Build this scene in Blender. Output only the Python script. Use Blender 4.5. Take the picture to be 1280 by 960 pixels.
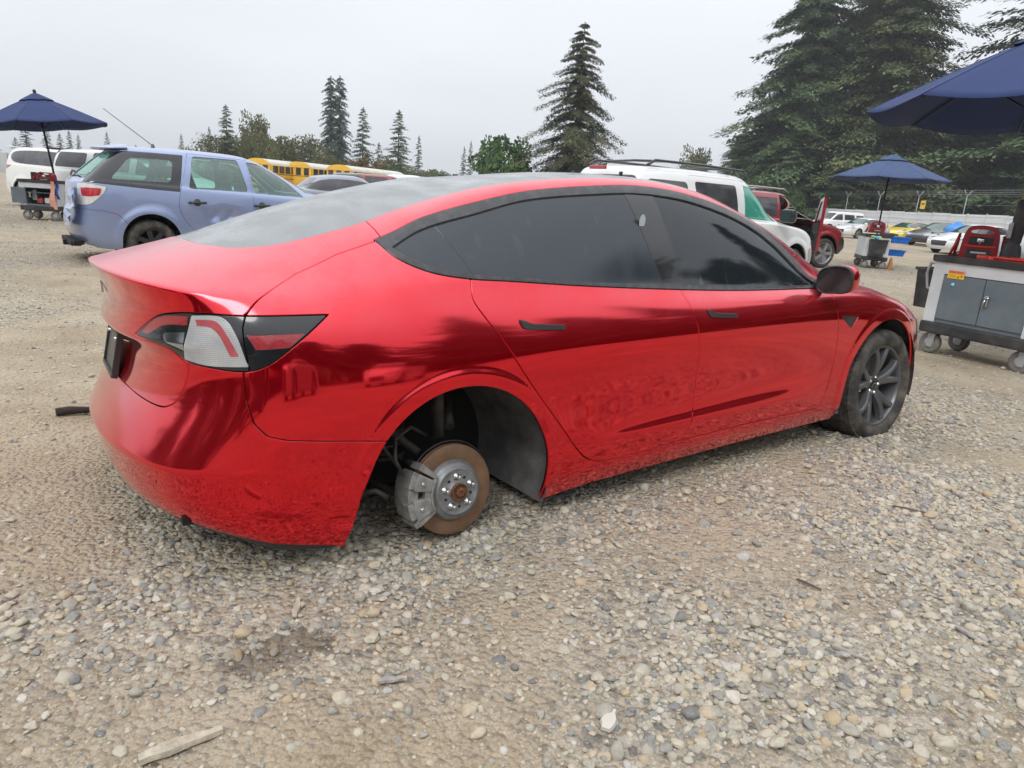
import bpy, bmesh, math, random
import numpy as np
from mathutils import Vector, Matrix, noise

# ------------------------------------------------------------------ camera, sky, sun, exposure
scene = bpy.context.scene
for o in list(bpy.data.objects): bpy.data.objects.remove(o)
COL = scene.collection
random.seed(7); rng = np.random.default_rng(7)

def base_axes(az, el, ro):
    f = np.array([math.cos(el)*math.cos(az), math.cos(el)*math.sin(az), math.sin(el)])
    r = np.cross(f, [0, 0, 1]); r /= np.linalg.norm(r); u = np.cross(r, f)
    return math.cos(ro)*r+math.sin(ro)*u, -math.sin(ro)*r+math.cos(ro)*u, f

cam_data = bpy.data.cameras.new('camera'); cam = bpy.data.objects.new('camera', cam_data); COL.objects.link(cam)
cam_data.sensor_width = 36; cam_data.lens = 36*850/1280; cam_data.clip_start = 0.05; cam_data.clip_end = 3000
_r, _u, _f = base_axes(math.pi/2, math.radians(-15.4), math.radians(4.0))
cam.matrix_world = Matrix(((_r[0], _u[0], -_f[0], 0), (_r[1], _u[1], -_f[1], 0), (_r[2], _u[2], -_f[2], 1.23), (0, 0, 0, 1)))
scene.camera = cam
scene.render.resolution_x, scene.render.resolution_y = 1024, 768
scene.view_settings.view_transform = 'Standard'; scene.view_settings.look = 'None'
scene.view_settings.exposure = 0.0; scene.view_settings.gamma = 1.0

SUN_EL, SUN_AZ = math.radians(48), math.radians(250)
world = bpy.data.worlds.new('World'); scene.world = world; world.use_nodes = True
wn, wl = world.node_tree.nodes, world.node_tree.links
wn.clear()
w_out = wn.new('ShaderNodeOutputWorld'); w_bg = wn.new('ShaderNodeBackground'); w_bg2 = wn.new('ShaderNodeBackground')
w_sky = wn.new('ShaderNodeTexSky'); w_sky.sky_type = 'NISHITA'; w_sky.sun_disc = False
w_sky.sun_elevation = SUN_EL; w_sky.sun_rotation = math.radians(200); w_sky.air_density = 1.5; w_sky.dust_density = 3
w_bg.inputs[1].default_value = 0.08
wl.new(w_sky.outputs[0], w_bg.inputs[0])
# an overcast: cloud deck, brighter overhead than at the horizon, soft cloud noise
w_tc = wn.new('ShaderNodeTexCoord'); w_sep = wn.new('ShaderNodeSeparateXYZ'); wl.new(w_tc.outputs['Generated'], w_sep.inputs[0])
w_mr = wn.new('ShaderNodeMapRange'); w_mr.inputs[1].default_value = 0.0; w_mr.inputs[2].default_value = 1.0
w_mr.inputs[3].default_value = 0.0; w_mr.inputs[4].default_value = 1.0; wl.new(w_sep.outputs[2], w_mr.inputs[0])
w_pw = wn.new('ShaderNodeMath'); w_pw.operation = 'POWER'; w_pw.inputs[1].default_value = 1.3; wl.new(w_mr.outputs[0], w_pw.inputs[0])
w_ramp = wn.new('ShaderNodeMix'); w_ramp.data_type = 'RGBA'; wl.new(w_pw.outputs[0], w_ramp.inputs[0])
w_ramp.inputs[6].default_value = (0.85, 0.885, 0.94, 1); w_ramp.inputs[7].default_value = (1.85, 1.90, 1.99, 1)
w_map = wn.new('ShaderNodeMapping'); w_map.inputs['Scale'].default_value = (1.2, 1.2, 4.5); wl.new(w_tc.outputs['Generated'], w_map.inputs[0])
w_nz = wn.new('ShaderNodeTexNoise'); w_nz.inputs['Scale'].default_value = 1.6; w_nz.inputs['Detail'].default_value = 4
w_nz.inputs['Roughness'].default_value = 0.45; wl.new(w_map.outputs[0], w_nz.inputs[0])
w_nr = wn.new('ShaderNodeMapRange'); w_nr.inputs[1].default_value = 0.3; w_nr.inputs[2].default_value = 0.7
w_nr.inputs[3].default_value = 0.95; w_nr.inputs[4].default_value = 1.05; wl.new(w_nz.outputs[0], w_nr.inputs[0])
w_mul = wn.new('ShaderNodeVectorMath'); w_mul.operation = 'SCALE'; wl.new(w_ramp.outputs[2], w_mul.inputs[0]); wl.new(w_nr.outputs[0], w_mul.inputs['Scale'])
wl.new(w_mul.outputs[0], w_bg2.inputs[0]); w_bg2.inputs[1].default_value = 1.0
w_mix = wn.new('ShaderNodeMixShader'); w_mix.inputs[0].default_value = 0.93
wl.new(w_bg.outputs[0], w_mix.inputs[1]); wl.new(w_bg2.outputs[0], w_mix.inputs[2]); wl.new(w_mix.outputs[0], w_out.inputs[0])

sun_d = bpy.data.lights.new('sun', 'SUN'); sun = bpy.data.objects.new('sun', sun_d); COL.objects.link(sun)
sun_d.energy = 1.4; sun_d.angle = math.radians(25); sun_d.color = (1.0, 0.97, 0.92)
sun.rotation_euler = (math.radians(90)-SUN_EL, 0, math.radians(-20)+math.pi*0)

# ------------------------------------------------------------------ helpers: materials
def srgb(*c):
    return tuple(((v/255+0.055)/1.055)**2.4 if v > 10 else v/255/12.92 for v in c)
MATS = {}
def mat(name, col, rough=0.5, metal=0.0, coat=0.0, var=0.0, vscale=8.0, bump=0.0, bscale=40.0, spec=0.5, trans=0.0, alpha=1.0,
        dirt=None, dscale=3.0, damt=0.5, emit=None, detail=4, coat_r=0.03, rvar=0.0):
    if name in MATS: return MATS[name]
    m = bpy.data.materials.new(name); m.use_nodes = True; MATS[name] = m
    nt = m.node_tree; n, l = nt.nodes, nt.links
    b = n['Principled BSDF']
    b.inputs['Base Color'].default_value = (*col, 1); b.inputs['Roughness'].default_value = rough
    b.inputs['Metallic'].default_value = metal; b.inputs['Coat Weight'].default_value = coat
    b.inputs['Coat Roughness'].default_value = coat_r; b.inputs['Specular IOR Level'].default_value = spec
    b.inputs['Transmission Weight'].default_value = trans; b.inputs['Alpha'].default_value = alpha
    if emit: b.inputs['Emission Color'].default_value = (*emit, 1); b.inputs['Emission Strength'].default_value = 1
    tc = n.new('ShaderNodeTexCoord')
    if var or dirt or rvar:
        nz = n.new('ShaderNodeTexNoise'); nz.inputs['Scale'].default_value = vscale; nz.inputs['Detail'].default_value = detail
        l.new(tc.outputs['Object'], nz.inputs['Vector'])
        mr = n.new('ShaderNodeMapRange'); mr.inputs[1].default_value = .3; mr.inputs[2].default_value = .7
        mr.inputs[3].default_value = 1-var; mr.inputs[4].default_value = 1+var; l.new(nz.outputs[0], mr.inputs[0])
        sc = n.new('ShaderNodeVectorMath'); sc.operation = 'SCALE'; sc.inputs[0].default_value = col; l.new(mr.outputs[0], sc.inputs['Scale'])
        out = sc.outputs[0]
        if dirt:
            nd = n.new('ShaderNodeTexNoise'); nd.inputs['Scale'].default_value = dscale; nd.inputs['Detail'].default_value = 6
            nd.inputs['Roughness'].default_value = .65; l.new(tc.outputs['Object'], nd.inputs['Vector'])
            r2 = n.new('ShaderNodeMapRange'); r2.inputs[1].default_value = .42; r2.inputs[2].default_value = .68
            r2.inputs[3].default_value = 0; r2.inputs[4].default_value = damt; l.new(nd.outputs[0], r2.inputs[0])
            mx = n.new('ShaderNodeMix'); mx.data_type = 'RGBA'; mx.inputs[7].default_value = (*dirt, 1)
            l.new(r2.outputs[0], mx.inputs[0]); l.new(out, mx.inputs[6]); out = mx.outputs[2]
        l.new(out, b.inputs['Base Color'])
        if rvar:
            rr = n.new('ShaderNodeMapRange'); rr.inputs[1].default_value = .3; rr.inputs[2].default_value = .7
            rr.inputs[3].default_value = max(0, rough-rvar); rr.inputs[4].default_value = rough+rvar
            l.new(nz.outputs[0], rr.inputs[0]); l.new(rr.outputs[0], b.inputs['Roughness'])
    if bump:
        nb = n.new('ShaderNodeTexNoise'); nb.inputs['Scale'].default_value = bscale; nb.inputs['Detail'].default_value = 5
        l.new(tc.outputs['Object'], nb.inputs['Vector'])
        bp = n.new('ShaderNodeBump'); bp.inputs['Strength'].default_value = bump; bp.inputs['Distance'].default_value = .01
        l.new(nb.outputs[0], bp.inputs['Height']); l.new(bp.outputs[0], b.inputs['Normal'])
    return m

# ------------------------------------------------------------------ helpers: objects
def tagit(o, label=None, cat=None, group=None, kind=None):
    if label: o['label'] = label
    if cat: o['category'] = cat
    if group: o['group'] = group
    if kind: o['kind'] = kind
    return o
def empty(name, loc=(0, 0, 0), rot=(0, 0, 0), label=None, cat=None, group=None):
    o = bpy.data.objects.new(name, None); COL.objects.link(o); o.location = loc; o.rotation_euler = rot
    o.empty_display_size = .2
    return tagit(o, label, cat, group)
def mesh_obj(name, me, parent=None, loc=(0, 0, 0), rot=(0, 0, 0), kind=None):
    o = bpy.data.objects.new(name, me); COL.objects.link(o); o.parent = parent; o.location = loc; o.rotation_euler = rot
    if kind: o['kind'] = kind
    return o
def copy_tree(o, parent=None):
    c = o.copy(); COL.objects.link(c)
    if parent is not None: c.parent = parent
    for ch in list(o.children): copy_tree(ch, c)
    return c

class MB:
    """collects simple shapes into one mesh; every shape can have its own material slot"""
    def __init__(s): s.v = []; s.f = []; s.m = []; s.sm = []; s.mats = []
    def slot(s, m):
        if m is None: return 0
        if m not in s.mats: s.mats.append(m)
        return s.mats.index(m)
    def add(s, vs, fs, m=None, smooth=False, M=None):
        k = len(s.v); sl = s.slot(m)
        for p in vs:
            p = Vector(p)
            if M is not None: p = M @ p
            s.v.append(p)
        for f in fs: s.f.append([i+k for i in f]); s.m.append(sl); s.sm.append(smooth)
        return s
    def box(s, c, d, m=None, M=None, bev=0.0, taper=(1, 1), shift=(0, 0)):
        x, y, z = (q/2 for q in d); tx, ty = taper; sx, sy = shift
        if bev <= 0:
            vs = [(-x, -y, -z), (x, -y, -z), (x, y, -z), (-x, y, -z), (-x*tx+sx, -y*ty+sy, z), (x*tx+sx, -y*ty+sy, z), (x*tx+sx, y*ty+sy, z), (-x*tx+sx, y*ty+sy, z)]
            fs = [(3, 2, 1, 0), (4, 5, 6, 7), (0, 1, 5, 4), (1, 2, 6, 5), (2, 3, 7, 6), (3, 0, 4, 7)]
            vs = [(a+c[0], b+c[1], e+c[2]) for a, b, e in vs]
            return s.add(vs, fs, m, False, M)
        b = min(bev, x*.9, y*.9, z*.9)
        bm = bmesh.new(); bmesh.ops.create_cube(bm, size=1)
        for v in bm.verts:
            top = v.co.z > 0
            v.co = Vector((v.co.x*2*x*(tx if top else 1)+(sx if top else 0), v.co.y*2*y*(ty if top else 1)+(sy if top else 0), v.co.z*2*z))
        bmesh.ops.bevel(bm, geom=bm.edges[:], offset=b, segments=2, profile=.6, affect='EDGES')
        bm.verts.index_update()
        vs = [tuple(v.co+Vector(c)) for v in bm.verts]; fs = [[v.index for v in f.verts] for f in bm.faces]; bm.free()
        return s.add(vs, fs, m, False, M)
    def tube(s, pts, r, n=8, m=None, M=None, caps=True, smooth=True):
        pts = [Vector(p) for p in pts]; rs = r if isinstance(r, (list, tuple)) else [r]*len(pts)
        vs = []; up = None
        for i, p in enumerate(pts):
            t = (pts[min(i+1, len(pts)-1)]-pts[max(i-1, 0)]).normalized()
            if up is None: up = Vector((0, 0, 1)) if abs(t.z) < .9 else Vector((1, 0, 0))
            a = t.cross(up).normalized(); bb = a.cross(t).normalized(); up = bb
            for k in range(n):
                g = 2*math.pi*k/n; vs.append(p+(a*math.cos(g)+bb*math.sin(g))*rs[i])
        fs = []
        for i in range(len(pts)-1):
            for k in range(n):
                fs.append((i*n+k, i*n+(k+1) % n, (i+1)*n+(k+1) % n, (i+1)*n+k))
        s.add(vs, fs, m, smooth, M)
        if caps:
            k0 = len(s.v)-len(vs)
            s.f.append([k0+i for i in range(n)][::-1]); s.m.append(s.slot(m)); s.sm.append(False)
            s.f.append([k0+(len(pts)-1)*n+i for i in range(n)]); s.m.append(s.slot(m)); s.sm.append(False)
        return s
    def lathe(s, prof, n=32, m=None, M=None, axis='y', smooth=True, closed=False, a0=0.0, a1=2*math.pi):
        """prof: (radius, height along axis)"""
        vs = []; full = abs(a1-a0-2*math.pi) < 1e-6; nn = n if full else n+1
        for (r, h) in prof:
            for k in range(nn):
                g = a0+(a1-a0)*k/n; c, d = r*math.cos(g), r*math.sin(g)
                vs.append({'y': (c, h, d), 'z': (c, d, h), 'x': (h, c, d)}[axis])
        fs = []; P = len(prof)
        for i in range(P-1+(1 if closed else 0)):
            for k in range(n):
                a = i*nn+k; b = i*nn+((k+1) % nn if full else k+1); j = (i+1) % P
                fs.append((a, b, j*nn+((k+1) % nn if full else k+1), j*nn+k))
        return s.add(vs, fs, m, smooth, M)
    def prism(s, poly, h0, h1, axis='y', m=None, M=None, smooth=False):
        n = len(poly); vs = []
        for h in (h0, h1):
            for (a, b) in poly: vs.append({'y': (a, h, b), 'z': (a, b, h), 'x': (h, a, b)}[axis])
        fs = [list(range(n))[::-1], [n+i for i in range(n)]]+[(i, (i+1) % n, n+(i+1) % n, n+i) for i in range(n)]
        return s.add(vs, fs, m, smooth, M)
    def build(s, name, m=None, parent=None, loc=(0, 0, 0), rot=(0, 0, 0), kind=None, fix=True):
        me = bpy.data.meshes.new(name); me.from_pydata([tuple(v) for v in s.v], [], s.f)
        if fix:
            bm = bmesh.new(); bm.from_mesh(me); bmesh.ops.recalc_face_normals(bm, faces=bm.faces[:]); bm.to_mesh(me); bm.free()
        for q in (s.mats or [m]): me.materials.append(q)
        if s.mats: me.polygons.foreach_set('material_index', s.m)
        me.polygons.foreach_set('use_smooth', s.sm)
        return mesh_obj(name, me, parent, loc, rot, kind)
def XF(loc=(0, 0, 0), rot=(0, 0, 0), sc=(1, 1, 1)):
    from mathutils import Euler
    return Matrix.Translation(loc) @ Euler(rot).to_matrix().to_4x4() @ Matrix.Diagonal((*sc, 1))

# ------------------------------------------------------------------ helpers: panelled surfaces
def smooth_poly(pts, closed=True, n=6, sharp=()):
    """Catmull-Rom through pts; indices in sharp stay corners"""
    P = np.array(pts, float); N = len(P); out = []
    def tan(i, side):
        if i in sharp or (not closed and i in (0, N-1)):
            j = (i+1) % N if side > 0 else (i-1) % N
            if not closed and ((side > 0 and i == N-1) or (side < 0 and i == 0)): return np.zeros(2)
            return (P[j]-P[i])*side
        return (P[(i+1) % N]-P[(i-1) % N])/2
    for i in range(N if closed else N-1):
        a, b = P[i], P[(i+1) % N]; ta, tb = tan(i, 1), tan((i+1) % N, -1)
        for k in range(n):
            t = k/n
            out.append((2*t**3-3*t**2+1)*a+(t**3-2*t**2+t)*ta+(-2*t**3+3*t**2)*b+(t**3-t**2)*tb)
    if not closed: out.append(P[-1])
    return np.array(out)
def poly_sd(pt, poly):
    """signed distance, negative inside"""
    a = poly; b = np.roll(poly, -1, 0); d = np.full(len(pt), 1e9); ins = np.zeros(len(pt), bool)
    for i in range(len(a)):
        e = b[i]-a[i]; w = pt-a[i]; L = e@e
        if L < 1e-14: continue
        t = np.clip((w@e)/L, 0, 1); q = w-t[:, None]*e; d = np.minimum(d, (q*q).sum(1))
        c = ((a[i][1] <= pt[:, 1]) != (b[i][1] <= pt[:, 1]))
        with np.errstate(divide='ignore', invalid='ignore'):
            xx = a[i][0]+(pt[:, 1]-a[i][1])*e[0]/(e[1] if e[1] else 1e-12)
        ins ^= (c & (pt[:, 0] < xx))
    d = np.sqrt(d); return np.where(ins, -d, d)

class Shell:
    def __init__(s, V, N, F):
        s.V = V; s.N = N; s.F = F; s.L = np.zeros(len(F), int); s.names = ['body']
    def lab(s, n):
        if n not in s.names: s.names.append(n)
        return s.names.index(n)
    def _split(s, fid, sv):
        """split faces fid at sv==0 (sv: value per vertex)"""
        F = s.F; f = F[fid]; g = sv[f]; cross = (g.min(1) < 0) & (g.max(1) > 0); ids = fid[cross]
        if len(ids) == 0: return sv
        nV = [s.V]; nN = [s.N]; cnt = len(s.V); cache = {}; newV = []; newN = []; newF = []; newL = []; drop = np.zeros(len(F), bool)
        V, N = s.V, s.N
        def cut(i, j):
            nonlocal cnt
            k = (i, j) if i < j else (j, i)
            if k not in cache:
                a, b = k; t = sv[a]/(sv[a]-sv[b]); newV.append(V[a]*(1-t)+V[b]*t); q = N[a]*(1-t)+N[b]*t
                newN.append(q/np.linalg.norm(q)); cache[k] = cnt; cnt += 1
            return cache[k]
        for q in ids:
            i, j, k = F[q]; si, sj, sk = sv[i], sv[j], sv[k]; drop[q] = True; lb = s.L[q]
            if si == 0 or sj == 0 or sk == 0:      # through a vertex
                for _ in range(3):
                    if sv[i] == 0: break
                    i, j, k = j, k, i
                m = cut(j, k); newF += [(i, j, m), (i, m, k)]; newL += [lb, lb]; continue
            for _ in range(3):
                if (sv[i] > 0) != (sv[j] > 0) and (sv[i] > 0) != (sv[k] > 0): break
                i, j, k = j, k, i
            a, b = cut(i, j), cut(i, k)
            newF += [(i, a, b), (a, j, k), (a, k, b)]; newL += [lb]*3
        s.V = np.vstack([s.V, np.array(newV)]) if newV else s.V
        s.N = np.vstack([s.N, np.array(newN)]) if newN else s.N
        s.F = np.vstack([F[~drop], np.array(newF)]); s.L = np.concatenate([s.L[~drop], np.array(newL)])
        return None
    def carve(s, poly, proj, new, frm=None, gap=0.0, cond=None, delete=False):
        """faces (with label in frm, meeting cond) inside poly get the label new; a gap is left open along its edge"""
        poly = np.asarray(poly, float); lab = s.lab(new); frm = [s.lab(q) for q in (frm or ['body'])]
        lo, hi = poly.min(0)-.06, poly.max(0)+.06
        def sel():
            P = proj(s.V); c = s.V[s.F].mean(1)
            m = np.isin(s.L, frm)
            if cond is not None: m &= cond(c)
            inb = ((P > lo) & (P < hi)).all(1); m &= inb[s.F].any(1)
            ids = np.nonzero(m)[0]; vs = np.unique(s.F[ids]); sv = np.full(len(s.V), 1.0)
            if len(vs): sv[vs] = poly_sd(P[vs], poly)
            return ids, sv
        for off in ((-gap, gap) if gap > 0 else (0.0,)):
            ids, sv = sel(); sv = sv-off; sv[np.abs(sv) < 2e-5] = 0
            s._split(ids, sv)
        ids, sv = sel()
        P = proj(s.V[s.F[ids]].mean(1)); d = poly_sd(P, poly)
        ins = ids[d < -gap+1e-9]; mid = ids[(d >= -gap) & (d <= gap)] if gap > 0 else np.array([], int)
        s.L[ins] = lab
        kill = np.zeros(len(s.F), bool)
        kill[mid] = True
        if delete: kill[ins] = True
        s.F = s.F[~kill]; s.L = s.L[~kill]
    def part(s, name):
        F = s.F[s.L == s.lab(name)]; u, inv = np.unique(F, return_inverse=True)
        return s.V[u].copy(), s.N[u].copy(), inv.reshape(-1, 3)
def panel_mesh(name, V, N, F, m, skirt=.012, offset=0.0, mirror=0, proj_round=.3, flip=False):
    """mirror 0: as is, 1: the other side (y -> -y), 2: both halves welded"""
    V = V+N*offset
    if mirror == 1:
        V = V*[1, -1, 1]; N = N*[1, -1, 1]; F = F[:, ::-1]
    elif mirror == 2:
        n0 = len(V); mid = np.abs(V[:, 1]) < 1e-4
        V[mid, 1] = 0; N = N.copy(); N[mid, 1] = 0
        idx = np.arange(n0); keep = ~mid; mp = idx.copy(); mp[keep] = n0+np.arange(keep.sum())
        V = np.vstack([V, V[keep]*[1, -1, 1]]); N = np.vstack([N, N[keep]*[1, -1, 1]]); F = np.vstack([F, mp[F][:, ::-1]])
    # drop degenerate
    a = np.linalg.norm(np.cross(V[F[:, 1]]-V[F[:, 0]], V[F[:, 2]]-V[F[:, 0]]), axis=1); F = F[a > 1e-10]
    e = np.vstack([F[:, [0, 1]], F[:, [1, 2]], F[:, [2, 0]]]); key = np.sort(e, 1)
    _, inv, cnt = np.unique(key, axis=0, return_inverse=True, return_counts=True); be = e[cnt[inv.ravel()] == 1]
    if skirt > 0 and len(be):
        side = np.zeros_like(V); cw = np.cross(V[be[:, 1]]-V[be[:, 0]], N[be[:, 0]])
        np.add.at(side, be[:, 0], cw); np.add.at(side, be[:, 1], cw)
        bv = np.unique(be); L = np.linalg.norm(side[bv], axis=1)+1e-12; side[bv] /= L[:, None]
        n1 = N[bv]+side[bv]*proj_round; n1 /= np.linalg.norm(n1, axis=1)[:, None]
        k = len(V); mp = np.full(len(V), -1); mp[bv] = np.arange(len(bv)); nb = len(bv)
        V = np.vstack([V, V[bv]+side[bv]*.0008-N[bv]*.001, V[bv]-N[bv]*skirt+side[bv]*.0008]); N2 = side[bv]
        N = np.vstack([N, n1, N2]); a, b = be[:, 0], be[:, 1]; A, B = mp[a]+k, mp[b]+k
        q = [np.stack([b, a, A], 1), np.stack([b, A, B], 1), np.stack([B, A, A+nb], 1), np.stack([B, A+nb, B+nb], 1)]
        F = np.vstack([F]+q)
    N = N/np.linalg.norm(N, axis=1)[:, None]
    me = bpy.data.meshes.new(name); me.from_pydata(V.tolist(), [], F.tolist()); me.materials.append(m)
    me.polygons.foreach_set('use_smooth', [True]*len(me.polygons))
    me.normals_split_custom_set_from_vertices(N.tolist())
    return me
def subdiv_shell(grid, levels, crease=None):
    """grid: rows x cols of points (one half of a car); returns a Shell of triangles"""
    R, C = len(grid), len(grid[0]); me = bpy.data.meshes.new('cage')
    vs = []; 
    for sgn in (1, -1):
        for r in range(R):
            for c in range(C):
                p = grid[r][c]; vs.append((p[0], p[1]*sgn, p[2]))
    k = R*C; fs = []
    for r in range(R-1):
        for c in range(C-1):
            a = r*C+c; q = (a, a+1, a+C+1, a+C); fs.append(q); fs.append(tuple(k+i for i in q[::-1]))
    me.from_pydata(vs, [], fs); bm = bmesh.new(); bm.from_mesh(me)
    bmesh.ops.remove_doubles(bm, verts=bm.verts[:], dist=1e-5)
    if crease:
        cl = bm.edges.layers.float.new('crease_edge')
        bm.verts.ensure_lookup_table()
        key = lambda p, s_=1: (round(p[0], 4), round(p[1]*s_, 4)+0.0, round(p[2], 4)); cr = {}
        for (r, c0, c1, wgt) in crease:
            for c in range(c0, c1):
                for s_ in (1, -1): cr[frozenset((key(grid[r][c], s_), key(grid[r][c+1], s_)))] = wgt
        for e in bm.edges:
            wgt = cr.get(frozenset((key(e.verts[0].co), key(e.verts[1].co))))
            if wgt: e[cl] = wgt
    bm.to_mesh(me); bm.free()
    ob = bpy.data.objects.new('cage', me); COL.objects.link(ob); md = ob.modifiers.new('s', 'SUBSURF'); md.levels = levels
    md.boundary_smooth = 'ALL'
    dg = bpy.context.evaluated_depsgraph_get(); ev = ob.evaluated_get(dg).to_mesh()
    n = len(ev.vertices); V = np.empty(n*3); ev.vertices.foreach_get('co', V); V = V.reshape(-1, 3)
    N = np.empty(n*3); ev.vertices.foreach_get('normal', N); N = N.reshape(-1, 3)
    pl = np.empty(len(ev.polygons)*4, int); ev.polygons.foreach_get('vertices', pl); pl = pl.reshape(-1, 4)
    ob.evaluated_get(dg).to_mesh_clear(); bpy.data.objects.remove(ob); bpy.data.meshes.remove(me)
    keep = (V[pl][:, :, 1].mean(1) < 0); pl = pl[keep]
    F = np.vstack([pl[:, [0, 1, 2]], pl[:, [0, 2, 3]]]); u, inv = np.unique(F, return_inverse=True)
    V = V[u].copy(); N = N[u].copy(); F = inv.reshape(-1, 3)
    c = V[F].mean(1); nn = np.cross(V[F[:, 1]]-V[F[:, 0]], V[F[:, 2]]-V[F[:, 0]])
    if (nn*(c-V.mean(0)*[1, 0, 1])).sum() < 0: F = F[:, ::-1]; N = -N if (N*(V-V.mean(0)*[1, 0, 1])).sum() < 0 else N
    V[np.abs(V[:, 1]) < 1e-5, 1] = 0
    return Shell(V, N, F)
def recompute_normals(S):
    V, F = S.V, S.F; n = np.cross(V[F[:, 1]]-V[F[:, 0]], V[F[:, 2]]-V[F[:, 0]]); N = np.zeros_like(V)
    for k in range(3): np.add.at(N, F[:, k], n)
    mid = np.abs(V[:, 1]) < 1e-6; N[mid, 1] = 0
    S.N = N/(np.linalg.norm(N, axis=1)[:, None]+1e-12)
def interp_row(knots, ncol):
    """knots: {col: (x,y,z)}; natural-ish cubic in between"""
    cs = sorted(knots); P = np.array([knots[c] for c in cs], float); out = []
    for c in range(ncol):
        if c in knots: out.append(tuple(knots[c])); continue
        i = max(k for k in range(len(cs)) if cs[k] < c); a, b = cs[i], cs[i+1]; t = (c-a)/(b-a)
        ta = (P[i+1]-P[max(i-1, 0)])/(cs[i+1]-cs[max(i-1, 0)])*(b-a); j = min(i+2, len(cs)-1)
        tb = (P[j]-P[i])/(cs[j]-cs[i])*(b-a)
        out.append(tuple((2*t**3-3*t**2+1)*P[i]+(t**3-2*t**2+t)*ta+(-2*t**3+3*t**2)*P[i+1]+(t**3-t**2)*tb))
    return out
CAR_ROT = (-0.04399, -0.02535, 0.62105)
CAR_LOC = (1.6753, 4.6319, -0.0782)
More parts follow.
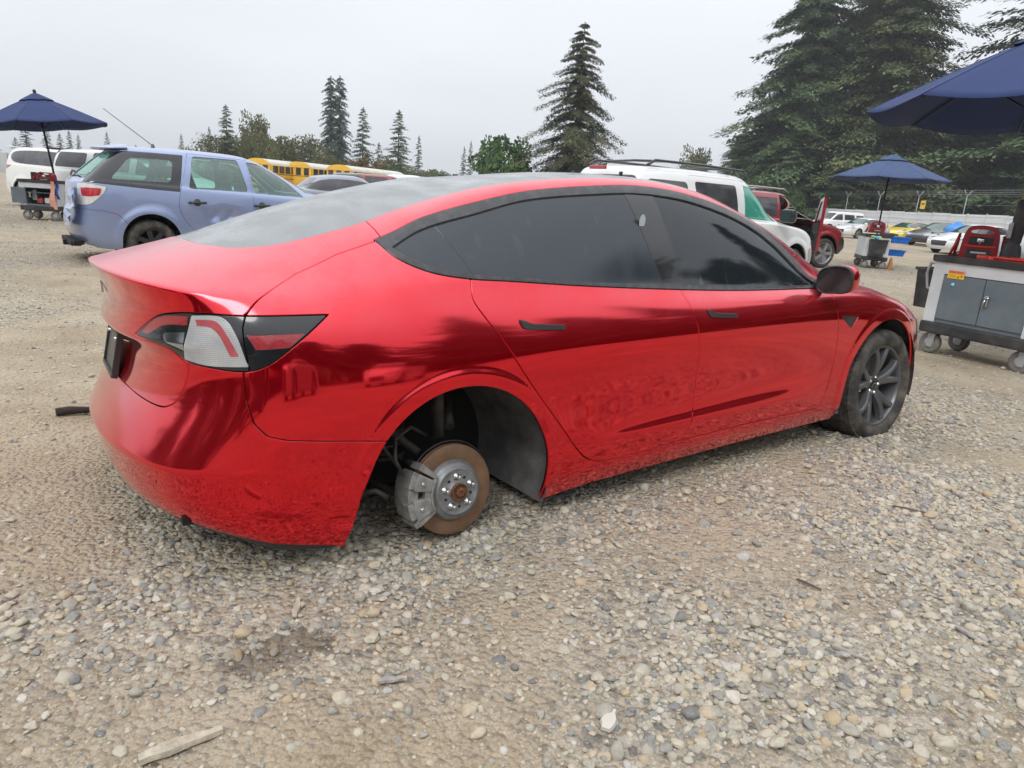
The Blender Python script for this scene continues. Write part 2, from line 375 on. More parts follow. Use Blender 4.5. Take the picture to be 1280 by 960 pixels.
# ------------------------------------------------------------------ the red sedan: body surface (x forward from the front axle, y left, z up)
def red_grid():
    side_x = {4: -3.50, 5: -3.28, 6: -3.07, 7: -2.85, 8: -2.60, 9: -2.35, 10: -2.0, 11: -1.65, 12: -1.30, 13: -.95, 14: -.64, 15: -.35, 16: -.05, 17: .20, 18: .42}
    K = [4, 5, 7, 9, 12, 15, 16, 17, 18]
    rows = []
    def low(rear, ys, z4, zmid, nose, zf=None, x4=0.0):
        k = {i: p for i, p in enumerate(rear)}
        yk = interp_row({c: (y, 0, 0) for c, y in zip(K, ys)}, 19) if False else None
        xs = np.interp(range(4, 19), K, ys)
        for c in range(4, 19):
            z = {4: z4}.get(c, zmid if not callable(zmid) else zmid(side_x[c]))
            k[c] = (side_x[c]+(x4 if c == 4 else 0), xs[c-4], z)
        zf = zf if zf is not None else k[18][2]
        k[19] = (nose-.20, -.765*nose/.845, zf); k[20] = (nose-.085, -.59, zf); k[21] = (nose-.02, -.31, zf); k[22] = (nose, 0, zf)
        rows.append([k[c] for c in range(23)])
    low([(-3.75, 0, .21), (-3.73, -.38, .205), (-3.645, -.655, .20), (-3.545, -.775, .19)], [-.835, -.875, -.88, -.87, -.855, -.865, -.875, -.87, -.82], .185, .19, .74)
    low([(-3.845, 0, .31), (-3.82, -.38, .305), (-3.74, -.665, .30), (-3.64, -.80, .29)], [-.868, -.903, -.915, -.905, -.895, -.905, -.915, -.9, -.855], .285, .275, .80)
    low([(-3.868, 0, .44), (-3.843, -.38, .45), (-3.758, -.67, .455), (-3.658, -.812, .405)], [-.882, -.915, -.927, -.924, -.920, -.92, -.925, -.91, -.865], .41, .395, .835)
    low([(-3.885, 0, .535), (-3.86, -.38, .53), (-3.775, -.675, .52), (-3.66, -.818, .515)], [-.887, -.917, -.929, -.916, -.902, -.916, -.927, -.912, -.868], .51, .50, .845)
    low([(-3.838, 0, .632), (-3.815, -.38, .630), (-3.740, -.665, .622), (-3.645, -.810, .61)], [-.886, -.917, -.929, -.918, -.910, -.918, -.926, -.91, -.865], .61, .61, .835)
    low([(-3.815, 0, .70), (-3.795, -.375, .70), (-3.722, -.655, .705), (-3.632, -.80, .71)], [-.882, -.914, -.926, -.922, -.919, -.918, -.922, -.905, -.855], .71, .71, .81, .68)
    low([(-3.785, 0, .82), (-3.768, -.37, .82), (-3.705, -.64, .82), (-3.615, -.788, .81)], [-.873, -.906, -.920, -.922, -.921, -.914, -.915, -.895, -.838], .80, .79, .80, .70)
    low([(-3.845, 0, .880), (-3.825, -.37, .88), (-3.735, -.645, .885), (-3.615, -.783, .88)], [-.868, -.900, -.912, -.914, -.912, -.905, -.903, -.88, -.82], .87, .85, .795, .70)
    low([(-3.800, 0, .970), (-3.783, -.37, .97), (-3.71, -.63, .97), (-3.60, -.768, .965)], [-.855, -.885, -.893, -.892, -.888, -.888, -.880, -.85, -.79], .95, lambda x: .91+.02*max(0, (-x-1.0)/2), .79, .69)
    rows[-1][16] = (-.05, -.885, .865); rows[-1][17] = (.20, -.86, .815); rows[-1][18] = (.42, -.80, .745)
    rows[-2][16] = (-.05, -.905, .82); rows[-2][17] = (.20, -.885, .775); rows[-2][18] = (.42, -.83, .715)
    rows[-3][16] = (-.05, -.915, .775); rows[-3][17] = (.20, -.9, .735); rows[-3][18] = (.42, -.845, .69)
    # belt bottom / rear lip / hood edge
    rows.append([(-3.868, 0, 1.092), (-3.845, -.36, 1.083), (-3.755, -.61, 1.058), (-3.625, -.735, 1.035), (-3.45, -.80, 1.03), (-3.27, -.835, 1.03), (-3.06, -.845, 1.035), (-2.85, -.85, 1.03),
                 (-2.6, -.85, 1.02), (-2.35, -.85, 1.005), (-2.0, -.848, .99), (-1.65, -.845, .968), (-1.3, -.843, .952), (-.95, -.842, .94), (-.64, -.842, .93), (-.35, -.84, .915), (-.05, -.83, .885),
                 (.2, -.80, .83), (.42, -.745, .75), (.60, -.655, .695), (.70, -.50, .685), (.77, -.28, .68), (.79, 0, .68)])
    rows.append([(-3.71, 0, 1.135), (-3.69, -.34, 1.125), (-3.60, -.57, 1.105), (-3.49, -.675, 1.085), (-3.36, -.75, 1.075), (-3.21, -.80, 1.075), (-3.05, -.828, 1.07), (-2.85, -.84, 1.055),
                 (-2.6, -.842, 1.04), (-2.35, -.842, 1.022), (-2.0, -.84, 1.004), (-1.65, -.838, .982), (-1.3, -.836, .966), (-.95, -.835, .954), (-.65, -.833, .945), (-.43, -.82, .94), (-.22, -.79, .928),
                 (-.03, -.755, .912), (.1, -.70, .898), (.2, -.6, .888), (.28, -.45, .885), (.34, -.25, .885), (.36, 0, .885)])
    rows.append([(-3.555, 0, 1.17), (-3.54, -.32, 1.165), (-3.455, -.52, 1.15), (-3.37, -.62, 1.135), (-3.27, -.705, 1.125), (-3.15, -.765, 1.12), (-3.03, -.80, 1.11), (-2.85, -.825, 1.085),
                 (-2.6, -.832, 1.065), (-2.35, -.832, 1.045), (-2.0, -.83, 1.023), (-1.65, -.828, 1.0), (-1.3, -.826, .983), (-.95, -.825, .972), (-.68, -.822, .962), (-.57, -.81, .96), (-.50, -.79, .96),
                 (-.43, -.76, .962), (-.36, -.70, .965), (-.28, -.6, .97), (-.2, -.45, .975), (-.14, -.24, .98), (-.12, 0, .985)])
    rows.append([(-3.44, 0, 1.21), (-3.42, -.30, 1.205), (-3.35, -.49, 1.193), (-3.28, -.585, 1.18), (-3.20, -.66, 1.172), (-3.10, -.715, 1.172), (-2.98, -.75, 1.178), (-2.82, -.762, 1.19),
                 (-2.58, -.76, 1.203), (-2.33, -.76, 1.205), (-2.0, -.76, 1.20), (-1.65, -.758, 1.19), (-1.3, -.757, 1.165), (-1.02, -.76, 1.115), (-.81, -.77, 1.06), (-.71, -.76, 1.042), (-.64, -.74, 1.038),
                 (-.57, -.71, 1.04), (-.51, -.655, 1.045), (-.44, -.56, 1.05), (-.37, -.42, 1.06), (-.32, -.23, 1.065), (-.30, 0, 1.07)])
    rows.append([(-3.30, 0, 1.26), (-3.285, -.28, 1.255), (-3.22, -.45, 1.245), (-3.15, -.54, 1.235), (-3.09, -.605, 1.23), (-3.02, -.65, 1.236), (-2.92, -.678, 1.262), (-2.78, -.68, 1.295),
                 (-2.55, -.672, 1.34), (-2.3, -.667, 1.37), (-2.0, -.664, 1.388), (-1.68, -.662, 1.382), (-1.38, -.667, 1.342), (-1.14, -.68, 1.275), (-.96, -.70, 1.205), (-.87, -.695, 1.178), (-.80, -.675, 1.165),
                 (-.73, -.64, 1.16), (-.67, -.585, 1.165), (-.61, -.50, 1.175), (-.55, -.37, 1.185), (-.51, -.20, 1.19), (-.49, 0, 1.195)])
    rows.append([(-3.15, 0, 1.307), (-3.13, -.26, 1.302), (-3.07, -.41, 1.295), (-3.02, -.48, 1.288), (-2.97, -.54, 1.286), (-2.91, -.585, 1.293), (-2.82, -.607, 1.316), (-2.70, -.612, 1.347),
                 (-2.5, -.607, 1.386), (-2.27, -.602, 1.412), (-2.0, -.60, 1.427), (-1.70, -.60, 1.422), (-1.43, -.603, 1.392), (-1.22, -.612, 1.345), (-1.07, -.62, 1.292), (-1.0, -.61, 1.272), (-.94, -.585, 1.262),
                 (-.88, -.55, 1.262), (-.82, -.50, 1.27), (-.77, -.42, 1.28), (-.72, -.31, 1.29), (-.69, -.17, 1.295), (-.68, 0, 1.3)])
    rows.append([(-2.95, 0, 1.36), (-2.93, -.22, 1.356), (-2.88, -.34, 1.352), (-2.85, -.40, 1.35), (-2.8, -.45, 1.35), (-2.75, -.48, 1.356), (-2.68, -.495, 1.372), (-2.58, -.50, 1.393),
                 (-2.42, -.50, 1.418), (-2.22, -.50, 1.437), (-2.0, -.50, 1.447), (-1.74, -.50, 1.445), (-1.5, -.50, 1.427), (-1.33, -.50, 1.398), (-1.2, -.495, 1.365), (-1.14, -.48, 1.35), (-1.09, -.455, 1.342),
                 (-1.05, -.42, 1.342), (-1.01, -.375, 1.347), (-.97, -.31, 1.353), (-.93, -.22, 1.362), (-.91, -.12, 1.367), (-.9, 0, 1.37)])
    top = [(x, 0.0, float(np.interp(x, [-2.6, -2.3, -2.0, -1.7, -1.5, -1.25], [1.428, 1.452, 1.466, 1.47, 1.463, 1.438]))) for x in np.linspace(-2.6, -1.25, 23)]
    r16 = []
    for a, b in zip(rows[-1], top): r16.append(((a[0]+b[0])/2, (a[1]+b[1])/2, (a[2]+b[2])/2+.007))
    rows.append(r16); rows.append(top)
    for r in range(len(rows)):
        back = {0: .035, 1: .05, 2: .052, 3: .052, 4: .045, 5: .018, 6: .008, 7: .012, 8: .022, 9: .012}.get(r, 0)
        for c, q in enumerate((1, 1, .8, .45, .1)): p = rows[r][c]; rows[r][c] = (p[0]-back*q, p[1], p[2])
        for c in range(23):
            p = rows[r][c]
            if r >= 12:
                up = RUP(p[0])*min(1, (r-11)/2); rows[r][c] = (p[0], p[1], p[2]+up)
            if r == 0: rows[r][c] = (p[0], p[1], p[2]+(.065 if c < 3 else .035 if c == 3 else -.012 if c < 9 or c > 15 else .012))
            if r == 1 and c < 4: rows[r][c] = (p[0], p[1], p[2]+.025)
    rows[2][4] = (rows[2][4][0], rows[2][4][1], .368); rows[2][5] = (rows[2][5][0], rows[2][5][1], .352)
    rows[0][3] = (rows[0][3][0], rows[0][3][1], .245); rows[0][4] = (rows[0][4][0], rows[0][4][1], .222); rows[0][5] = (rows[0][5][0], rows[0][5][1], .205)
    return rows
RUP = lambda x: float(np.interp(x, [-3.2, -2.4, -1.9, -1.5, -1.2, -.8, -.5], [0, .008, .013, .018, .010, .003, .0]))
RED_CREASE = [(3, 0, 3, .8), (3, 3, 5, .45), (2, 0, 6, .4), (5, 0, 4, .35), (7, 0, 3, .55), (9, 0, 3, .85), (9, 3, 4, .35), (2, 9, 14, .45), (1, 6, 17, .3)]
WR, WF = (-2.87, .335, .374), (-.06, .345, .400)      # wheel arches: x, z, radius
def sstep(a, b, x):
    t = np.clip((x-a)/(b-a), 0, 1); return t*t*(3-2*t)
def red_deform(S):
    V = S.V; side = sstep(-.55, -.75, V[:, 1])
    for (cx, cz, R) in (WR, WF):
        d = np.hypot(V[:, 0]-cx, V[:, 2]-cz); low = 1.0
        V[:, 1] -= side*(.0038*sstep(R+.062, R+.044, d))*low           # the flat lip round each wheel opening
    # lower body line across both doors and the scallop above it
    x = V[:, 0]; dd = sstep(-.72, -1.35, x)*sstep(-2.45, -1.95, x)
    zc = .42+.02*(x+1.5)
    h_ = V[:, 2]-zc; V[:, 1] += side*dd*.0035*sstep(-.006, .030, h_)*(1-sstep(.030, .18, h_))
    recompute_normals(S)
proj_xz = lambda V: V[:, [0, 2]]
proj_xy = lambda V: V[:, [0, 1]]
proj_rear = lambda V: np.stack([np.arctan2(-V[:, 1], -(V[:, 0]+2.9))*.92, V[:, 2]], 1)
# ------------------------------------------------------------------ the red sedan: materials and parts
def paint_mat(name, col, metal=.55, rough=.28, coat=1.0, drops=0.0, dust=0.0, dustcol=(.35, .32, .30), coat_ior=1.5, dirt_low=0.0):
    m = bpy.data.materials.new(name); m.use_nodes = True; n, l = m.node_tree.nodes, m.node_tree.links; b = n['Principled BSDF']
    b.inputs['Metallic'].default_value = metal; b.inputs['Coat Weight'].default_value = coat; b.inputs['Coat IOR'].default_value = coat_ior
    b.inputs['Coat Roughness'].default_value = .02
    tc = n.new('ShaderNodeTexCoord')
    nz = n.new('ShaderNodeTexNoise'); nz.inputs['Scale'].default_value = 900; l.new(tc.outputs['Object'], nz.inputs['Vector'])
    mr = n.new('ShaderNodeMapRange'); mr.inputs[1].default_value = .3; mr.inputs[2].default_value = .7; mr.inputs[3].default_value = .82; mr.inputs[4].default_value = 1.18
    l.new(nz.outputs[0], mr.inputs[0])
    sc = n.new('ShaderNodeVectorMath'); sc.operation = 'SCALE'; sc.inputs[0].default_value = col; l.new(mr.outputs[0], sc.inputs['Scale'])
    # dust film: light on upward faces, road film low on the sides, streaks running down
    geo = n.new('ShaderNodeNewGeometry'); sp = n.new('ShaderNodeSeparateXYZ'); l.new(geo.outputs['Normal'], sp.inputs[0])
    up = n.new('ShaderNodeMapRange'); up.inputs[1].default_value = .12; up.inputs[2].default_value = .95; up.inputs[3].default_value = .015; up.inputs[4].default_value = 1; l.new(sp.outputs[2], up.inputs[0])
    nd = n.new('ShaderNodeTexNoise'); nd.inputs['Scale'].default_value = 5; nd.inputs['Detail'].default_value = 7; nd.inputs['Roughness'].default_value = .62
    l.new(tc.outputs['Object'], nd.inputs['Vector'])
    r2 = n.new('ShaderNodeMapRange'); r2.inputs[1].default_value = .25; r2.inputs[2].default_value = .8; r2.inputs[3].default_value = .45; r2.inputs[4].default_value = 1.25; l.new(nd.outputs[0], r2.inputs[0])
    mu = n.new('ShaderNodeMath'); mu.operation = 'MULTIPLY'; l.new(up.outputs[0], mu.inputs[0]); l.new(r2.outputs[0], mu.inputs[1])
    mu2 = n.new('ShaderNodeMath'); mu2.operation = 'MULTIPLY'; mu2.inputs[1].default_value = dust; l.new(mu.outputs[0], mu2.inputs[0])
    so = n.new('ShaderNodeSeparateXYZ'); l.new(tc.outputs['Object'], so.inputs[0])
    lo = n.new('ShaderNodeMapRange'); lo.inputs[1].default_value = .48; lo.inputs[2].default_value = .2; lo.inputs[3].default_value = 0; lo.inputs[4].default_value = dirt_low; l.new(so.outputs[2], lo.inputs[0])
    ml = n.new('ShaderNodeMath'); ml.operation = 'MULTIPLY'; l.new(lo.outputs[0], ml.inputs[0]); l.new(r2.outputs[0], ml.inputs[1])
    ad = n.new('ShaderNodeMath'); ad.use_clamp = True; l.new(mu2.outputs[0], ad.inputs[0]); l.new(ml.outputs[0], ad.inputs[1])
    mx = n.new('ShaderNodeMix'); mx.data_type = 'RGBA'; l.new(ad.outputs[0], mx.inputs[0]); l.new(sc.outputs[0], mx.inputs[6]); mx.inputs[7].default_value = (*dustcol, 1)
    l.new(mx.outputs[2], b.inputs['Base Color'])
    rr = n.new('ShaderNodeMath'); rr.operation = 'MULTIPLY_ADD'; rr.inputs[1].default_value = .5; rr.inputs[2].default_value = rough; l.new(ad.outputs[0], rr.inputs[0]); l.new(rr.outputs[0], b.inputs['Roughness'])
    cr = n.new('ShaderNodeMath'); cr.operation = 'MULTIPLY_ADD'; cr.inputs[1].default_value = .9; cr.inputs[2].default_value = .012; l.new(ad.outputs[0], cr.inputs[0]); l.new(cr.outputs[0], b.inputs['Coat Roughness'])
    mm = n.new('ShaderNodeMath'); mm.operation = 'MULTIPLY_ADD'; mm.inputs[1].default_value = -metal; mm.inputs[2].default_value = metal; l.new(ad.outputs[0], mm.inputs[0]); l.new(mm.outputs[0], b.inputs['Metallic'])
    # water drops as small relief
    if drops:
        vo = n.new('ShaderNodeTexVoronoi'); vo.inputs['Scale'].default_value = 75; vo.inputs['Randomness'].default_value = 1; l.new(tc.outputs['Object'], vo.inputs['Vector'])
        n3 = n.new('ShaderNodeTexNoise'); n3.inputs['Scale'].default_value = 6; n3.inputs['Detail'].default_value = 3; l.new(tc.outputs['Object'], n3.inputs['Vector'])
        th = n.new('ShaderNodeMapRange'); th.inputs[1].default_value = .50; th.inputs[2].default_value = .75; th.inputs[3].default_value = .0; th.inputs[4].default_value = .30; l.new(n3.outputs[0], th.inputs[0])
        wn_ = n.new('ShaderNodeTexWhiteNoise'); l.new(vo.outputs['Position'], wn_.inputs['Vector'])
        sel = n.new('ShaderNodeMath'); sel.operation = 'LESS_THAN'; sel.inputs[1].default_value = .33; l.new(wn_.outputs['Value'], sel.inputs[0])
        sb = n.new('ShaderNodeMath'); sb.operation = 'SUBTRACT'; sb.use_clamp = True; l.new(th.outputs[0], sb.inputs[0]); l.new(vo.outputs['Distance'], sb.inputs[1])
        dm = n.new('ShaderNodeMath'); dm.operation = 'MULTIPLY'; l.new(sb.outputs[0], dm.inputs[0]); l.new(sel.outputs[0], dm.inputs[1])
        pw = n.new('ShaderNodeMath'); pw.operation = 'POWER'; pw.inputs[1].default_value = .5; l.new(dm.outputs[0], pw.inputs[0])
        bp = n.new('ShaderNodeBump'); bp.inputs['Strength'].default_value = drops; bp.inputs['Distance'].default_value = .003; l.new(pw.outputs[0], bp.inputs['Height'])
        l.new(bp.outputs[0], b.inputs['Coat Normal'])
    return m
M_red = paint_mat('red_paint', (.76, .0004, .012), metal=.86, rough=.055, coat=.7, drops=.5, dust=.40, dustcol=(.70, .27, .33), dirt_low=.01, coat_ior=1.48)
M_blkpl = mat('black_plastic', (.022, .023, .025), .42, var=.25, bump=.15, bscale=300, dirt=(.10, .095, .085), damt=.25)
M_trim = mat('satin_black_trim', (.018, .019, .022), .32, coat=.3, var=.2, dirt=(.12, .12, .12), dscale=25, damt=.35)
M_under = mat('underbody_black', (.006, .006, .006), .8, var=.4)
def glass_dark_mat(name, col, rough, dew, streak=0.0):
    m = bpy.data.materials.new(name); m.use_nodes = True; n, l = m.node_tree.nodes, m.node_tree.links; b = n['Principled BSDF']
    tc = n.new('ShaderNodeTexCoord'); n1 = n.new('ShaderNodeTexNoise'); n1.inputs['Scale'].default_value = 3.5; n1.inputs['Detail'].default_value = 5
    mp = n.new('ShaderNodeMapping'); mp.inputs['Scale'].default_value = (2.2, 1, 1.0); l.new(tc.outputs['Object'], mp.inputs[0]); l.new(mp.outputs[0], n1.inputs['Vector'])
    r = n.new('ShaderNodeMapRange'); r.inputs[1].default_value = .38; r.inputs[2].default_value = .62; r.inputs[3].default_value = rough*.45; r.inputs[4].default_value = rough*1.5
    l.new(n1.outputs[0], r.inputs[0])
    mp2 = n.new('ShaderNodeMapping'); mp2.inputs['Scale'].default_value = (16, 16, .25); l.new(tc.outputs['Object'], mp2.inputs[0])
    n2 = n.new('ShaderNodeTexNoise'); n2.inputs['Scale'].default_value = 1; n2.inputs['Detail'].default_value = 3; l.new(mp2.outputs[0], n2.inputs['Vector'])
    s2 = n.new('ShaderNodeMapRange'); s2.inputs[1].default_value = .62; s2.inputs[2].default_value = .74; s2.inputs[3].default_value = 0; s2.inputs[4].default_value = streak; l.new(n2.outputs[0], s2.inputs[0])
    mx = n.new('ShaderNodeMix'); mx.data_type = 'RGBA'; mx.inputs[6].default_value = (*col, 1); mx.inputs[7].default_value = (.30, .32, .34, 1); l.new(s2.outputs[0], mx.inputs[0])
    n4 = n.new('ShaderNodeTexNoise'); n4.inputs['Scale'].default_value = 420; l.new(tc.outputs['Object'], n4.inputs['Vector'])
    s4 = n.new('ShaderNodeMapRange'); s4.inputs[1].default_value = .35; s4.inputs[2].default_value = .75; s4.inputs[3].default_value = .78; s4.inputs[4].default_value = 1.25; l.new(n4.outputs[0], s4.inputs[0])
    sc = n.new('ShaderNodeVectorMath'); sc.operation = 'SCALE'; l.new(mx.outputs[2], sc.inputs[0]); l.new(s4.outputs[0], sc.inputs['Scale'])
    l.new(sc.outputs[0], b.inputs['Base Color']); l.new(r.outputs[0], b.inputs['Roughness']); b.inputs['IOR'].default_value = 1.55
    if dew:
        vo = n.new('ShaderNodeTexVoronoi'); vo.inputs['Scale'].default_value = 260; l.new(tc.outputs['Object'], vo.inputs['Vector'])
        bp = n.new('ShaderNodeBump'); bp.inputs['Strength'].default_value = dew; bp.inputs['Distance'].default_value = .0006; bp.invert = True
        l.new(vo.outputs['Distance'], bp.inputs['Height']); l.new(bp.outputs[0], b.inputs['Normal'])
    return m
M_glass = glass_dark_mat('side_glass_dew', (.026, .034, .044), .085, .10, .05)
M_glassf = glass_dark_mat('front_door_glass', (.014, .018, .022), .02, .03, .12)
M_roof = glass_dark_mat('roof_glass_dew', (.25, .262, .27), .34, .2, 0)
M_pillar = mat('pillar_gloss_black', (.012, .013, .015), .12, var=.3, coat=.5)
M_lampblk = mat('lamp_smoked_black', (.010, .011, .013), .16, coat=.6)
M_lampred = mat('lamp_red', (.30, .008, .018), .22, coat=1, var=.15, vscale=60, bump=.3, bscale=220)
M_lampclear = mat('lamp_clear', (.36, .37, .385), .10, coat=1, var=.18, vscale=14, bump=.25, bscale=30, dirt=(.30, .25, .18), dscale=7, damt=.35)
def _ribs(m):
    n, l = m.node_tree.nodes, m.node_tree.links; b = n['Principled BSDF']; src = b.inputs['Base Color'].links[0].from_socket; tc = n.new('ShaderNodeTexCoord'); out = src
    for dr, sc_, lo in (('Z', 55, .93), ('Y', 90, .90)):
        w = n.new('ShaderNodeTexWave'); w.bands_direction = dr; w.inputs['Scale'].default_value = sc_; w.inputs['Distortion'].default_value = .6; l.new(tc.outputs['Object'], w.inputs['Vector'])
        r = n.new('ShaderNodeMapRange'); r.inputs[1].default_value = .15; r.inputs[2].default_value = .6; r.inputs[3].default_value = lo; r.inputs[4].default_value = 1.15; l.new(w.outputs['Fac'], r.inputs[0])
        s = n.new('ShaderNodeVectorMath'); s.operation = 'SCALE'; l.new(out, s.inputs[0]); l.new(r.outputs[0], s.inputs['Scale']); out = s.outputs[0]
    l.new(out, b.inputs['Base Color'])
_ribs(M_lampclear)
M_lamppink = mat('lamp_pale_red', (.40, .085, .10), .14, coat=1, var=.2, vscale=30)
M_chrome = mat('reflector', (.55, .57, .6), .15, metal=1, var=.2)
M_rubber = mat('tyre_rubber', (.028, .027, .026), .78, var=.25, dirt=(.16, .14, .115), dscale=9, damt=.75, bump=.3, bscale=120)
M_rim = mat('gunmetal_rim', (.135, .138, .15), .38, metal=.6, var=.15, dirt=(.12, .11, .10), dscale=20, damt=.35)
M_liner = mat('wheel_liner_felt', (.11, .11, .11), .95, var=.35, vscale=14, bump=.8, bscale=160, dirt=(.13, .125, .12), dscale=11, damt=.55)
M_rust = mat('rusty_rotor', (.185, .100, .052), .55, metal=.25, var=.22, vscale=14, bump=.25, bscale=200, dirt=(.20, .16, .12), dscale=22, damt=.5)
M_hat = mat('rotor_hat_grey', (.24, .25, .26), .5, metal=.5, var=.2, vscale=30, bump=.2, bscale=160, dirt=(.16, .13, .1), dscale=22, damt=.4)
M_cal = mat('caliper_grey', (.30, .30, .29), .5, metal=.3, var=.15, vscale=22, bump=.25, bscale=140, dirt=(.13, .115, .1), dscale=26, damt=.7)
M_rustnut = mat('rust_nut', (.14, .055, .025), .8, var=.4, vscale=60, bump=.5, bscale=200)
M_steel = mat('zinc_bolt', (.55, .56, .57), .3, metal=.9)
M_susp = mat('suspension_dark', (.045, .043, .042), .6, metal=.3, var=.4, vscale=20, dirt=(.12, .10, .08), dscale=18, damt=.6)

car = empty('red_sedan', CAR_LOC, CAR_ROT, 'glossy red four-door sedan missing its right rear wheel, brake rotor on the gravel', 'car')
S = subdiv_shell(red_grid(), 4, RED_CREASE); red_deform(S)
Z = lambda lo, hi: (lambda c: (c[:, 2] > lo) & (c[:, 2] < hi))
def arc(cx, cz, R, a0, a1, n): return [(cx+R*math.cos(math.radians(a0+(a1-a0)*i/n)), cz+R*math.sin(math.radians(a0+(a1-a0)*i/n))) for i in range(n+1)]
archR = arc(*WR, 158, 0, 60)+[(-2.500, .05), (-3.335, .05), (-3.300, .22), (-3.258, .385)]
archF = arc(*WF, 200, -20, 70)+[(.34, .05), (-.475, .05), (-.470, .25)]
sidec = lambda c: c[:, 1] < -.4
S.carve(archR, proj_xz, 'void', gap=0, cond=sidec, delete=True)
S.carve(archF, proj_xz, 'void', gap=0, cond=sidec, delete=True)
# daylight opening with its black moulding, then the glass inside it
dlo = smooth_poly([(-3.092, 1.188), (-3.045, 1.130), (-2.943, 1.085), (-2.80, 1.060), (-2.632, 1.046), (-2.256, 1.013), (-1.75, .978), (-1.316, .955), (-.822, .941), (-.60, .937),
                   (-.625, .962), (-.74, 1.00), (-.92, 1.176), (-1.196, 1.304), (-1.531, 1.381), (-1.831, 1.408), (-2.11, 1.398), (-2.437, 1.367), (-2.697, 1.316), (-2.897, 1.264), (-3.026, 1.212)], n=8, sharp=(0, 9, 11))
S.carve(dlo, proj_xz, 'window_moulding', gap=.0022, cond=lambda c: (c[:, 1] < -.55) & (c[:, 0] > -3.2))
glass = smooth_poly([(-3.052, 1.165), (-3.01, 1.135), (-2.937, 1.104), (-2.793, 1.075), (-2.629, 1.059), (-2.252, 1.027), (-1.856, 1.004), (-1.304, .973), (-.851, .957), (-.70, .955),
                     (-.80, 1.010), (-.99, 1.165), (-1.219, 1.272), (-1.55, 1.350), (-1.854, 1.375), (-2.13, 1.364), (-2.454, 1.335), (-2.693, 1.282), (-2.915, 1.228)], n=8, sharp=(0, 9))
S.carve(glass, proj_xz, 'side_glass', frm=['window_moulding'], gap=0)
S.carve([(-1.705, .9), (-1.695, 1.5), (-1.88, 1.5), (-1.835, .9)], lambda V: np.stack([V[:, 0]-(V[:, 2]-.98)*-.20, V[:, 2]], 1), 'pillar_trim', frm=['side_glass'], gap=.002)
# x shifted with height so the pillar leans back as it rises
S.carve([(-1.77, .9), (-1.77, 1.6), (0, 1.6), (0, .9)], proj_xz, 'front_door_glass', frm=['side_glass'], gap=0)
qx = lambda V: np.stack([V[:, 0]-(V[:, 2]-1.06)*-.55, V[:, 2]], 1)
S.carve([(-2.775, .9), (-2.775, 1.6), (-4, 1.6), (-4, .9)], qx, 'quarter_glass', frm=['side_glass'], gap=.002)
# rear lamps (outline in the wrap-round projection)
def rearuv(pts): return proj_rear(np.array([(x, y, 0) for x, y, z in pts]))[:, 0]
def rp(pts): return [(float(u), z) for u, (x, y, z) in zip(rearuv(pts), pts)]
tail_pts = rp([(-3.79, -.455, .893), (-3.760, -.515, .934), (-3.73, -.585, .966), (-3.672, -.689, .981), (-3.547, -.797, .978), (-3.431, -.836, .977), (-3.315, -.854, .975), (-3.372, -.867, .932), (-3.434, -.869, .885),
               (-3.503, -.854, .836), (-3.563, -.822, .818), (-3.645, -.74, .825), (-3.690, -.677, .833), (-3.722, -.62, .868), (-3.757, -.53, .882)])
S.carve(smooth_poly(tail_pts, n=6, sharp=(0, 6)), proj_rear, 'lamp', gap=.0032, cond=lambda c: c[:, 0] < -3.2)
sp_ = rp([(-3.541, -.797, 1.1), (-3.541, -.797, .977), (-3.553, -.804, .944), (-3.556, -.819, .888), (-3.55, -.832, .825), (-3.545, -.832, .7)])
S.carve([(sp_[0][0]+2, 1.1)]+sp_+[(sp_[0][0]+2, .7)], proj_rear, 'lamp_outer', frm=['lamp'], gap=.0032)
S.carve(smooth_poly(rp([(-3.548, -.818, .924), (-3.39, -.868, .926), (-3.44, -.868, .885), (-3.53, -.838, .881)]), n=4, sharp=(0, 1, 2, 3)), proj_rear, 'reflector_outer', frm=['lamp_outer'], gap=0)
S.carve(smooth_poly(rp([(-3.665, -.694, .973), (-3.60, -.762, .972), (-3.572, -.801, .921), (-3.552, -.828, .833), (-3.645, -.742, .831), (-3.692, -.672, .842)]), n=5, sharp=(0, 3, 5)), proj_rear, 'lamp_clear', frm=['lamp'], gap=0)
S.carve(smooth_poly(rp([(-3.655, -.703, .962), (-3.612, -.752, .960), (-3.590, -.785, .918), (-3.571, -.812, .862), (-3.585, -.79, .862), (-3.603, -.768, .915), (-3.622, -.742, .942), (-3.653, -.712, .946)]), n=5, sharp=(0, 3, 4, 7)), proj_rear, 'lamp_red_arc', frm=['lamp_clear'], gap=0)
S.carve(smooth_poly(rp([(-3.768, -.492, .903), (-3.745, -.545, .944), (-3.715, -.612, .966), (-3.672, -.685, .970), (-3.676, -.681, .944), (-3.716, -.612, .940), (-3.738, -.56, .920), (-3.752, -.53, .903)]), n=5, sharp=(0, 3, 4, 7)), proj_rear, 'lamp_red_in', frm=['lamp'], gap=0)
S.carve(smooth_poly(rp([(-3.725, -.59, .915), (-3.68, -.676, .925), (-3.686, -.673, .862), (-3.722, -.61, .885)]), n=4, sharp=(0, 1, 2, 3)), proj_rear, 'lamp_reverse', frm=['lamp'], gap=0)
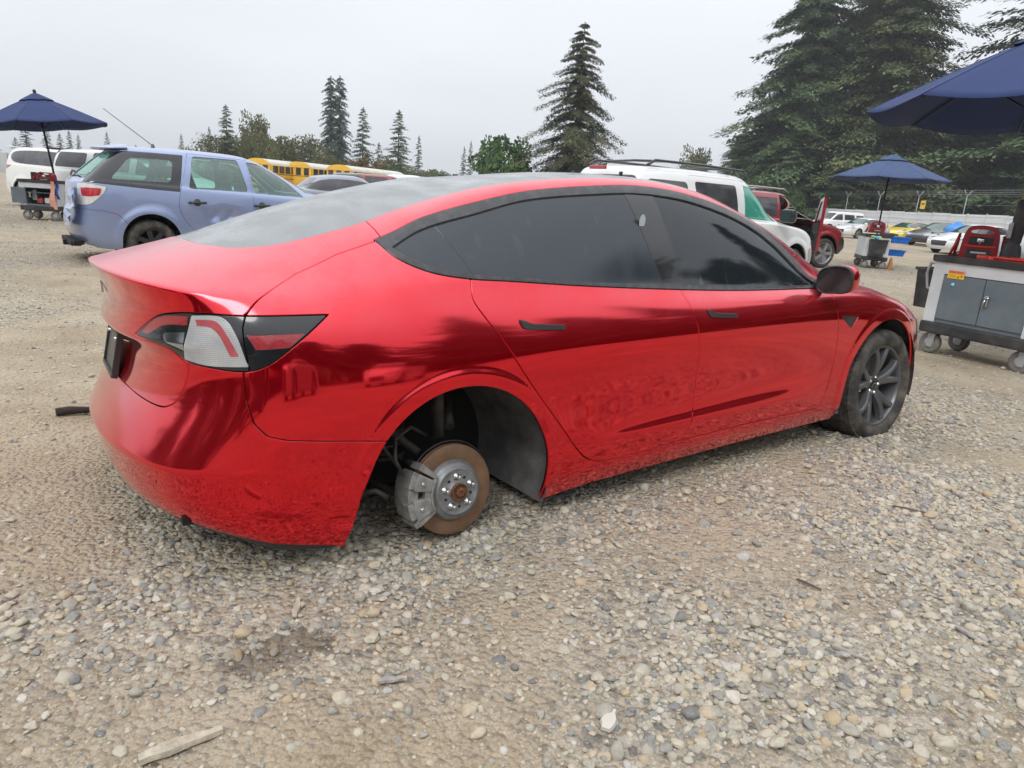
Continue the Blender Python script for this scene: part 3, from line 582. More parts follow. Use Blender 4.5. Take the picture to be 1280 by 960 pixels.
# glass roof with rear window, windscreen
roofg = smooth_poly([(-3.562, .05), (-3.562, -.227), (-3.508, -.415), (-3.447, -.492), (-3.368, -.537), (-3.23, -.566), (-3.076, -.574), (-2.932, -.562), (-2.743, -.566), (-2.474, -.578), (-2.189, -.583), (-2.0, -.583), (-1.7, -.580), (-1.45, -.585), (-1.25, -.60),
                     (-1.10, -.62), (-.75, -.685), (-.52, -.735), (-.46, -.70), (-.30, -.5), (-.2, -.2), (-.17, .05)], n=6, sharp=(0, 21))
S.carve(roofg, proj_xy, 'roof_glass', gap=.003, cond=lambda c: c[:, 2] > .95)
# trunk lid
S.carve([(-3.535, -.797), (-3.48, -.777), (-3.366, -.724), (-3.225, -.696), (-3.098, -.698), (-3.066, -.695), (-3.072, -.5), (-3.2, .2), (-4.2, .2), (-4.2, -.797)], proj_xy, 'trunk_lid', gap=.0032, cond=lambda c: c[:, 2] > .978)
tl = rp([(-3.6, .2, 1.3), (-3.87, .2, .715), (-3.85, -.06, .695), (-3.83, -.2, .692), (-3.80, -.42, .685), (-3.765, -.56, .682), (-3.745, -.615, .69), (-3.725, -.66, .72), (-3.69, -.68, .80), (-3.69, -.682, .9), (-3.6, -.80, .93), (-3.53, -.797, .978)])
tl = tl[:-1]+[(tl[-1][0]-.0, .978), (tl[-1][0], 1.3)]
tl = tl[:2]+[tuple(q) for q in smooth_poly(tl[2:], closed=False, n=4, sharp=(7, 8, 9))]
S.carve(tl, proj_rear, 'trunk_lid', gap=.0032, cond=lambda c: (c[:, 2] <= .978) & (c[:, 0] < -3.3))
# bumper
bp_ = rp([(-3.575, -.815, .93), (-3.565, -.821, .818), (-3.565, -.833, .736), (-3.552, -.85, .665), (-3.52, -.867, .624), (-3.467, -.884, .607), (-3.328, -.908, .587), (-3.16, -.93, .562), (-3.0, -.93, .55), (-3.0, -.93, 0), (-3.9, .3, 0), (-3.9, .3, .93)])
S.carve(bp_, proj_rear, 'rear_bumper', gap=.0032, cond=lambda c: (c[:, 0] < -3.0) & (c[:, 2] < .93))
vl = rp([(-3.885, .3, .345), (-3.881, 0, .345), (-3.86, -.35, .345), (-3.80, -.60, .343), (-3.736, -.721, .335), (-3.64, -.792, .300), (-3.524, -.844, .262), (-3.35, -.875, .222), (-3.30, -.88, .20), (-3.1, -.9, .15), (-3.0, -.9, 0), (-3.9, .3, 0)])
S.carve(vl, proj_rear, 'rear_valance', frm=['rear_bumper', 'body'], gap=.001, cond=lambda c: (c[:, 0] < -3.1) & (c[:, 2] < .40))
# doors
rd = [(-2.80, 1.10), (-2.803, 1.05), (-2.807, .992), (-2.775, .935), (-2.725, .867), (-2.593, .682), (-2.45, .505), (-2.355, .384), (-2.30, .335), (-2.24, .312), (-2.15, .303), (-1.987, .304), (-1.727, .310),
      (-1.700, .38), (-1.683, .46), (-1.682, .675), (-1.695, .801), (-1.722, .887), (-1.752, .975), (-1.78, 1.1)]
S.carve(smooth_poly(rd, n=5, sharp=(0, 12, 19)), proj_xz, 'rear_door', gap=.0036, cond=lambda c: (c[:, 1] < -.7))
fd = [(-1.78, 1.1), (-1.752, .975), (-1.722, .887), (-1.695, .801), (-1.682, .675), (-1.683, .46), (-1.700, .38), (-1.727, .310), (-1.286, .310), (-.66, .304), (-.635, .37), (-.600, .49), (-.585, .603), (-.598, .76), (-.628, .88), (-.66, .96), (-.68, 1.1)]
S.carve(smooth_poly(fd, n=5, sharp=(0, 7, 9, 16)), proj_xz, 'front_door', gap=.0036, cond=lambda c: (c[:, 1] < -.7))
# fender, bonnet, front bumper
S.carve([(-.72, .0), (-.72, 1.08), (2, 1.08), (2, .0)], proj_xz, 'fender', gap=0, cond=lambda c: (c[:, 1] < -.3))
S.carve([(-.40, .2), (-.43, -.705), (.0, -.73), (.40, -.70), (.62, -.58), (.74, -.3), (.76, .2)], proj_xy, 'bonnet', frm=['fender', 'body'], gap=.002, cond=lambda c: (c[:, 2] > .6) & (c[:, 0] > -.6))
S.carve([(.335, .0), (.36, .60), (.50, .66), (.7, .6), (1.5, .6), (1.5, 0)], proj_xz, 'front_bumper', frm=['fender', 'body'], gap=.002, cond=lambda c: c[:, 0] > .2)
S.carve(smooth_poly([(-.572, .790), (-.53, .793), (-.395, .783), (-.41, .765), (-.450, .722), (-.475, .724)], n=3, sharp=(0, 2, 4)), proj_xz, 'badge_recess', frm=['fender', 'front_door'], gap=0)

def red_part(lab, name, m, parent=car, both=True, **k):
    V, N, F = S.part(lab); out = []
    if len(F) == 0: print('EMPTY', lab); return out
    if both == 'mid': out.append(mesh_obj(name, panel_mesh(name, V, N, F, m, mirror=2, **k), parent)); return out
    p = parent if isinstance(parent, (list, tuple)) else (parent, parent)
    out.append(mesh_obj(name, panel_mesh(name, V, N, F, m, **k), p[0])); out.append(mesh_obj(name, panel_mesh(name, V, N, F, m, mirror=1, **k), p[1])); return out
def split_label(lab, others):
    F = S.F; ids = np.nonzero(S.L == S.lab(lab))[0]; u, inv = np.unique(F[ids], return_inverse=True); inv = inv.reshape(-1, 3); comp = np.arange(len(u))
    while True:
        m = comp[inv].min(1); new = comp.copy()
        for k in range(3): np.minimum.at(new, inv[:, k], m)
        new = new[new]
        if (new == comp).all(): break
        comp = new
    fc = comp[inv[:, 0]]; vals, cnt = np.unique(fc, return_counts=True); o = vals[np.argsort(-cnt)]
    others = [others] if isinstance(others, str) else others
    for i, v in enumerate(o[1:]):
        if (fc == v).sum() < 12: S.L[ids[fc == v]] = S.lab('crumb')
        else: S.L[ids[fc == v]] = S.lab(others[min(i, len(others)-1)])
split_label('body', ['cowl_piece', 'cowl_piece2', 'cowl_piece3'])
red_part('body', 'body_side', M_red)
for q_, n_ in (('cowl_piece', 'cowl_panel'), ('cowl_piece2', 'sill_piece'), ('cowl_piece3', 'pillar_base')):
    if (S.L == S.lab(q_)).any(): red_part(q_, n_, M_red)
# dark shell just inside the panels: what one sees down the gaps
S0 = subdiv_shell(red_grid(), 2, RED_CREASE); red_deform(S0)
S0.carve(archR, proj_xz, 'void', cond=sidec, delete=True); S0.carve(archF, proj_xz, 'void', cond=sidec, delete=True)
V, N, F = S0.part('body'); mesh_obj('inner_shell', panel_mesh('inner_shell', V, N, F, M_under, skirt=0, offset=-.020, mirror=2), car)
rdoor = red_part('rear_door', 'rear_door', M_red); fdoor = red_part('front_door', 'front_door', M_red)
red_part('fender', 'fender', M_red); red_part('bonnet', 'bonnet', M_red, both='mid'); red_part('front_bumper', 'front_bumper', M_red, both='mid')
trunk = red_part('trunk_lid', 'trunk_lid', M_red, both='mid')[0]; red_part('rear_bumper', 'rear_bumper', M_red, both='mid'); red_part('rear_valance', 'rear_valance', M_blkpl, both='mid', offset=-.004)
red_part('roof_glass', 'roof_glass', M_roof, both='mid', offset=-.002)
red_part('window_moulding', 'window_moulding', M_trim, offset=.004, skirt=.014)
red_part('side_glass', 'rear_door_glass', M_glass, parent=rdoor, offset=-.005); red_part('quarter_glass', 'quarter_glass', M_glass, offset=-.005)
red_part('front_door_glass', 'front_door_glass', M_glassf, parent=fdoor, offset=-.005); red_part('pillar_trim', 'pillar_trim', M_pillar, offset=-.003)
lamps = red_part('lamp', 'tail_lamp', M_lampblk); red_part('lamp_outer', 'tail_lamp_corner', M_lampblk)
red_part('reflector_outer', 'red_reflector', M_lampred, offset=-.001); red_part('lamp_clear', 'lamp_lens', M_lampclear, parent=lamps, offset=.001)
red_part('lamp_red_arc', 'lamp_red_arc', M_lamppink, parent=lamps, offset=.002); red_part('lamp_red_in', 'lamp_red_strip', M_lampred, parent=lamps, offset=.0)
red_part('lamp_reverse', 'reversing_lens', M_chrome, parent=lamps, offset=-.004); red_part('badge_recess', 'fender_badge', M_blkpl, offset=-.006)

def surf_y(x, z):        # y of the right flank at (x, z)
    V = SURF; d = (V[:, 0]-x)**2+(V[:, 2]-z)**2; i = np.argsort(d)[:6]; w = 1/(d[i]+1e-6); return float((V[i, 1]*w).sum()/w.sum())
SURF = S.V[(S.V[:, 1] < -.55) & (S.V[:, 0] > -3.2)]
# door handles (flush bars with a broad rear end), glass strips on the lamps, badge
for (cx, cz, doors) in ((-2.535, .886, rdoor), (-1.535, .863, fdoor)):
    prof = smooth_poly([(-.100, .022), (-.078, .020), (-.045, .009), (.095, .009), (.104, .0), (.095, -.010), (-.060, -.013), (-.088, -.006)], n=4, sharp=(1, 2, 3, 5, 6))
    for sgn, d in zip((1, -1), doors):
        mb = MB(); n = len(prof); vs = []
        for (a, b) in prof:
            x, z = cx+a, cz+b-a*.09; vs.append((x, (surf_y(x, z)+.002)*sgn, z))
        for (a, b) in prof:
            x, z = cx+a*.985, cz+b*.82-a*.09; vs.append((x, (surf_y(x, z)-.0075)*sgn, z))
        fs = [list(range(n, 2*n))]+[(i, (i+1) % n, n+(i+1) % n, n+i) for i in range(n)]
        mb.add(vs, fs, M_blkpl); mb.build('door_handle', None, d)
# mirrors
def mirror_part(sgn, door):
    mb = MB(); bm = bmesh.new(); bmesh.ops.create_uvsphere(bm, u_segments=28, v_segments=18, radius=1)
    for v in bm.verts:
        x, y, z = v.co
        f = 1 if x > 0 else .55
        x2 = math.copysign(abs(x)**1.0, x)*.105*f
        sq = (abs(y)**3.2+abs(z)**3.2)**(1/3.2)+1e-6; k = math.sqrt(y*y+z*z)/sq
        y2, z2 = y*k*.086, z*k*.070
        if x < -.2: x2 = -.030+(x+.2)*.02
        z2 -= .012*(1 if y > 0 else 0)*abs(y)
        v.co = (x2-.745-y2*.22, -.965+y2, .998+z2+x2*.05)
    bm.verts.index_update()
    back = [f for f in bm.faces if all(v.co.x < -.767-(v.co.y+.965)*.22 for v in f.verts)]
    vs = [(v.co.x, v.co.y*sgn, v.co.z) for v in bm.verts]
    bset = set(back); mb.add(vs, [[v.index for v in f.verts] for f in bm.faces if f not in bset], M_red, True)
    sh = mb.build('wing_mirror', None, door)
    mr = MB(); ring = []
    for k in range(40):
        g = 2*math.pi*k/40; c, s_ = math.cos(g), math.sin(g); q = (abs(c)**3.2+abs(s_)**3.2)**(-1/3.2); ring.append((c*q, s_*q))
    def loop(k, dx): return [(-.775+dx-a*.086*k*.22, (-.965+a*.086*k)*sgn, .997+b*.070*k-.012*(a if a > 0 else 0)) for a, b in ring]
    A, B, Cc = loop(1.01, .004), loop(.93, -.006), loop(.90, .006)
    vs = A+B+Cc; n = 40; fs = [(i, (i+1) % n, n+(i+1) % n, n+i) for i in range(n)]+[(n+i, n+(i+1) % n, 2*n+(i+1) % n, 2*n+i) for i in range(n)]
    mr.add(vs, fs, M_blkpl); mr.build('mirror_surround', None, sh)
    mg = MB(); mg.add(Cc, [list(range(n))], M_mirror); mg.build('mirror_glass', None, sh)
    ml = MB(); ml.tube([(-.70, -.82*sgn, .952), (-.715, -.90*sgn, .945), (-.725, -.96*sgn, .950)], [.030, .022, .026], 10, M_blkpl); ml.build('mirror_foot', None, sh)
M_mirror = mat('mirror_glass', (.10, .11, .12), .06, metal=.8)
for sgn, d in zip((1, -1), fdoor): mirror_part(sgn, d)
# licence plate frame with a dark dirty plate, small emblem above
def on_tail(y, z):
    V = S.V[(S.V[:, 0] < -3.6)]; d = (V[:, 1]+abs(y))**2+(V[:, 2]-z)**2; i = np.argsort(d)[:4]; w = 1/(d[i]+1e-6); return float((V[i, 0]*w).sum()/w.sum())
Mpl = XF((-3.830, 0, .768), (0, math.radians(13), 0))
fr = MB(); W2, H2 = .158, .080
for (cy, cz, dy, dz) in ((0, H2-.007, 2*W2, .014), (0, -H2+.007, 2*W2, .014), (W2-.006, 0, .012, 2*H2), (-W2+.006, 0, .012, 2*H2)): fr.box((0, cy, cz), (.022, dy-.001*abs(cz), dz), M_blkpl, Mpl, bev=.003)
frame = fr.build('plate_frame', None, trunk)
pl = MB(); pl.box((.002, 0, 0), (.008, 2*W2-.02, 2*H2-.02), mat('dark_plate', (.085, .08, .065), .45, var=.3, vscale=14, dirt=(.03, .03, .03), dscale=12, damt=.7), Mpl); pl.build('licence_plate', None, frame)
for sy in (-.11, .11):
    q = MB(); q.lathe([(0, -.014), (.006, -.014), (.006, 0)], 10, M_steel, Mpl @ XF((0, sy, .055)), axis='x'); q.build('plate_screw', None, frame)
em = MB(); ex = on_tail(0, 1.0)-.004
em.prism(smooth_poly([(-.022, .020), (0, .025), (.022, .020), (.019, .012), (.005, .014), (0, -.024), (-.005, .014), (-.019, .012)], n=3, sharp=(0, 2, 3, 5, 7)), ex-.003, ex+.004, 'x', M_steel, XF((0, 0, 1.0)))
em.build('trunk_badge', None, trunk)
# oval inspection sticker on the pillar trim
px_, pz_ = -1.90, 1.26; st = MB(); ns = 24
st.add([(px_+.018*math.cos(2*math.pi*k/ns), surf_y(px_, pz_)-.006-.1*.03*math.sin(2*math.pi*k/ns), pz_+.030*math.sin(2*math.pi*k/ns)) for k in range(ns)], [list(range(ns))], mat('clear_sticker', (.45, .52, .58), .3))
st.build('pillar_sticker', None, car)

# front wheel: tyre flat at the bottom, five pairs of spokes
def red_wheel(sgn, cx, flat=True):
    w = empty('front_wheel', (cx, -.795*sgn, .335), (math.radians(-3)*sgn, 0, 0)); w.parent = car; o = -1*sgn
    R, r0, hw = .334, .237, .112
    prof = [(r0-.004, hw*.80), (r0+.004, hw*.92), (r0+.016, hw*.98), (r0+.030, hw*1.06), (r0+.052, hw*1.10), (r0+.070, hw*1.05), (R-.016, hw*.96), (R-.006, hw*.86), (R, hw*.70)]
    prof = [(r, -h) for r, h in prof]+[(R+.001, -hw*.3), (R+.001, hw*.3)]+[(r, h) for r, h in prof[::-1]]
    mb = MB(); mb.lathe([(r, h*sgn) for r, h in prof], 96, M_rubber)
    for v in mb.v:
        if flat and v.z < -.292:
            ex = -.292-v.z; v.y += math.copysign(ex*.55, v.y) if abs(v.y) > .02 else 0; v.z = -.292-ex*.12
    tyre = mb.build('tyre', None, w)
    # tread: blocks between circumferential grooves, real relief
    tb = MB()
    for k in range(64):
        a = 2*math.pi*k/64
        for (yy, wd, sk) in ((-.080, .036, .02), (-.034, .034, -.02), (.034, .034, .02), (.080, .036, -.02)):
            z0 = R+.0035 if abs(yy) < .06 else R-.002
            Mx = Matrix.Rotation(a+sk, 4, 'Y')
            p = Mx @ Vector((0, yy, -z0))
            if flat and p.z < -.285: continue
            tb.box((0, yy, z0), (.024, wd, .009), M_rubber, Matrix.Rotation(a+sk, 4, 'Y'))
    t = tb.build('tyre_tread', None, tyre); t['kind'] = 'stuff'
    rb = MB(); f = -sgn      # outside direction in y
    rb.lathe([(r0+.004, .098*f), (r0-.002, .103*f), (r0-.010, .098*f), (r0-.014, .080*f), (r0-.030, .02*f), (r0-.034, -.09*f), (r0+.002, -.10*f)], 72, M_rim)
    rb.build('rim', None, w)
    for k in range(5):
        a = 2*math.pi*k/5+.30
        for q in (-1, 1):
            sb = MB(); n = 8; da = q*math.radians(15.5)
            for i in range(n): pass
            pts = []; ws = []
            for i in range(n+1):
                t_ = i/n; r = .045+(.226-.045)*t_; ang = da*(t_**.75); y = f*(.058+.034*math.sin(t_*1.9)*.9+.004*t_); pts.append((r*math.cos(ang), y, r*math.sin(ang))); ws.append(.025-.010*t_+(.006 if t_ > .9 else 0))
            vs = []; rot = Matrix.Rotation(-a, 4, 'Y')
            for i, (p, wd) in enumerate(zip(pts, ws)):
                t2 = Vector(pts[min(i+1, n)])-Vector(pts[max(i-1, 0)]); sd = Vector((-t2.z, 0, t2.x)).normalized()
                P = Vector(p); dp = Vector((0, -f*.030, 0)); up_ = Vector((0, f*.006, 0))
                for v in (P+sd*wd*1.25+dp, P+sd*wd, P+sd*wd*.55+up_, P-sd*wd*.55+up_, P-sd*wd, P-sd*wd*1.25+dp): vs.append(rot @ v)
            fs = []
            for i in range(n):
                for j in range(5): fs.append((i*6+j, i*6+j+1, (i+1)*6+j+1, (i+1)*6+j))
            fs.append((n*6, n*6+1, n*6+2, n*6+3, n*6+4, n*6+5)); sb.add(vs, fs, M_rim); sb.build('spoke', None, w)
    hb = MB(); hb.lathe([(0, .060*f), (.026, .060*f), (.030, .056*f), (.030, .030*f)], 24, M_lampblk); hb.lathe([(.030, .050*f), (.058, .066*f), (.066, .050*f), (.066, .02*f)], 40, M_rim); hb.build('hub', None, w)
    for k in range(5):
        a = 2*math.pi*k/5; nb = MB(); nb.lathe([(0, .068*f), (.009, .068*f), (.011, .064*f), (.011, .045*f)], 6, M_steel, XF((.048*math.cos(a), 0, .048*math.sin(a))), smooth=False); nb.build('lug_nut', None, w)
    di = MB(); di.lathe([(.06, .0), (.165, .0), (.165, -.02*f), (.06, -.02*f)], 40, M_hat); di.build('brake_disc', None, w)
    return w
red_wheel(1, -.02); red_wheel(-1, -.02)

# wheel housings: liner shell, dark inside
def housing(sgn, cx, cz, R, a0, a1, rear):
    mb = MB(); n = 40; vs = []; Y = [-.905, -.895, -.80, -.66, -.50, -.42]
    rs = [R-.003, R+.012, R+.012, R+.006, R-.005, R-.06]
    for yy, rr in zip(Y, rs):
        for i in range(n+1):
            a = math.radians(a0+(a1-a0)*i/n); wob = .006*math.sin(a*9)+.004*math.sin(a*23) if -.85 < yy < -.5 else 0
            vs.append((cx+(rr+wob)*math.cos(a), yy*sgn, cz+(rr+wob)*math.sin(a)))
    fs = [(j*(n+1)+i, j*(n+1)+i+1, (j+1)*(n+1)+i+1, (j+1)*(n+1)+i) for j in range(len(Y)-1) for i in range(n)]
    mb.add(vs, fs, M_liner, True); return mb.build('wheel_liner', None, car)
for sgn in (1, -1):
    housing(sgn, WR[0], WR[1], WR[2]+.012, -23, 96, True); housing(sgn, WF[0], WF[1], WF[2]+.01, -15, 195, False)
    ib = MB(); ib.box((0, -.44*sgn, .5), (.95, .02, .6), M_under); ib.build('front_wheel_house', None, car)
    ib = MB(); ib.box((-2.9, -.44*sgn, .52), (.95, .02, .62), M_under)
    ib.box((-3.20, -.66*sgn, .80), (.42, .40, .02), M_under); ib.box((-2.72, -.66*sgn, .745), (.5, .4, .01), M_under)
    ib.box((-3.36, -.62*sgn, .50), (.02, .40, .60), M_under); ib.build('inner_wheel_house', None, car)
fl = MB(); fl.box((-1.45, 0, .235), (1.9, 1.56, .03), M_under); fl.box((-2.9, 0, .30), (1.1, .86, .03), M_under); fl.box((-3.5, 0, .34), (.5, 1.4, .03), M_under); fl.build('floor_pan', None, car)
# exposed rear hub: disc, hat, studs, caliper with bracket, dust shield, knuckle, links, spring
def rear_hub(sgn):
    h = empty('rear_hub', (-2.872, -.835*sgn, .300), (math.radians(-6.8)*sgn, 0, math.radians(3)*sgn)); h.parent = car; f = -sgn
    mb = MB(); mb.lathe([(.100, -.003*f), (.104, 0), (.164, 0), (.1675, -.002*f), (.1675, -.008*f), (.150, -.010*f)], 80, M_rust)
    mb.lathe([(.150, -.010*f), (.150, -.016*f), (.1675, -.018*f), (.1675, -.024*f), (.09, -.024*f)], 80, M_rust); mb.build('brake_rotor', None, h)
    ht = MB(); ht.lathe([(.113, .0005*f), (.110, .006*f), (.106, .018*f), (.098, .026*f), (.089, .028*f), (.087, .035*f), (.082, .036*f), (.080, .034*f), (.034, .034*f), (.032, .040*f), (.0, .040*f)], 64, M_hat); hat = ht.build('rotor_hat', None, h)
    for k in range(5):
        a = math.radians(20+72*k); X = XF((.0570*math.cos(a), 0, .0570*math.sin(a)))
        s_ = MB(); s_.lathe([(.013, .034*f), (.013, .037*f), (.0075, .037*f), (.0075, .058*f), (.006, .061*f), (0, .061*f)], 12, M_steel, X); s_.build('wheel_stud', None, hat)
        a2 = a+math.radians(36); d_ = MB(); d_.lathe([(0, .0348*f), (.0055, .0348*f), (.0055, .033*f)], 10, M_under, XF((.0560*math.cos(a2), 0, .0560*math.sin(a2)))); d_.build('hat_hole', None, hat)
    nt = MB(); nt.lathe([(.033, .036*f), (.033, .048*f), (.029, .050*f), (.027, .042*f), (.018, .042*f)], 24, M_rustnut); nt.lathe([(.018, .038*f), (.018, .056*f), (.014, .058*f), (.010, .058*f), (.009, .054*f), (0, .054*f)], 6, M_rustnut, smooth=False); nt.build('axle_nut', None, hat)
    ds = MB(); ds.lathe([(.05, -.040*f), (.150, -.040*f), (.172, -.036*f), (.180, -.024*f), (.176, -.022*f)], 48, M_susp, a0=math.radians(-60), a1=math.radians(215)); ds.build('dust_shield', None, h)
    # caliper sits behind the axle, wrapped over the disc edge
    c = MB(); a = math.radians(186)
    def P(r, ang, y): return (r*math.cos(ang), y*f, r*math.sin(ang))
    def blk(r0, r1, a0, a1, y0, y1, m, nseg=6, bev=0):
        vs = []; 
        for i in range(nseg+1):
            an = math.radians(a0+(a1-a0)*i/nseg)
            for (r, y) in ((r0, y0), (r1, y0), (r1, y1), (r0, y1)): vs.append(P(r, an, y))
        fs = [(0, 1, 2, 3), tuple(4*nseg+q for q in (3, 2, 1, 0))]
        for i in range(nseg):
            for q in range(4): fs.append((4*i+q, 4*i+(q+1) % 4, 4*(i+1)+(q+1) % 4, 4*(i+1)+q))
        return vs, fs
    cal = MB()
    for (r0, r1, a0, a1, y0, y1) in ((.118, .186, 160, 180, .012, .046), (.118, .186, 190, 214, .012, .046), (.118, .140, 178, 192, .012, .043), (.160, .200, 160, 214, -.045, .030), (.180, .206, 163, 178, .0, .040), (.180, .206, 194, 211, .0, .040), (.12, .20, 162, 212, -.075, -.030)):
        cal.add(*blk(r0, r1, a0, a1, y0, y1, None), M_cal)
    cal.lathe([(0, -.11*f), (.030, -.11*f), (.034, -.10*f), (.034, -.06*f)], 20, M_cal, XF(P(.150, math.radians(186), 0)))
    body = cal.build('brake_caliper', None, h)
    md = body.modifiers.new('b', 'BEVEL'); md.width = .0035; md.segments = 2; md.limit_method = 'ANGLE'
    br = MB()
    for (r0, r1, a0, a1, y0, y1) in ((.108, .118, 156, 218, .026, .044), (.112, .190, 214, 222, -.03, .040), (.112, .190, 149, 157, -.03, .040), (.175, .200, 216, 222, -.07, .035)): br.add(*blk(r0, r1, a0, a1, y0, y1, None), M_cal)
    b2 = br.build('caliper_bracket', None, h); md = b2.modifiers.new('b', 'BEVEL'); md.width = .003; md.segments = 2; md.limit_method = 'ANGLE'
    for ang in (152, 218):
        g = MB(); q = math.radians(ang); g.lathe([(0, -.10*f), (.009, -.10*f), (.009, -.085*f), (.013, -.08*f), (.011, -.07*f), (.013, -.06*f), (.011, -.05*f), (.010, -.02*f), (.014, -.01*f), (.014, .012*f), (0, .014*f)], 14, M_susp, XF(P(.176, q, 0))); g.build('slide_pin', None, h)
    for (r_, ang) in ((.158, 170), (.158, 203)):
        g = MB(); g.lathe([(.008, .046*f), (.008, .050*f), (.005, .052*f), (0, .052*f)], 8, M_steel, XF(P(r_, math.radians(ang), 0))); g.build('caliper_bolt', None, body)
    pad = MB(); pad.add(*blk(.108, .150, 166, 208, .002, .011, None), M_susp); pad.build('brake_pad', None, h)
    for o_ in h.children:
        if o_.name.startswith(('brake_caliper', 'caliper_bracket', 'slide_pin', 'brake_pad')): o_.rotation_euler = (0, math.radians(13), 0)
    kn = MB(); kn.box((-.02, -.085*f, 0), (.12, .07, .20), M_susp, bev=.02); kn.lathe([(.055, -.045*f), (.060, -.10*f), (.045, -.12*f), (0, -.12*f)], 24, M_susp); kn.build('knuckle', None, h)
    # links and spring, in body axes
    for (p0, p1, r, nm) in (((-2.82, -.72, .50), (-2.70, -.46, .62), .018, 'upper_link'), ((-2.95, -.72, .42), (-3.12, -.45, .60), .016, 'upper_link'), ((-2.95, -.74, .22), (-3.10, -.45, .28), .017, 'toe_link'), ((-2.87, -.74, .20), (-2.75, -.45, .26), .024, 'lower_arm'), ((-2.86, -.70, .46), (-2.84, -.66, .80), .026, 'damper'), ((-3.02, -.78, .34), (-3.20, -.70, .56), .006, 'brake_hose')):
        g = MB(); p0, p1 = (p0[0], p0[1]*sgn, p0[2]), (p1[0], p1[1]*sgn, p1[2]); mid = tuple((a+b)/2+(.02 if nm == 'brake_hose' else 0) for a, b in zip(p0, p1)); g.tube([p0, mid, p1], r, 10, M_susp); g.build(nm, None, car)
    sp = MB(); pts = [(-3.02+.06*math.cos(t*.55), (-.60+.06*math.sin(t*.55))*sgn, .36+t*.0042) for t in range(0, 86)]; sp.tube(pts, .007, 6, M_susp); sp.build('coil_spring', None, car)
    ho = MB(); ho.tube([(-3.07, -.83*sgn, .40), (-3.10, -.84*sgn, .46), (-3.08, -.80*sgn, .52), (-3.0, -.76*sgn, .54), (-2.93, -.74*sgn, .49)], .007, 8, M_susp); ho.tube([(-3.13, -.84*sgn, .33), (-3.17, -.83*sgn, .36), (-3.22, -.80*sgn, .35)], .009, 8, M_susp); ho.build('brake_hose', None, car)
    bk = MB(); bk.box((-2.93, -.78*sgn, .72), (.26, .14, .012), M_red, XF(), bev=.004); bk.box((-3.02, -.80*sgn, .695), (.20, .05, .045), M_red, bev=.006); bk.build('inner_arch_flange', None, car)
rear_hub(1); rear_hub(-1)
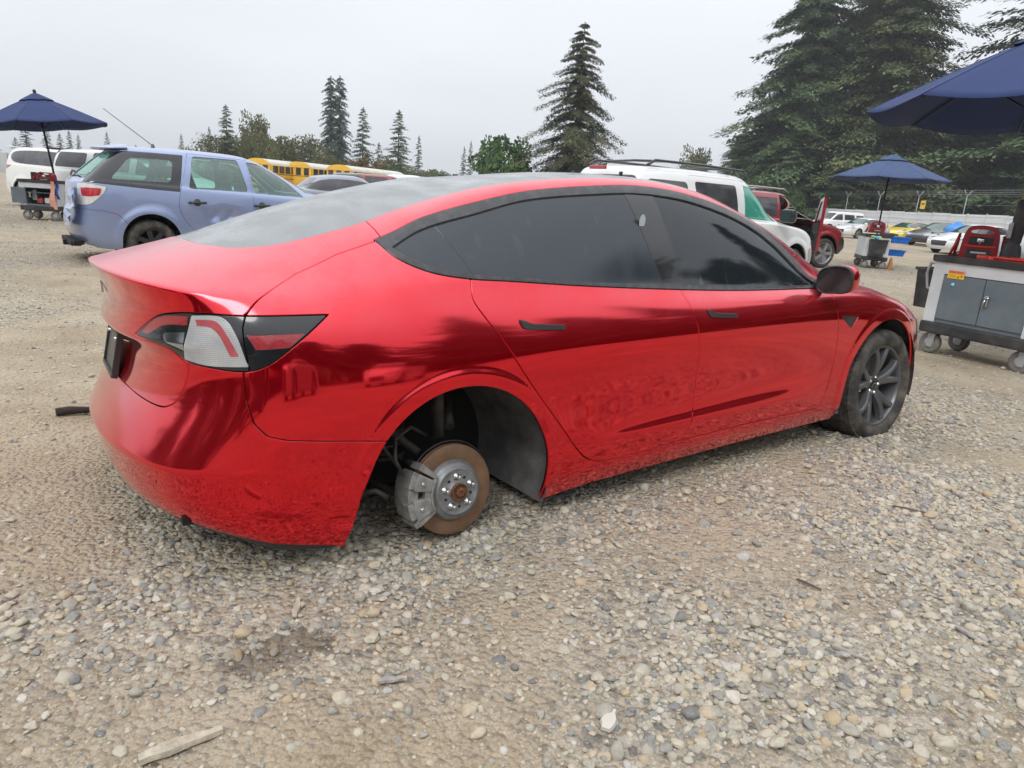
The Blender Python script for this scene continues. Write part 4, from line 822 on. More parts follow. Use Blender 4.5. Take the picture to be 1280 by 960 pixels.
# ------------------------------------------------------------------ the other cars: one generator, each with its own figures
def gen_grid(s):
    """s: dict of body figures in metres; x forward, origin under the middle of the car"""
    L, W = s['L'], s['W']/2; xr, xf = -L/2, L/2; NC = 17; ns = 11            # cols: 0-2 rear, 3..13 side, 14-16 front
    rows = []
    def row(xrear, zrear, xfront, zfront, yw, zside, x0, x1, yr=.72, yf=.70, yend=(.95, .93), rc=.10, fc=.16, arcx=None):
        k = []
        k.append((xrear, 0, zrear(0) if callable(zrear) else zrear)); k.append((xrear+.02, -yw*.45, zrear if not callable(zrear) else zrear(1)))
        k.append((xrear+rc, -yw*(yr+.14), zrear if not callable(zrear) else zrear(2)))
        for i in range(ns):
            t = i/(ns-1); x = x0+(x1-x0)*t; e = yend[0] if i == 0 else yend[1] if i == ns-1 else 1
            z = zside(x) if callable(zside) else zside
            k.append((x, -yw*e*(1-.012*abs(2*t-1)**3), z))
        k.append((xfront-fc, -yw*(yf+.12), zfront)); k.append((xfront-.04, -yw*.42, zfront)); k.append((xfront, 0, zfront))
        rows.append(k)
    zb = s.get('zb', .24); belt = s['belt']                                  # belt(x)
    ri, fi = s.get('rear_in', (.10, .0, .0, .02, .05)), s.get('front_in', (.10, .02, 0, .05, .22))
    hz = s['hoodz']
    row(xr+ri[0], zb+.04, xf-fi[0], zb, W*.93, zb, xr+.30, xf-.42)
    row(xr+ri[1], zb+.17, xf-fi[1], zb+.15, W*.985, zb+.10, xr+.28, xf-.40)
    row(xr+ri[2], .56, xf-fi[2], .52, W, .52, xr+.28, xf-.38)
    row(xr+ri[3], .78, xf-fi[3], min(.70, hz[0]-.06), W*1.0, lambda x: min(.76, belt(x)-.15), xr+.27, xf-.38)
    row(xr+ri[4], s['tailz'], xf-fi[4], hz[0], W*.955, lambda x: min(belt(x), hz[2](x) if x > s['cowl'] else 9), xr+.27, xf-.45)
    cx = s['cowl']
    row(xr+s.get('deck_mid', ri[4]+.015), s['deckz'][0], (xf-fi[4]+cx)/2+.1, hz[1], W*.925, lambda x: min(belt(x)+.02, (hz[2](x)+.05) if x > cx else 9), xr+s.get('dm_side', .27), (xf-.4+cx)/2, yf=.62)
    row(xr+s['rg0'], s['deckz'][1], cx+.12, s['cowlz'], W*.905, lambda x: belt(x)+.035, xr+s['rg0']+.16, cx-.32, yf=.62, yend=(.95, .96))
    rz = s['roofz']; xt0, xt1 = s['roof0'], s['roof1']                        # roof rear/front x at the centre
    r0, r1 = xr+s['rg0'], cx+.12
    for f, yy in ((.45, .86), (.86, .755)):
        zl = lambda x, f=f: belt(x)+.035+(rz(x)-.075-belt(x)-.035)*f
        xa, xb = r0+(xt0-r0)*f, r1+(xt1-r1)*f
        zr_ = s['deckz'][1]+(rz(xt0)-.03-s['deckz'][1])*f; zf_ = s['cowlz']+(rz(xt1)-.03-s['cowlz'])*f
        def zz(x, zl=zl, xa=xa, xb=xb, zr_=zr_, zf_=zf_):
            a = sstep(xa, xa+.5, x) if s['rg0'] > .3 else 1; b = 1-sstep(xb-.75, xb-.25, x)*1.0
            return zl(x)*b*a+zf_*(1-b)+zr_*(1-a)*b
        row(xa, zr_, xb, zf_, W*yy, zz, xa+.15, xb-.25, yf=.62, yend=(.93, .93), rc=.06)
    row(xt0+.03, rz(xt0)-.012, xt1-.03, rz(xt1)-.012, W*.69, lambda x: rz(x)-.022, xt0+.16, xt1-.22, yf=.60, yend=(.93, .93), rc=.05)
    row(xt0+.25, rz(xt0+.25)+.004, xt1-.25, rz(xt1-.25)+.004, W*.42, lambda x: rz(x)+.004, xt0+.36, xt1-.40, yf=.6)
    xs = np.linspace(xt0+.5, xt1-.5, NC); rows.append([(x, 0, rz(x)+.012) for x in xs])
    return rows
def simple_wheel(parent, x, y, R, w, rimr, m_rim, nsp=5, flat=0, detail=True):
    o = empty('wheel', (x, y, R-flat)); o.parent = parent; f = 1 if y > 0 else -1
    mb = MB(); mb.lathe([(rimr, -.4*w), (rimr+.02, -.5*w), (R-.03, -.5*w), (R, -.32*w), (R, .32*w), (R-.03, .5*w), (rimr+.02, .5*w), (rimr, .4*w)], 40, M_rubber); mb.build('tyre', None, o)
    rb = MB(); rb.lathe([(rimr+.003, .44*w*f), (rimr-.012, .46*w*f), (rimr-.02, .36*w*f), (rimr-.03, -.1*w*f), (0, -.1*w*f)], 32, m_rim); 
    if detail:
        for k in range(nsp):
            a = 2*math.pi*k/nsp; rb.box((rimr*.52, .36*w*f, 0), (rimr*.96, .03, rimr*.30), m_rim, Matrix.Rotation(a, 4, 'Y'), taper=(1, 1))
        rb.lathe([(0, .42*w*f), (.05, .41*w*f), (.06, .3*w*f)], 16, m_rim)
    rb.build('rim', None, o); return o
def build_car(name, s, loc, yaw, label, cat, paint, group=None, level=3, roll=0):
    root = empty(name, loc, (roll, 0, yaw), label, cat, group)
    S = subdiv_shell(gen_grid(s), level)
    wb, R = s['wb']/2, s['wr']; sh = s.get('wshift', 0); cut = []
    for cx in (-wb+sh, wb+sh):
        Ra = s.get('arch', R+.045)
        pol = arc(cx, R+.02, Ra, 180, 0, 20)+[(cx+Ra*1.0, -.2), (cx-Ra*1.0, -.2)]; cut.append(pol)
        d = np.hypot(S.V[:, 0]-cx, S.V[:, 2]-R-.02); S.V[:, 1] -= sstep(-.4, -.6, S.V[:, 1])*.02*sstep(Ra+.10, Ra+.04, d)
    recompute_normals(S)
    for pol in cut: S.carve(pol, proj_xz, 'void', cond=lambda c: c[:, 1] < -.3, delete=True)
    side = lambda c: c[:, 1] < -.35
    pz = {'xz': proj_xz, 'yz': (lambda V: V[:, [1, 2]]), 'xy': proj_xy}
    conds = {'side': side, 'rear': lambda c: c[:, 0] < s.get('rearcut', -s['L']/2+1.1), 'front': lambda c: c[:, 0] > .2}
    for (nm, poly, pr, cd, frm, gap) in s['carve']:
        S.carve(poly, pz[pr], nm, frm=frm, gap=gap, cond=conds[cd] if isinstance(cd, str) else cd)
    V, N, F = S.part('body'); body = mesh_obj('body', panel_mesh('body', V, N, F, paint, mirror=2, skirt=.02), root)
    made = {}
    for (nm, pname, m, par, off) in s['parts']:
        V, N, F = S.part(nm)
        if not len(F): print('EMPTY', name, nm); continue
        mid = (np.abs(V[:, 1]) < 1e-4).sum() > 1
        ps = made.get(par, [root, root])
        if mid: o = mesh_obj(pname, panel_mesh(pname, V, N, F, m, mirror=2, offset=off, skirt=.012), ps[0]); made[nm] = [o, o]
        else:
            made[nm] = [mesh_obj(pname, panel_mesh(pname, V, N, F, m, mirror=q, offset=off, skirt=.012), ps[q]) for q in (0, 1)]
    ib = MB(); W = s['W']/2
    ib.box((0, 0, s.get('zb', .24)+.06), (s['L']-1.0, 2*W-.18, .04), M_under)
    for cx in (-wb+sh, wb+sh):
        for y in (-1, 1):
            ib.box((cx, y*(W-.34), .62), (R*2.3, .02, .5), M_under); ib.lathe([(R+.07, (W-.06)*y), (R+.07, (W-.34)*y)], 20, M_under, XF((cx, 0, R+.02)), a0=0, a1=math.pi)
    u = ib.build('underbody', None, root)
    for cx in (-wb+sh, wb+sh):
        for y in (-1, 1): simple_wheel(root, cx, y*(W-.13), R, .21, s.get('rim', R*.62), s.get('rimm', M_rim_s), s.get('nsp', 5), flat=s.get('flat', 0))
    return root, made, S
M_rim_s = mat('silver_rim', (.42, .43, .45), .35, metal=.7, var=.1)
M_rim_b = mat('black_steel_rim', (.03, .03, .032), .5, metal=.3)
def tint_glass(name, tcol, gl=.16, rough=.03, dcol=None, dfac=0.0):
    m = bpy.data.materials.new(name); m.use_nodes = True; n, l = m.node_tree.nodes, m.node_tree.links; n.clear()
    out = n.new('ShaderNodeOutputMaterial'); tr = n.new('ShaderNodeBsdfTransparent'); tr.inputs[0].default_value = (*tcol, 1)
    go = n.new('ShaderNodeBsdfGlossy'); go.inputs['Roughness'].default_value = rough
    fr = n.new('ShaderNodeFresnel'); fr.inputs[0].default_value = 1.55; ad = n.new('ShaderNodeMath'); ad.inputs[1].default_value = gl*.4; l.new(fr.outputs[0], ad.inputs[0])
    df = n.new('ShaderNodeBsdfDiffuse'); df.inputs[0].default_value = (*(dcol or (.3, .3, .3)), 1)
    m0 = n.new('ShaderNodeMixShader'); m0.inputs[0].default_value = dfac; l.new(tr.outputs[0], m0.inputs[1]); l.new(df.outputs[0], m0.inputs[2])
    mx = n.new('ShaderNodeMixShader'); l.new(ad.outputs[0], mx.inputs[0]); l.new(m0.outputs[0], mx.inputs[1]); l.new(go.outputs[0], mx.inputs[2]); l.new(mx.outputs[0], out.inputs[0])
    return m
M_gteal = tint_glass('green_tint_glass', (.52, .80, .71), .2, dcol=(.25, .55, .46), dfac=.16)
M_gteal2 = tint_glass('green_tint_glass_dense', (.30, .66, .56), .2, dcol=(.12, .62, .47), dfac=.48)
M_gdark = mat('privacy_glass', (.035, .038, .042), .10, coat=.3, var=.3, vscale=3, rvar=.05, dirt=(.11, .11, .115), dscale=2.5, damt=.5)
M_headl = mat('headlamp_lens', (.35, .37, .4), .12, coat=1, var=.3, vscale=12)
M_amber = mat('amber_lens', (.75, .38, .12), .2, coat=1)
M_redl = mat('rear_lens_red', (.42, .02, .03), .2, coat=1, var=.15, vscale=20)
M_whitel = mat('rear_lens_white', (.62, .60, .58), .2, coat=1, var=.12, vscale=20)
M_seat = mat('seat_fabric', (.035, .036, .038), .9, var=.2)
M_wpaint = paint_mat('white_paint', (.74, .75, .75), metal=0, rough=.35, dust=.12, dustcol=(.45, .43, .40), dirt_low=.35)
M_wpaint2 = paint_mat('cream_white_paint', (.72, .73, .70), metal=0, rough=.4, dust=.15, dustcol=(.42, .40, .36), dirt_low=.45)
M_blue = paint_mat('light_blue_metallic', (.26, .325, .52), metal=.45, rough=.35, dust=.20, dustcol=(.42, .45, .52), dirt_low=.30)
M_maroon = paint_mat('maroon_paint', (.26, .012, .02), metal=.3, rough=.35, dust=.3, dustcol=(.42, .27, .26), dirt_low=.5)
M_yellow = paint_mat('yellow_paint', (.78, .58, .02), metal=0, rough=.3, dust=.05)
M_dark = paint_mat('charcoal_paint', (.045, .047, .055), metal=.3, rough=.3, dust=.2, dustcol=(.25, .25, .25))
M_silver = paint_mat('silver_paint', (.42, .43, .45), metal=.5, rough=.4, dust=.2)
M_navy = paint_mat('slate_blue_paint', (.22, .24, .30), metal=.4, rough=.4, dust=.3, dustcol=(.4, .4, .42))

def rectp(x0, z0, x1, z1, r=.03, sk=(0, 0, 0, 0)):
    """rounded quad; sk shifts x of the corners (bl, br, tr, tl)"""
    c = [(x0+sk[0], z0), (x1+sk[1], z0), (x1+sk[2], z1), (x0+sk[3], z1)]; out = []
    for i in range(4):
        p = np.array(c[i]); a = np.array(c[i-1])-p; b = np.array(c[(i+1) % 4])-p; la, lb = np.linalg.norm(a), np.linalg.norm(b)
        q = min(r, la*.45, lb*.45); P0, P1 = p+a/la*q, p+b/lb*q
        for t in (0, .33, .67, 1): out.append(tuple((1-t)**2*P0+2*t*(1-t)*p+t*t*P1))
    return out
SB = ['body']
# --- light blue wagon -------------------------------------------------
def lerpf(xs, zs): return lambda x: float(np.interp(x, xs, zs))
wg = dict(L=4.35, W=1.775, wb=2.60, wr=.315, wshift=.02, zb=.22, belt=lerpf([-2.1, -1.2, 0, 1.0, 1.5], [1.075, 1.045, 1.0, .965, .95]), tailz=1.03, deckz=(1.05, 1.08), deck_mid=.07, rg0=.10,
          hoodz=(.80, .95, lerpf([.9, 2.2], [.97, .80])), cowl=1.10, cowlz=1.05, roofz=lerpf([-2.05, -1.5, -.6, 0, .5], [1.50, 1.535, 1.555, 1.54, 1.49]), roof0=-1.60, roof1=.36, rear_in=(.12, .0, .0, .04, .06),
          rim=.20, rimm=M_rim_b, nsp=7, flat=.02, rearcut=-1.5)
wg['carve'] = [
    ('blackband', [(-2.02, 1.055), (-1.20, 1.005), (-.905, .995), (-.80, 1.475), (-1.50, 1.475), (-1.62, 1.45)], 'xz', 'side', SB, .002),
    ('qglass', rectp(-1.62, 1.105, -1.02, 1.40, .06, (-.10, .02, .08, .16)), 'xz', 'side', ['blackband'], 0),
    ('dglassR', rectp(-.80, 1.045, -.03, 1.47, .04, (.02, .04, -.05, .12)), 'xz', 'side', SB, .003),
    ('dpillR', [(-.9, 1.0), (-.66, 1.0), (-.71, 1.17), (-.75, 1.3), (-.9, 1.3)], 'xz', 'side', ['dglassR'], 0),
    ('dglassF', smooth_poly([(.10, 1.035), (.85, 1.010), (.60, 1.23), (.40, 1.36), (.22, 1.435), (.05, 1.45)], n=4, sharp=(0, 1, 5)), 'xz', 'side', SB, .003),
    ('door_r', smooth_poly([(-.90, 1.00), (-.93, .80), (-.86, .62), (-.68, .40), (-.60, .32), (.02, .30), (.06, .6), (.07, 1.0), (.04, 1.48), (-.74, 1.505), (-.80, 1.3)], n=4, sharp=(0, 4, 5, 8, 9)), 'xz', 'side', SB, .003),
    ('door_f', smooth_poly([(.02, .30), (.98, .30), (1.02, .6), (.99, .99), (.62, 1.27), (.40, 1.42), (.22, 1.485), (.04, 1.50), (.07, 1.0), (.06, .6)], n=4, sharp=(0, 1, 7)), 'xz', 'side', SB, .003),
    ('rearglass', rectp(-.66, 1.10, .66, 1.46, .08, (.02, -.02, -.12, .12)), 'yz', 'rear', SB+['blackband'], .003),
    ('reargl2', rectp(-.60, 1.14, .60, 1.43, .07, (.02, -.02, -.12, .12)), 'yz', 'rear', ['rearglass'], 0),
    ('lamp', smooth_poly([(-2.3, 1.02), (-2.12, 1.035), (-1.93, 1.035), (-1.76, 1.01), (-1.80, .93), (-1.90, .83), (-2.0, .77), (-2.3, .76)], n=4, sharp=(0, 3, 7)), 'xz', lambda c: (c[:, 0] < -1.5) & (c[:, 1] < -.55), SB, .003),
    ('lampr', [(-1.96, .985), (-1.82, .985), (-1.85, .90), (-1.96, .875), (-2.03, .88), (-2.03, .98)], 'xz', 'rear', ['lamp'], 0),
    ('bumper', smooth_poly([(-1.60, .60), (-1.75, .69), (-2.0, .72), (-2.5, .72), (-2.5, .1), (-1.3, .1)], n=3, sharp=(2, 3, 4, 5)), 'xz', 'rear', SB, .003),
    ('wscreen', rectp(-.66, 1.06, .66, 1.50, .08, (-.02, .02, -.12, .12)), 'yz', lambda c: c[:, 0] > .25, SB, .003)]
wg['parts'] = [('blackband', 'pillar_panel', M_pillar, None, -.002), ('qglass', 'quarter_window', M_gteal, None, -.006), ('door_r', 'rear_door', M_blue, None, 0), ('door_f', 'front_door', M_blue, None, 0), ('dglassR', 'rear_door_window', M_gteal, 'door_r', -.008), ('dpillR', 'window_corner', M_trim, 'door_r', -.006),
               ('dglassF', 'front_door_window', M_gteal, 'door_f', -.008), ('rearglass', 'tailgate_surround', M_pillar, None, -.003), ('reargl2', 'rear_window', M_gteal2, None, .003), ('lamp', 'tail_lamp', M_whitel, None, .002),
               ('lampr', 'tail_lamp_red', M_redl, 'lamp', .004), ('bumper', 'rear_bumper', M_blue, None, .006), ('wscreen', 'windscreen', M_gteal, None, -.004)]
YAW = CAR_ROT[2]
def add_interior(root, W, zf, seats, m=M_seat):
    for (x, n) in seats:
        for y in ([-.38, .38] if n == 2 else [-.45, 0, .45]):
            mb = MB(); mb.box((x, y, zf+.15), (.50, .48, .16), m, bev=.05); mb.box((x-.22, y, zf+.46), (.14, .46, .60), m, bev=.06, shift=(-.10, 0), taper=(.8, .86)); mb.box((x-.34, y, zf+.86), (.10, .24, .17), m, bev=.04); mb.build('seat', None, root)
def wiper(root, x, y0, y1, z0, z1, dx):
    mb = MB(); mb.tube([(x, y0, z0), (x+dx*.4, (y0+y1)/2, (z0+z1)/2+.04), (x+dx, y1, z1)], .012, 6, M_trim); return mb.build('wiper', None, root)
wagon, wmade, WS = build_car('blue_wagon', wg, (-4.49, 10.69, -.01), .686, 'light blue wagon with black rear pillar panels and dented rear door, behind the red sedan', 'wagon', M_blue, level=3)
tb0 = None
add_interior(wagon, 1.7, .38, [(-.55, 3), (.35, 2)])
# rear spoiler over the tailgate, towbar, handle, antenna, crumpled tailgate edge
sp_m = MB(); sp_m.add([(-1.80, -.58, 1.500), (-1.82, 0, 1.515), (-1.80, .58, 1.500), (-1.45, -.60, 1.550), (-1.45, 0, 1.580), (-1.45, .60, 1.550), (-1.76, -.58, 1.465), (-1.77, 0, 1.475), (-1.76, .58, 1.465), (-1.45, -.60, 1.47), (-1.45, 0, 1.49), (-1.45, .60, 1.47)],
       [(0, 3, 4, 1), (1, 4, 5, 2), (6, 7, 10, 9), (7, 8, 11, 10), (0, 1, 7, 6), (1, 2, 8, 7), (0, 6, 9, 3), (2, 5, 11, 8)], M_blue, True)
so = sp_m.build('rear_spoiler', None, wagon); md = so.modifiers.new('s', 'SUBSURF'); md.levels = 2; md.render_levels = 2
tb_ = MB(); tb_.box((-2.12, 0, .26), (.12, 1.0, .06), M_under, bev=.01); tb_.box((-2.14, -.02, .24), (.16, .08, .07), M_under, bev=.01); tb_.box((-2.1, -.55, .28), (.12, .10, .05), M_under); tb_.build('tow_bar', None, wagon)
for q, dn in ((-1, 0), (1, 1)):
    for x0, dr in ((-.70, 'door_r'), (.18, 'door_f')):
        hb_ = MB(); hb_.lathe([(0, 0), (.045, 0), (.05, .006), (.03, .016)], 20, M_trim, XF((x0, q*.878, .865))); hb_.tube([(x0-.11, q*.885, .862), (x0-.05, q*.915, .866), (x0+.06, q*.915, .868), (x0+.11, q*.885, .868)], .016, 8, M_trim); hb_.build('door_handle', None, wmade[dr][dn])
at = MB(); at.lathe([(.03, 0), (.02, .03), (.012, .05)], 10, M_trim, XF((-1.05, -.1, 1.555)), axis='z'); at.tube([(-1.05, -.1, 1.58), (-1.62, -.1, 2.00)], .0055, 6, mat('antenna_metal', (.15, .15, .16), .4, metal=.5)); at.build('antenna', None, wagon)
wiper(wagon, -2.03, .20, -.25, 1.12, 1.17, .0)
rg_ = random.Random(4); cr = MB(); vs = []; n1, n2 = 6, 10
for i in range(n1):
    for j in range(n2): vs.append((-2.16+.05*rg_.random()-.06*(j < 5), -.78+.42*i/(n1-1)+.02*rg_.random(), .50+.48*j/(n2-1)))
cr.add(vs, [(i*n2+j, (i+1)*n2+j, (i+1)*n2+j+1, i*n2+j+1) for i in range(n1-1) for j in range(n2-1)], M_blue, False); cr.build('crumpled_tailgate_skin', None, wagon)
# dent in the rear door: push the real surface in
for o in wmade['door_r'][:1]:
    for v in o.data.vertices:
        d = math.hypot((v.co.x+.33)/.30, (v.co.z-.70)/.14)
        if d < 1: v.co.y += .045*(1-d*d)**1.2*(.8+.4*math.sin(v.co.x*30)*math.sin(v.co.z*23+1))
    o.data.normals_split_custom_set([(0, 0, 0)]*len(o.data.loops))
# ------------------------------------------------------------------ ground: one sheet, finer near the camera, with ruts and low mounds
from mathutils import noise as mn
def fbm(x, y, s, o=4, seed=0.0):
    return mn.fractal(Vector((x*s+seed, y*s-seed, seed*.37)), 1.0, 2.0, o)
def hgt(x, y):
    r = math.hypot(x, y); f = max(0, 1-r/30)
    return (.020*fbm(x, y, .55, 3, 3.1)+.010*fbm(x, y, 2.3, 3, 9.2))*f
def gravel_mask(x, y):       # 0 packed dirt, 1 loose gravel
    v = .40+.95*fbm(x, y, .42, 4, 17.3)+.42*fbm(x, y*1.2, 1.5, 3, 5.5)
    v += .30*math.exp(-((x+.9)**2/1.6+(y-1.9)**2/.9)) + .35*math.exp(-((x-1.1)**2/1.0+(y-1.7)**2/.5))
    v -= .7*math.exp(-((x-.08)**2/.05+(y-1.65)**2/.20)) + .35*math.exp(-((x-1.1)**2/.35+(y-2.35)**2/.06))+.5*math.exp(-((x-.55)**2/.04+(y-1.15)**2/.03))+.6*math.exp(-((x+.35)**2/.03+(y-1.15)**2/.05))+.6*math.exp(-((x+1.5)**2/.25+(y-1.9)**2/.05))+.5*math.exp(-((x-2.6)**2/.5+(y-3.6)**2/.1))+.35*math.exp(-((x+3.5)**2/2.0+(y-4.6)**2/.5))
    return max(0., min(1., v))
DAMP = [(-.62, 1.52, .10, .09, .9), (-.55, 1.62, .07, .05, .8), (-1.35, 2.25, .10, .06, .55), (-.98, 2.15, .12, .05, .6), (-.60, 2.55, .14, .06, .5), (.05, 2.2, .10, .06, .4), (-2.6, 3.0, .18, .07, .45), (1.9, 2.3, .10, .05, .35), (.35, 1.20, .12, .10, .35), (-1.9, 1.6, .12, .08, .35)]
def damp(x, y):
    if abs(x) > 6 or y > 7 or y < 0: return 0.0
    w = .6+.9*fbm(x, y, 5, 3, 4.4); return max(0., min(.85, sum(a*math.exp(-((x-cx)/sx)**2-((y-cy)/sy)**2) for cx, cy, sx, sy, a in DAMP)*1.5*max(0, w)))
def axis_pts(lim, d0, g):
    out = [0.0]; d = d0
    while out[-1] < lim:
        out.append(out[-1]+d)
        if out[-1] > 4: d *= g
    return out
xa = axis_pts(900, .07, 1.06); xs_ = [-v for v in xa[:0:-1]]+xa
ya = axis_pts(1100, .07, 1.06); ys_ = [-v for v in axis_pts(300, .25, 1.10)[:0:-1]]+ya
gv = []; gm = []
for yy in ys_:
    for xx in xs_:
        gv.append((xx, yy, hgt(xx, yy) if abs(xx) < 30 and abs(yy) < 32 else 0.0)); gm.append(gravel_mask(xx, yy) if abs(xx) < 60 and abs(yy) < 60 else .5+.3*fbm(xx, yy, .05, 3, 2.))
nx = len(xs_); gf = [(j*nx+i, j*nx+i+1, (j+1)*nx+i+1, (j+1)*nx+i) for j in range(len(ys_)-1) for i in range(nx-1)]
gme = bpy.data.meshes.new('ground'); gme.from_pydata(gv, [], gf); gme.polygons.foreach_set('use_smooth', [True]*len(gf))
ga = gme.attributes.new('gravel', 'FLOAT', 'POINT'); ga.data.foreach_set('value', gm)
gmat = bpy.data.materials.new('gravel_ground'); gmat.use_nodes = True; n, l = gmat.node_tree.nodes, gmat.node_tree.links; b = n['Principled BSDF']; b.inputs['Roughness'].default_value = .95; b.inputs['Specular IOR Level'].default_value = .15
tc = n.new('ShaderNodeTexCoord'); at_ = n.new('ShaderNodeAttribute'); at_.attribute_name = 'gravel'
def nz_(scale, detail=5, rough=.6):
    q = n.new('ShaderNodeTexNoise'); q.inputs['Scale'].default_value = scale; q.inputs['Detail'].default_value = detail; q.inputs['Roughness'].default_value = rough; l.new(tc.outputs['Object'], q.inputs['Vector']); return q.outputs[0]
def ramp_(src, stops):
    r = n.new('ShaderNodeValToRGB'); e = r.color_ramp.elements
    e[0].position, e[0].color = stops[0][0], (*stops[0][1], 1); e[1].position, e[1].color = stops[-1][0], (*stops[-1][1], 1)
    for p, c in stops[1:-1]: q = e.new(p); q.color = (*c, 1)
    l.new(src, r.inputs[0]); return r.outputs[0]
def mix_(f, a, c, typ='MIX'):
    m = n.new('ShaderNodeMix'); m.data_type = 'RGBA'; m.blend_type = typ
    for s_, v in ((0, f), (6, a), (7, c)):
        if hasattr(v, 'links') or hasattr(v, 'is_linked'): l.new(v, m.inputs[s_])
        else: m.inputs[s_].default_value = v if s_ == 0 else (*v, 1)
    return m.outputs[2]
dirt = ramp_(nz_(1.7, 7), [(.28, (.33, .265, .185)), (.5, (.44, .37, .27)), (.72, (.53, .46, .355))])
vo = n.new('ShaderNodeTexVoronoi'); vo.inputs['Scale'].default_value = 38; l.new(tc.outputs['Object'], vo.inputs['Vector'])
vsep = n.new('ShaderNodeSeparateColor'); l.new(vo.outputs['Color'], vsep.inputs[0])
peb = ramp_(vsep.outputs[0], [(0, (.18, .175, .165)), (.3, (.32, .295, .25)), (.55, (.41, .37, .30)), (.8, (.46, .43, .37)), (1, (.30, .25, .18))])
edge = n.new('ShaderNodeMapRange'); edge.inputs[1].default_value = .25; edge.inputs[2].default_value = .65; edge.inputs[3].default_value = 1; edge.inputs[4].default_value = .35; l.new(vo.outputs['Distance'], edge.inputs[0])
gfac = n.new('ShaderNodeMath'); gfac.operation = 'MULTIPLY'; l.new(at_.outputs['Fac'], gfac.inputs[0]); l.new(edge.outputs[0], gfac.inputs[1])
pf = n.new('ShaderNodeMapRange'); pf.inputs[1].default_value = .05; pf.inputs[2].default_value = .55; pf.inputs[3].default_value = .1; pf.inputs[4].default_value = .95; l.new(gfac.outputs[0], pf.inputs[0])
c1 = mix_(pf.outputs[0], dirt, peb)
big = ramp_(nz_(.16, 5), [(.3, (.86, .84, .82)), (.7, (1.10, 1.09, 1.08))]); c2 = mix_(1.0, c1, big, 'MULTIPLY')
fine = ramp_(nz_(160, 2), [(.3, (.80, .80, .80)), (.7, (1.15, 1.15, 1.15))]); c3 = mix_(1.0, c2, fine, 'MULTIPLY')
l.new(c3, b.inputs['Base Color'])
vd = n.new('ShaderNodeTexVoronoi'); vd.inputs['Scale'].default_value = 55; l.new(tc.outputs['Object'], vd.inputs['Vector'])
hsum = n.new('ShaderNodeMath'); hsum.operation = 'MULTIPLY_ADD'; hsum.inputs[1].default_value = -1.2; l.new(vd.outputs['Distance'], hsum.inputs[0]); l.new(nz_(24, 6, .7), hsum.inputs[2])
h2 = n.new('ShaderNodeMath'); h2.operation = 'SUBTRACT'; l.new(hsum.outputs[0], h2.inputs[0]); l.new(vo.outputs['Distance'], h2.inputs[1])
bp = n.new('ShaderNodeBump'); bp.inputs['Strength'].default_value = 1.0; bp.inputs['Distance'].default_value = .012; l.new(h2.outputs[0], bp.inputs['Height']); l.new(bp.outputs[0], b.inputs['Normal'])
dm_ = n.new('ShaderNodeAttribute'); dm_.attribute_name = 'damp'; dmm = n.new('ShaderNodeMath'); dmm.operation = 'MULTIPLY_ADD'; dmm.inputs[1].default_value = 1.5; l.new(nz_(17, 6, .7), dmm.inputs[0]); dms = n.new('ShaderNodeMath'); dms.operation = 'ADD'; dms.inputs[1].default_value = -.75; l.new(dm_.outputs['Fac'], dms.inputs[0]); l.new(dms.outputs[0], dmm.inputs[2])
dmr = n.new('ShaderNodeMapRange'); dmr.inputs[1].default_value = .30; dmr.inputs[2].default_value = .42; dmr.inputs[3].default_value = 0; dmr.inputs[4].default_value = .55; l.new(dmm.outputs[0], dmr.inputs[0]); c4 = mix_(dmr.outputs[0], c3, (.075, .055, .038)); l.new(c4, b.inputs['Base Color'])
gd = gme.attributes.new('damp', 'FLOAT', 'POINT'); gd.data.foreach_set('value', [damp(v[0], v[1]) for v in gv]); gme.materials.append(gmat); ground = mesh_obj('ground', gme, None, kind='structure')

# stones: points with size, turn and tint; six pebble shapes made in geometry nodes
wet = []
def stone_points():
    pts, scl, rot, idx, tint = [], [], [], [], []; wet.clear()
    R_ = random.Random(11)
    def add(x, y, s, sink):
        fl = R_.uniform(.45, .85); el = R_.uniform(.72, 1.0)
        pts.append((x, y, hgt(x, y)+s*fl*.5*sink)); scl.append((s, s*el, s*fl*el)); rot.append((R_.gauss(0, .22), R_.gauss(0, .22), R_.uniform(0, 6.28))); idx.append(R_.randrange(6)); tint.append(R_.random()); wet.append(damp(x, y)*R_.random()**.7)
    def region(y0, y1, dens, smin, smax, mpow, mfloor, wid=.83, pw=2.2):
        A = 0; 
        n_ = int(dens*((y1-y0)*(wid*(y0+y1)+1.2)))
        for _ in range(n_):
            y = math.sqrt(R_.uniform(y0*y0, y1*y1)); x = R_.uniform(-1, 1)*(wid*y+.6)
            m = gravel_mask(x, y)
            if R_.random() > mfloor+(1-mfloor)*m**mpow: continue
            s = smin+(smax-smin)*R_.random()**pw; add(x, y, s, R_.uniform(-.65, .55))
    region(.75, 3.2, 2300, .006, .013, .8, .35)
    region(.75, 3.4, 2300, .014, .030, 2.2, .06, pw=1.6)
    region(.75, 3.6, 620, .026, .052, 3.2, .02, pw=2.0)
    region(3.2, 6.5, 1500, .013, .028, 1.8, .12, pw=1.8)
    region(3.4, 6.5, 260, .026, .050, 3.0, .03)
    region(6.5, 12, 330, .016, .034, 1.5, .15)
    region(12, 24, 60, .022, .05, 1.5, .2)
    return pts, scl, rot, idx, tint
sp, ss, sr, si, st_ = stone_points()
pm = bpy.data.meshes.new('gravel_stones'); pm.from_pydata(sp, [], [])
for nm, ty, data in (('sz', 'FLOAT_VECTOR', ss), ('rt', 'FLOAT_VECTOR', sr)):
    a = pm.attributes.new(nm, ty, 'POINT'); a.data.foreach_set('vector', np.array(data).ravel())
a = pm.attributes.new('ix', 'INT', 'POINT'); a.data.foreach_set('value', si)
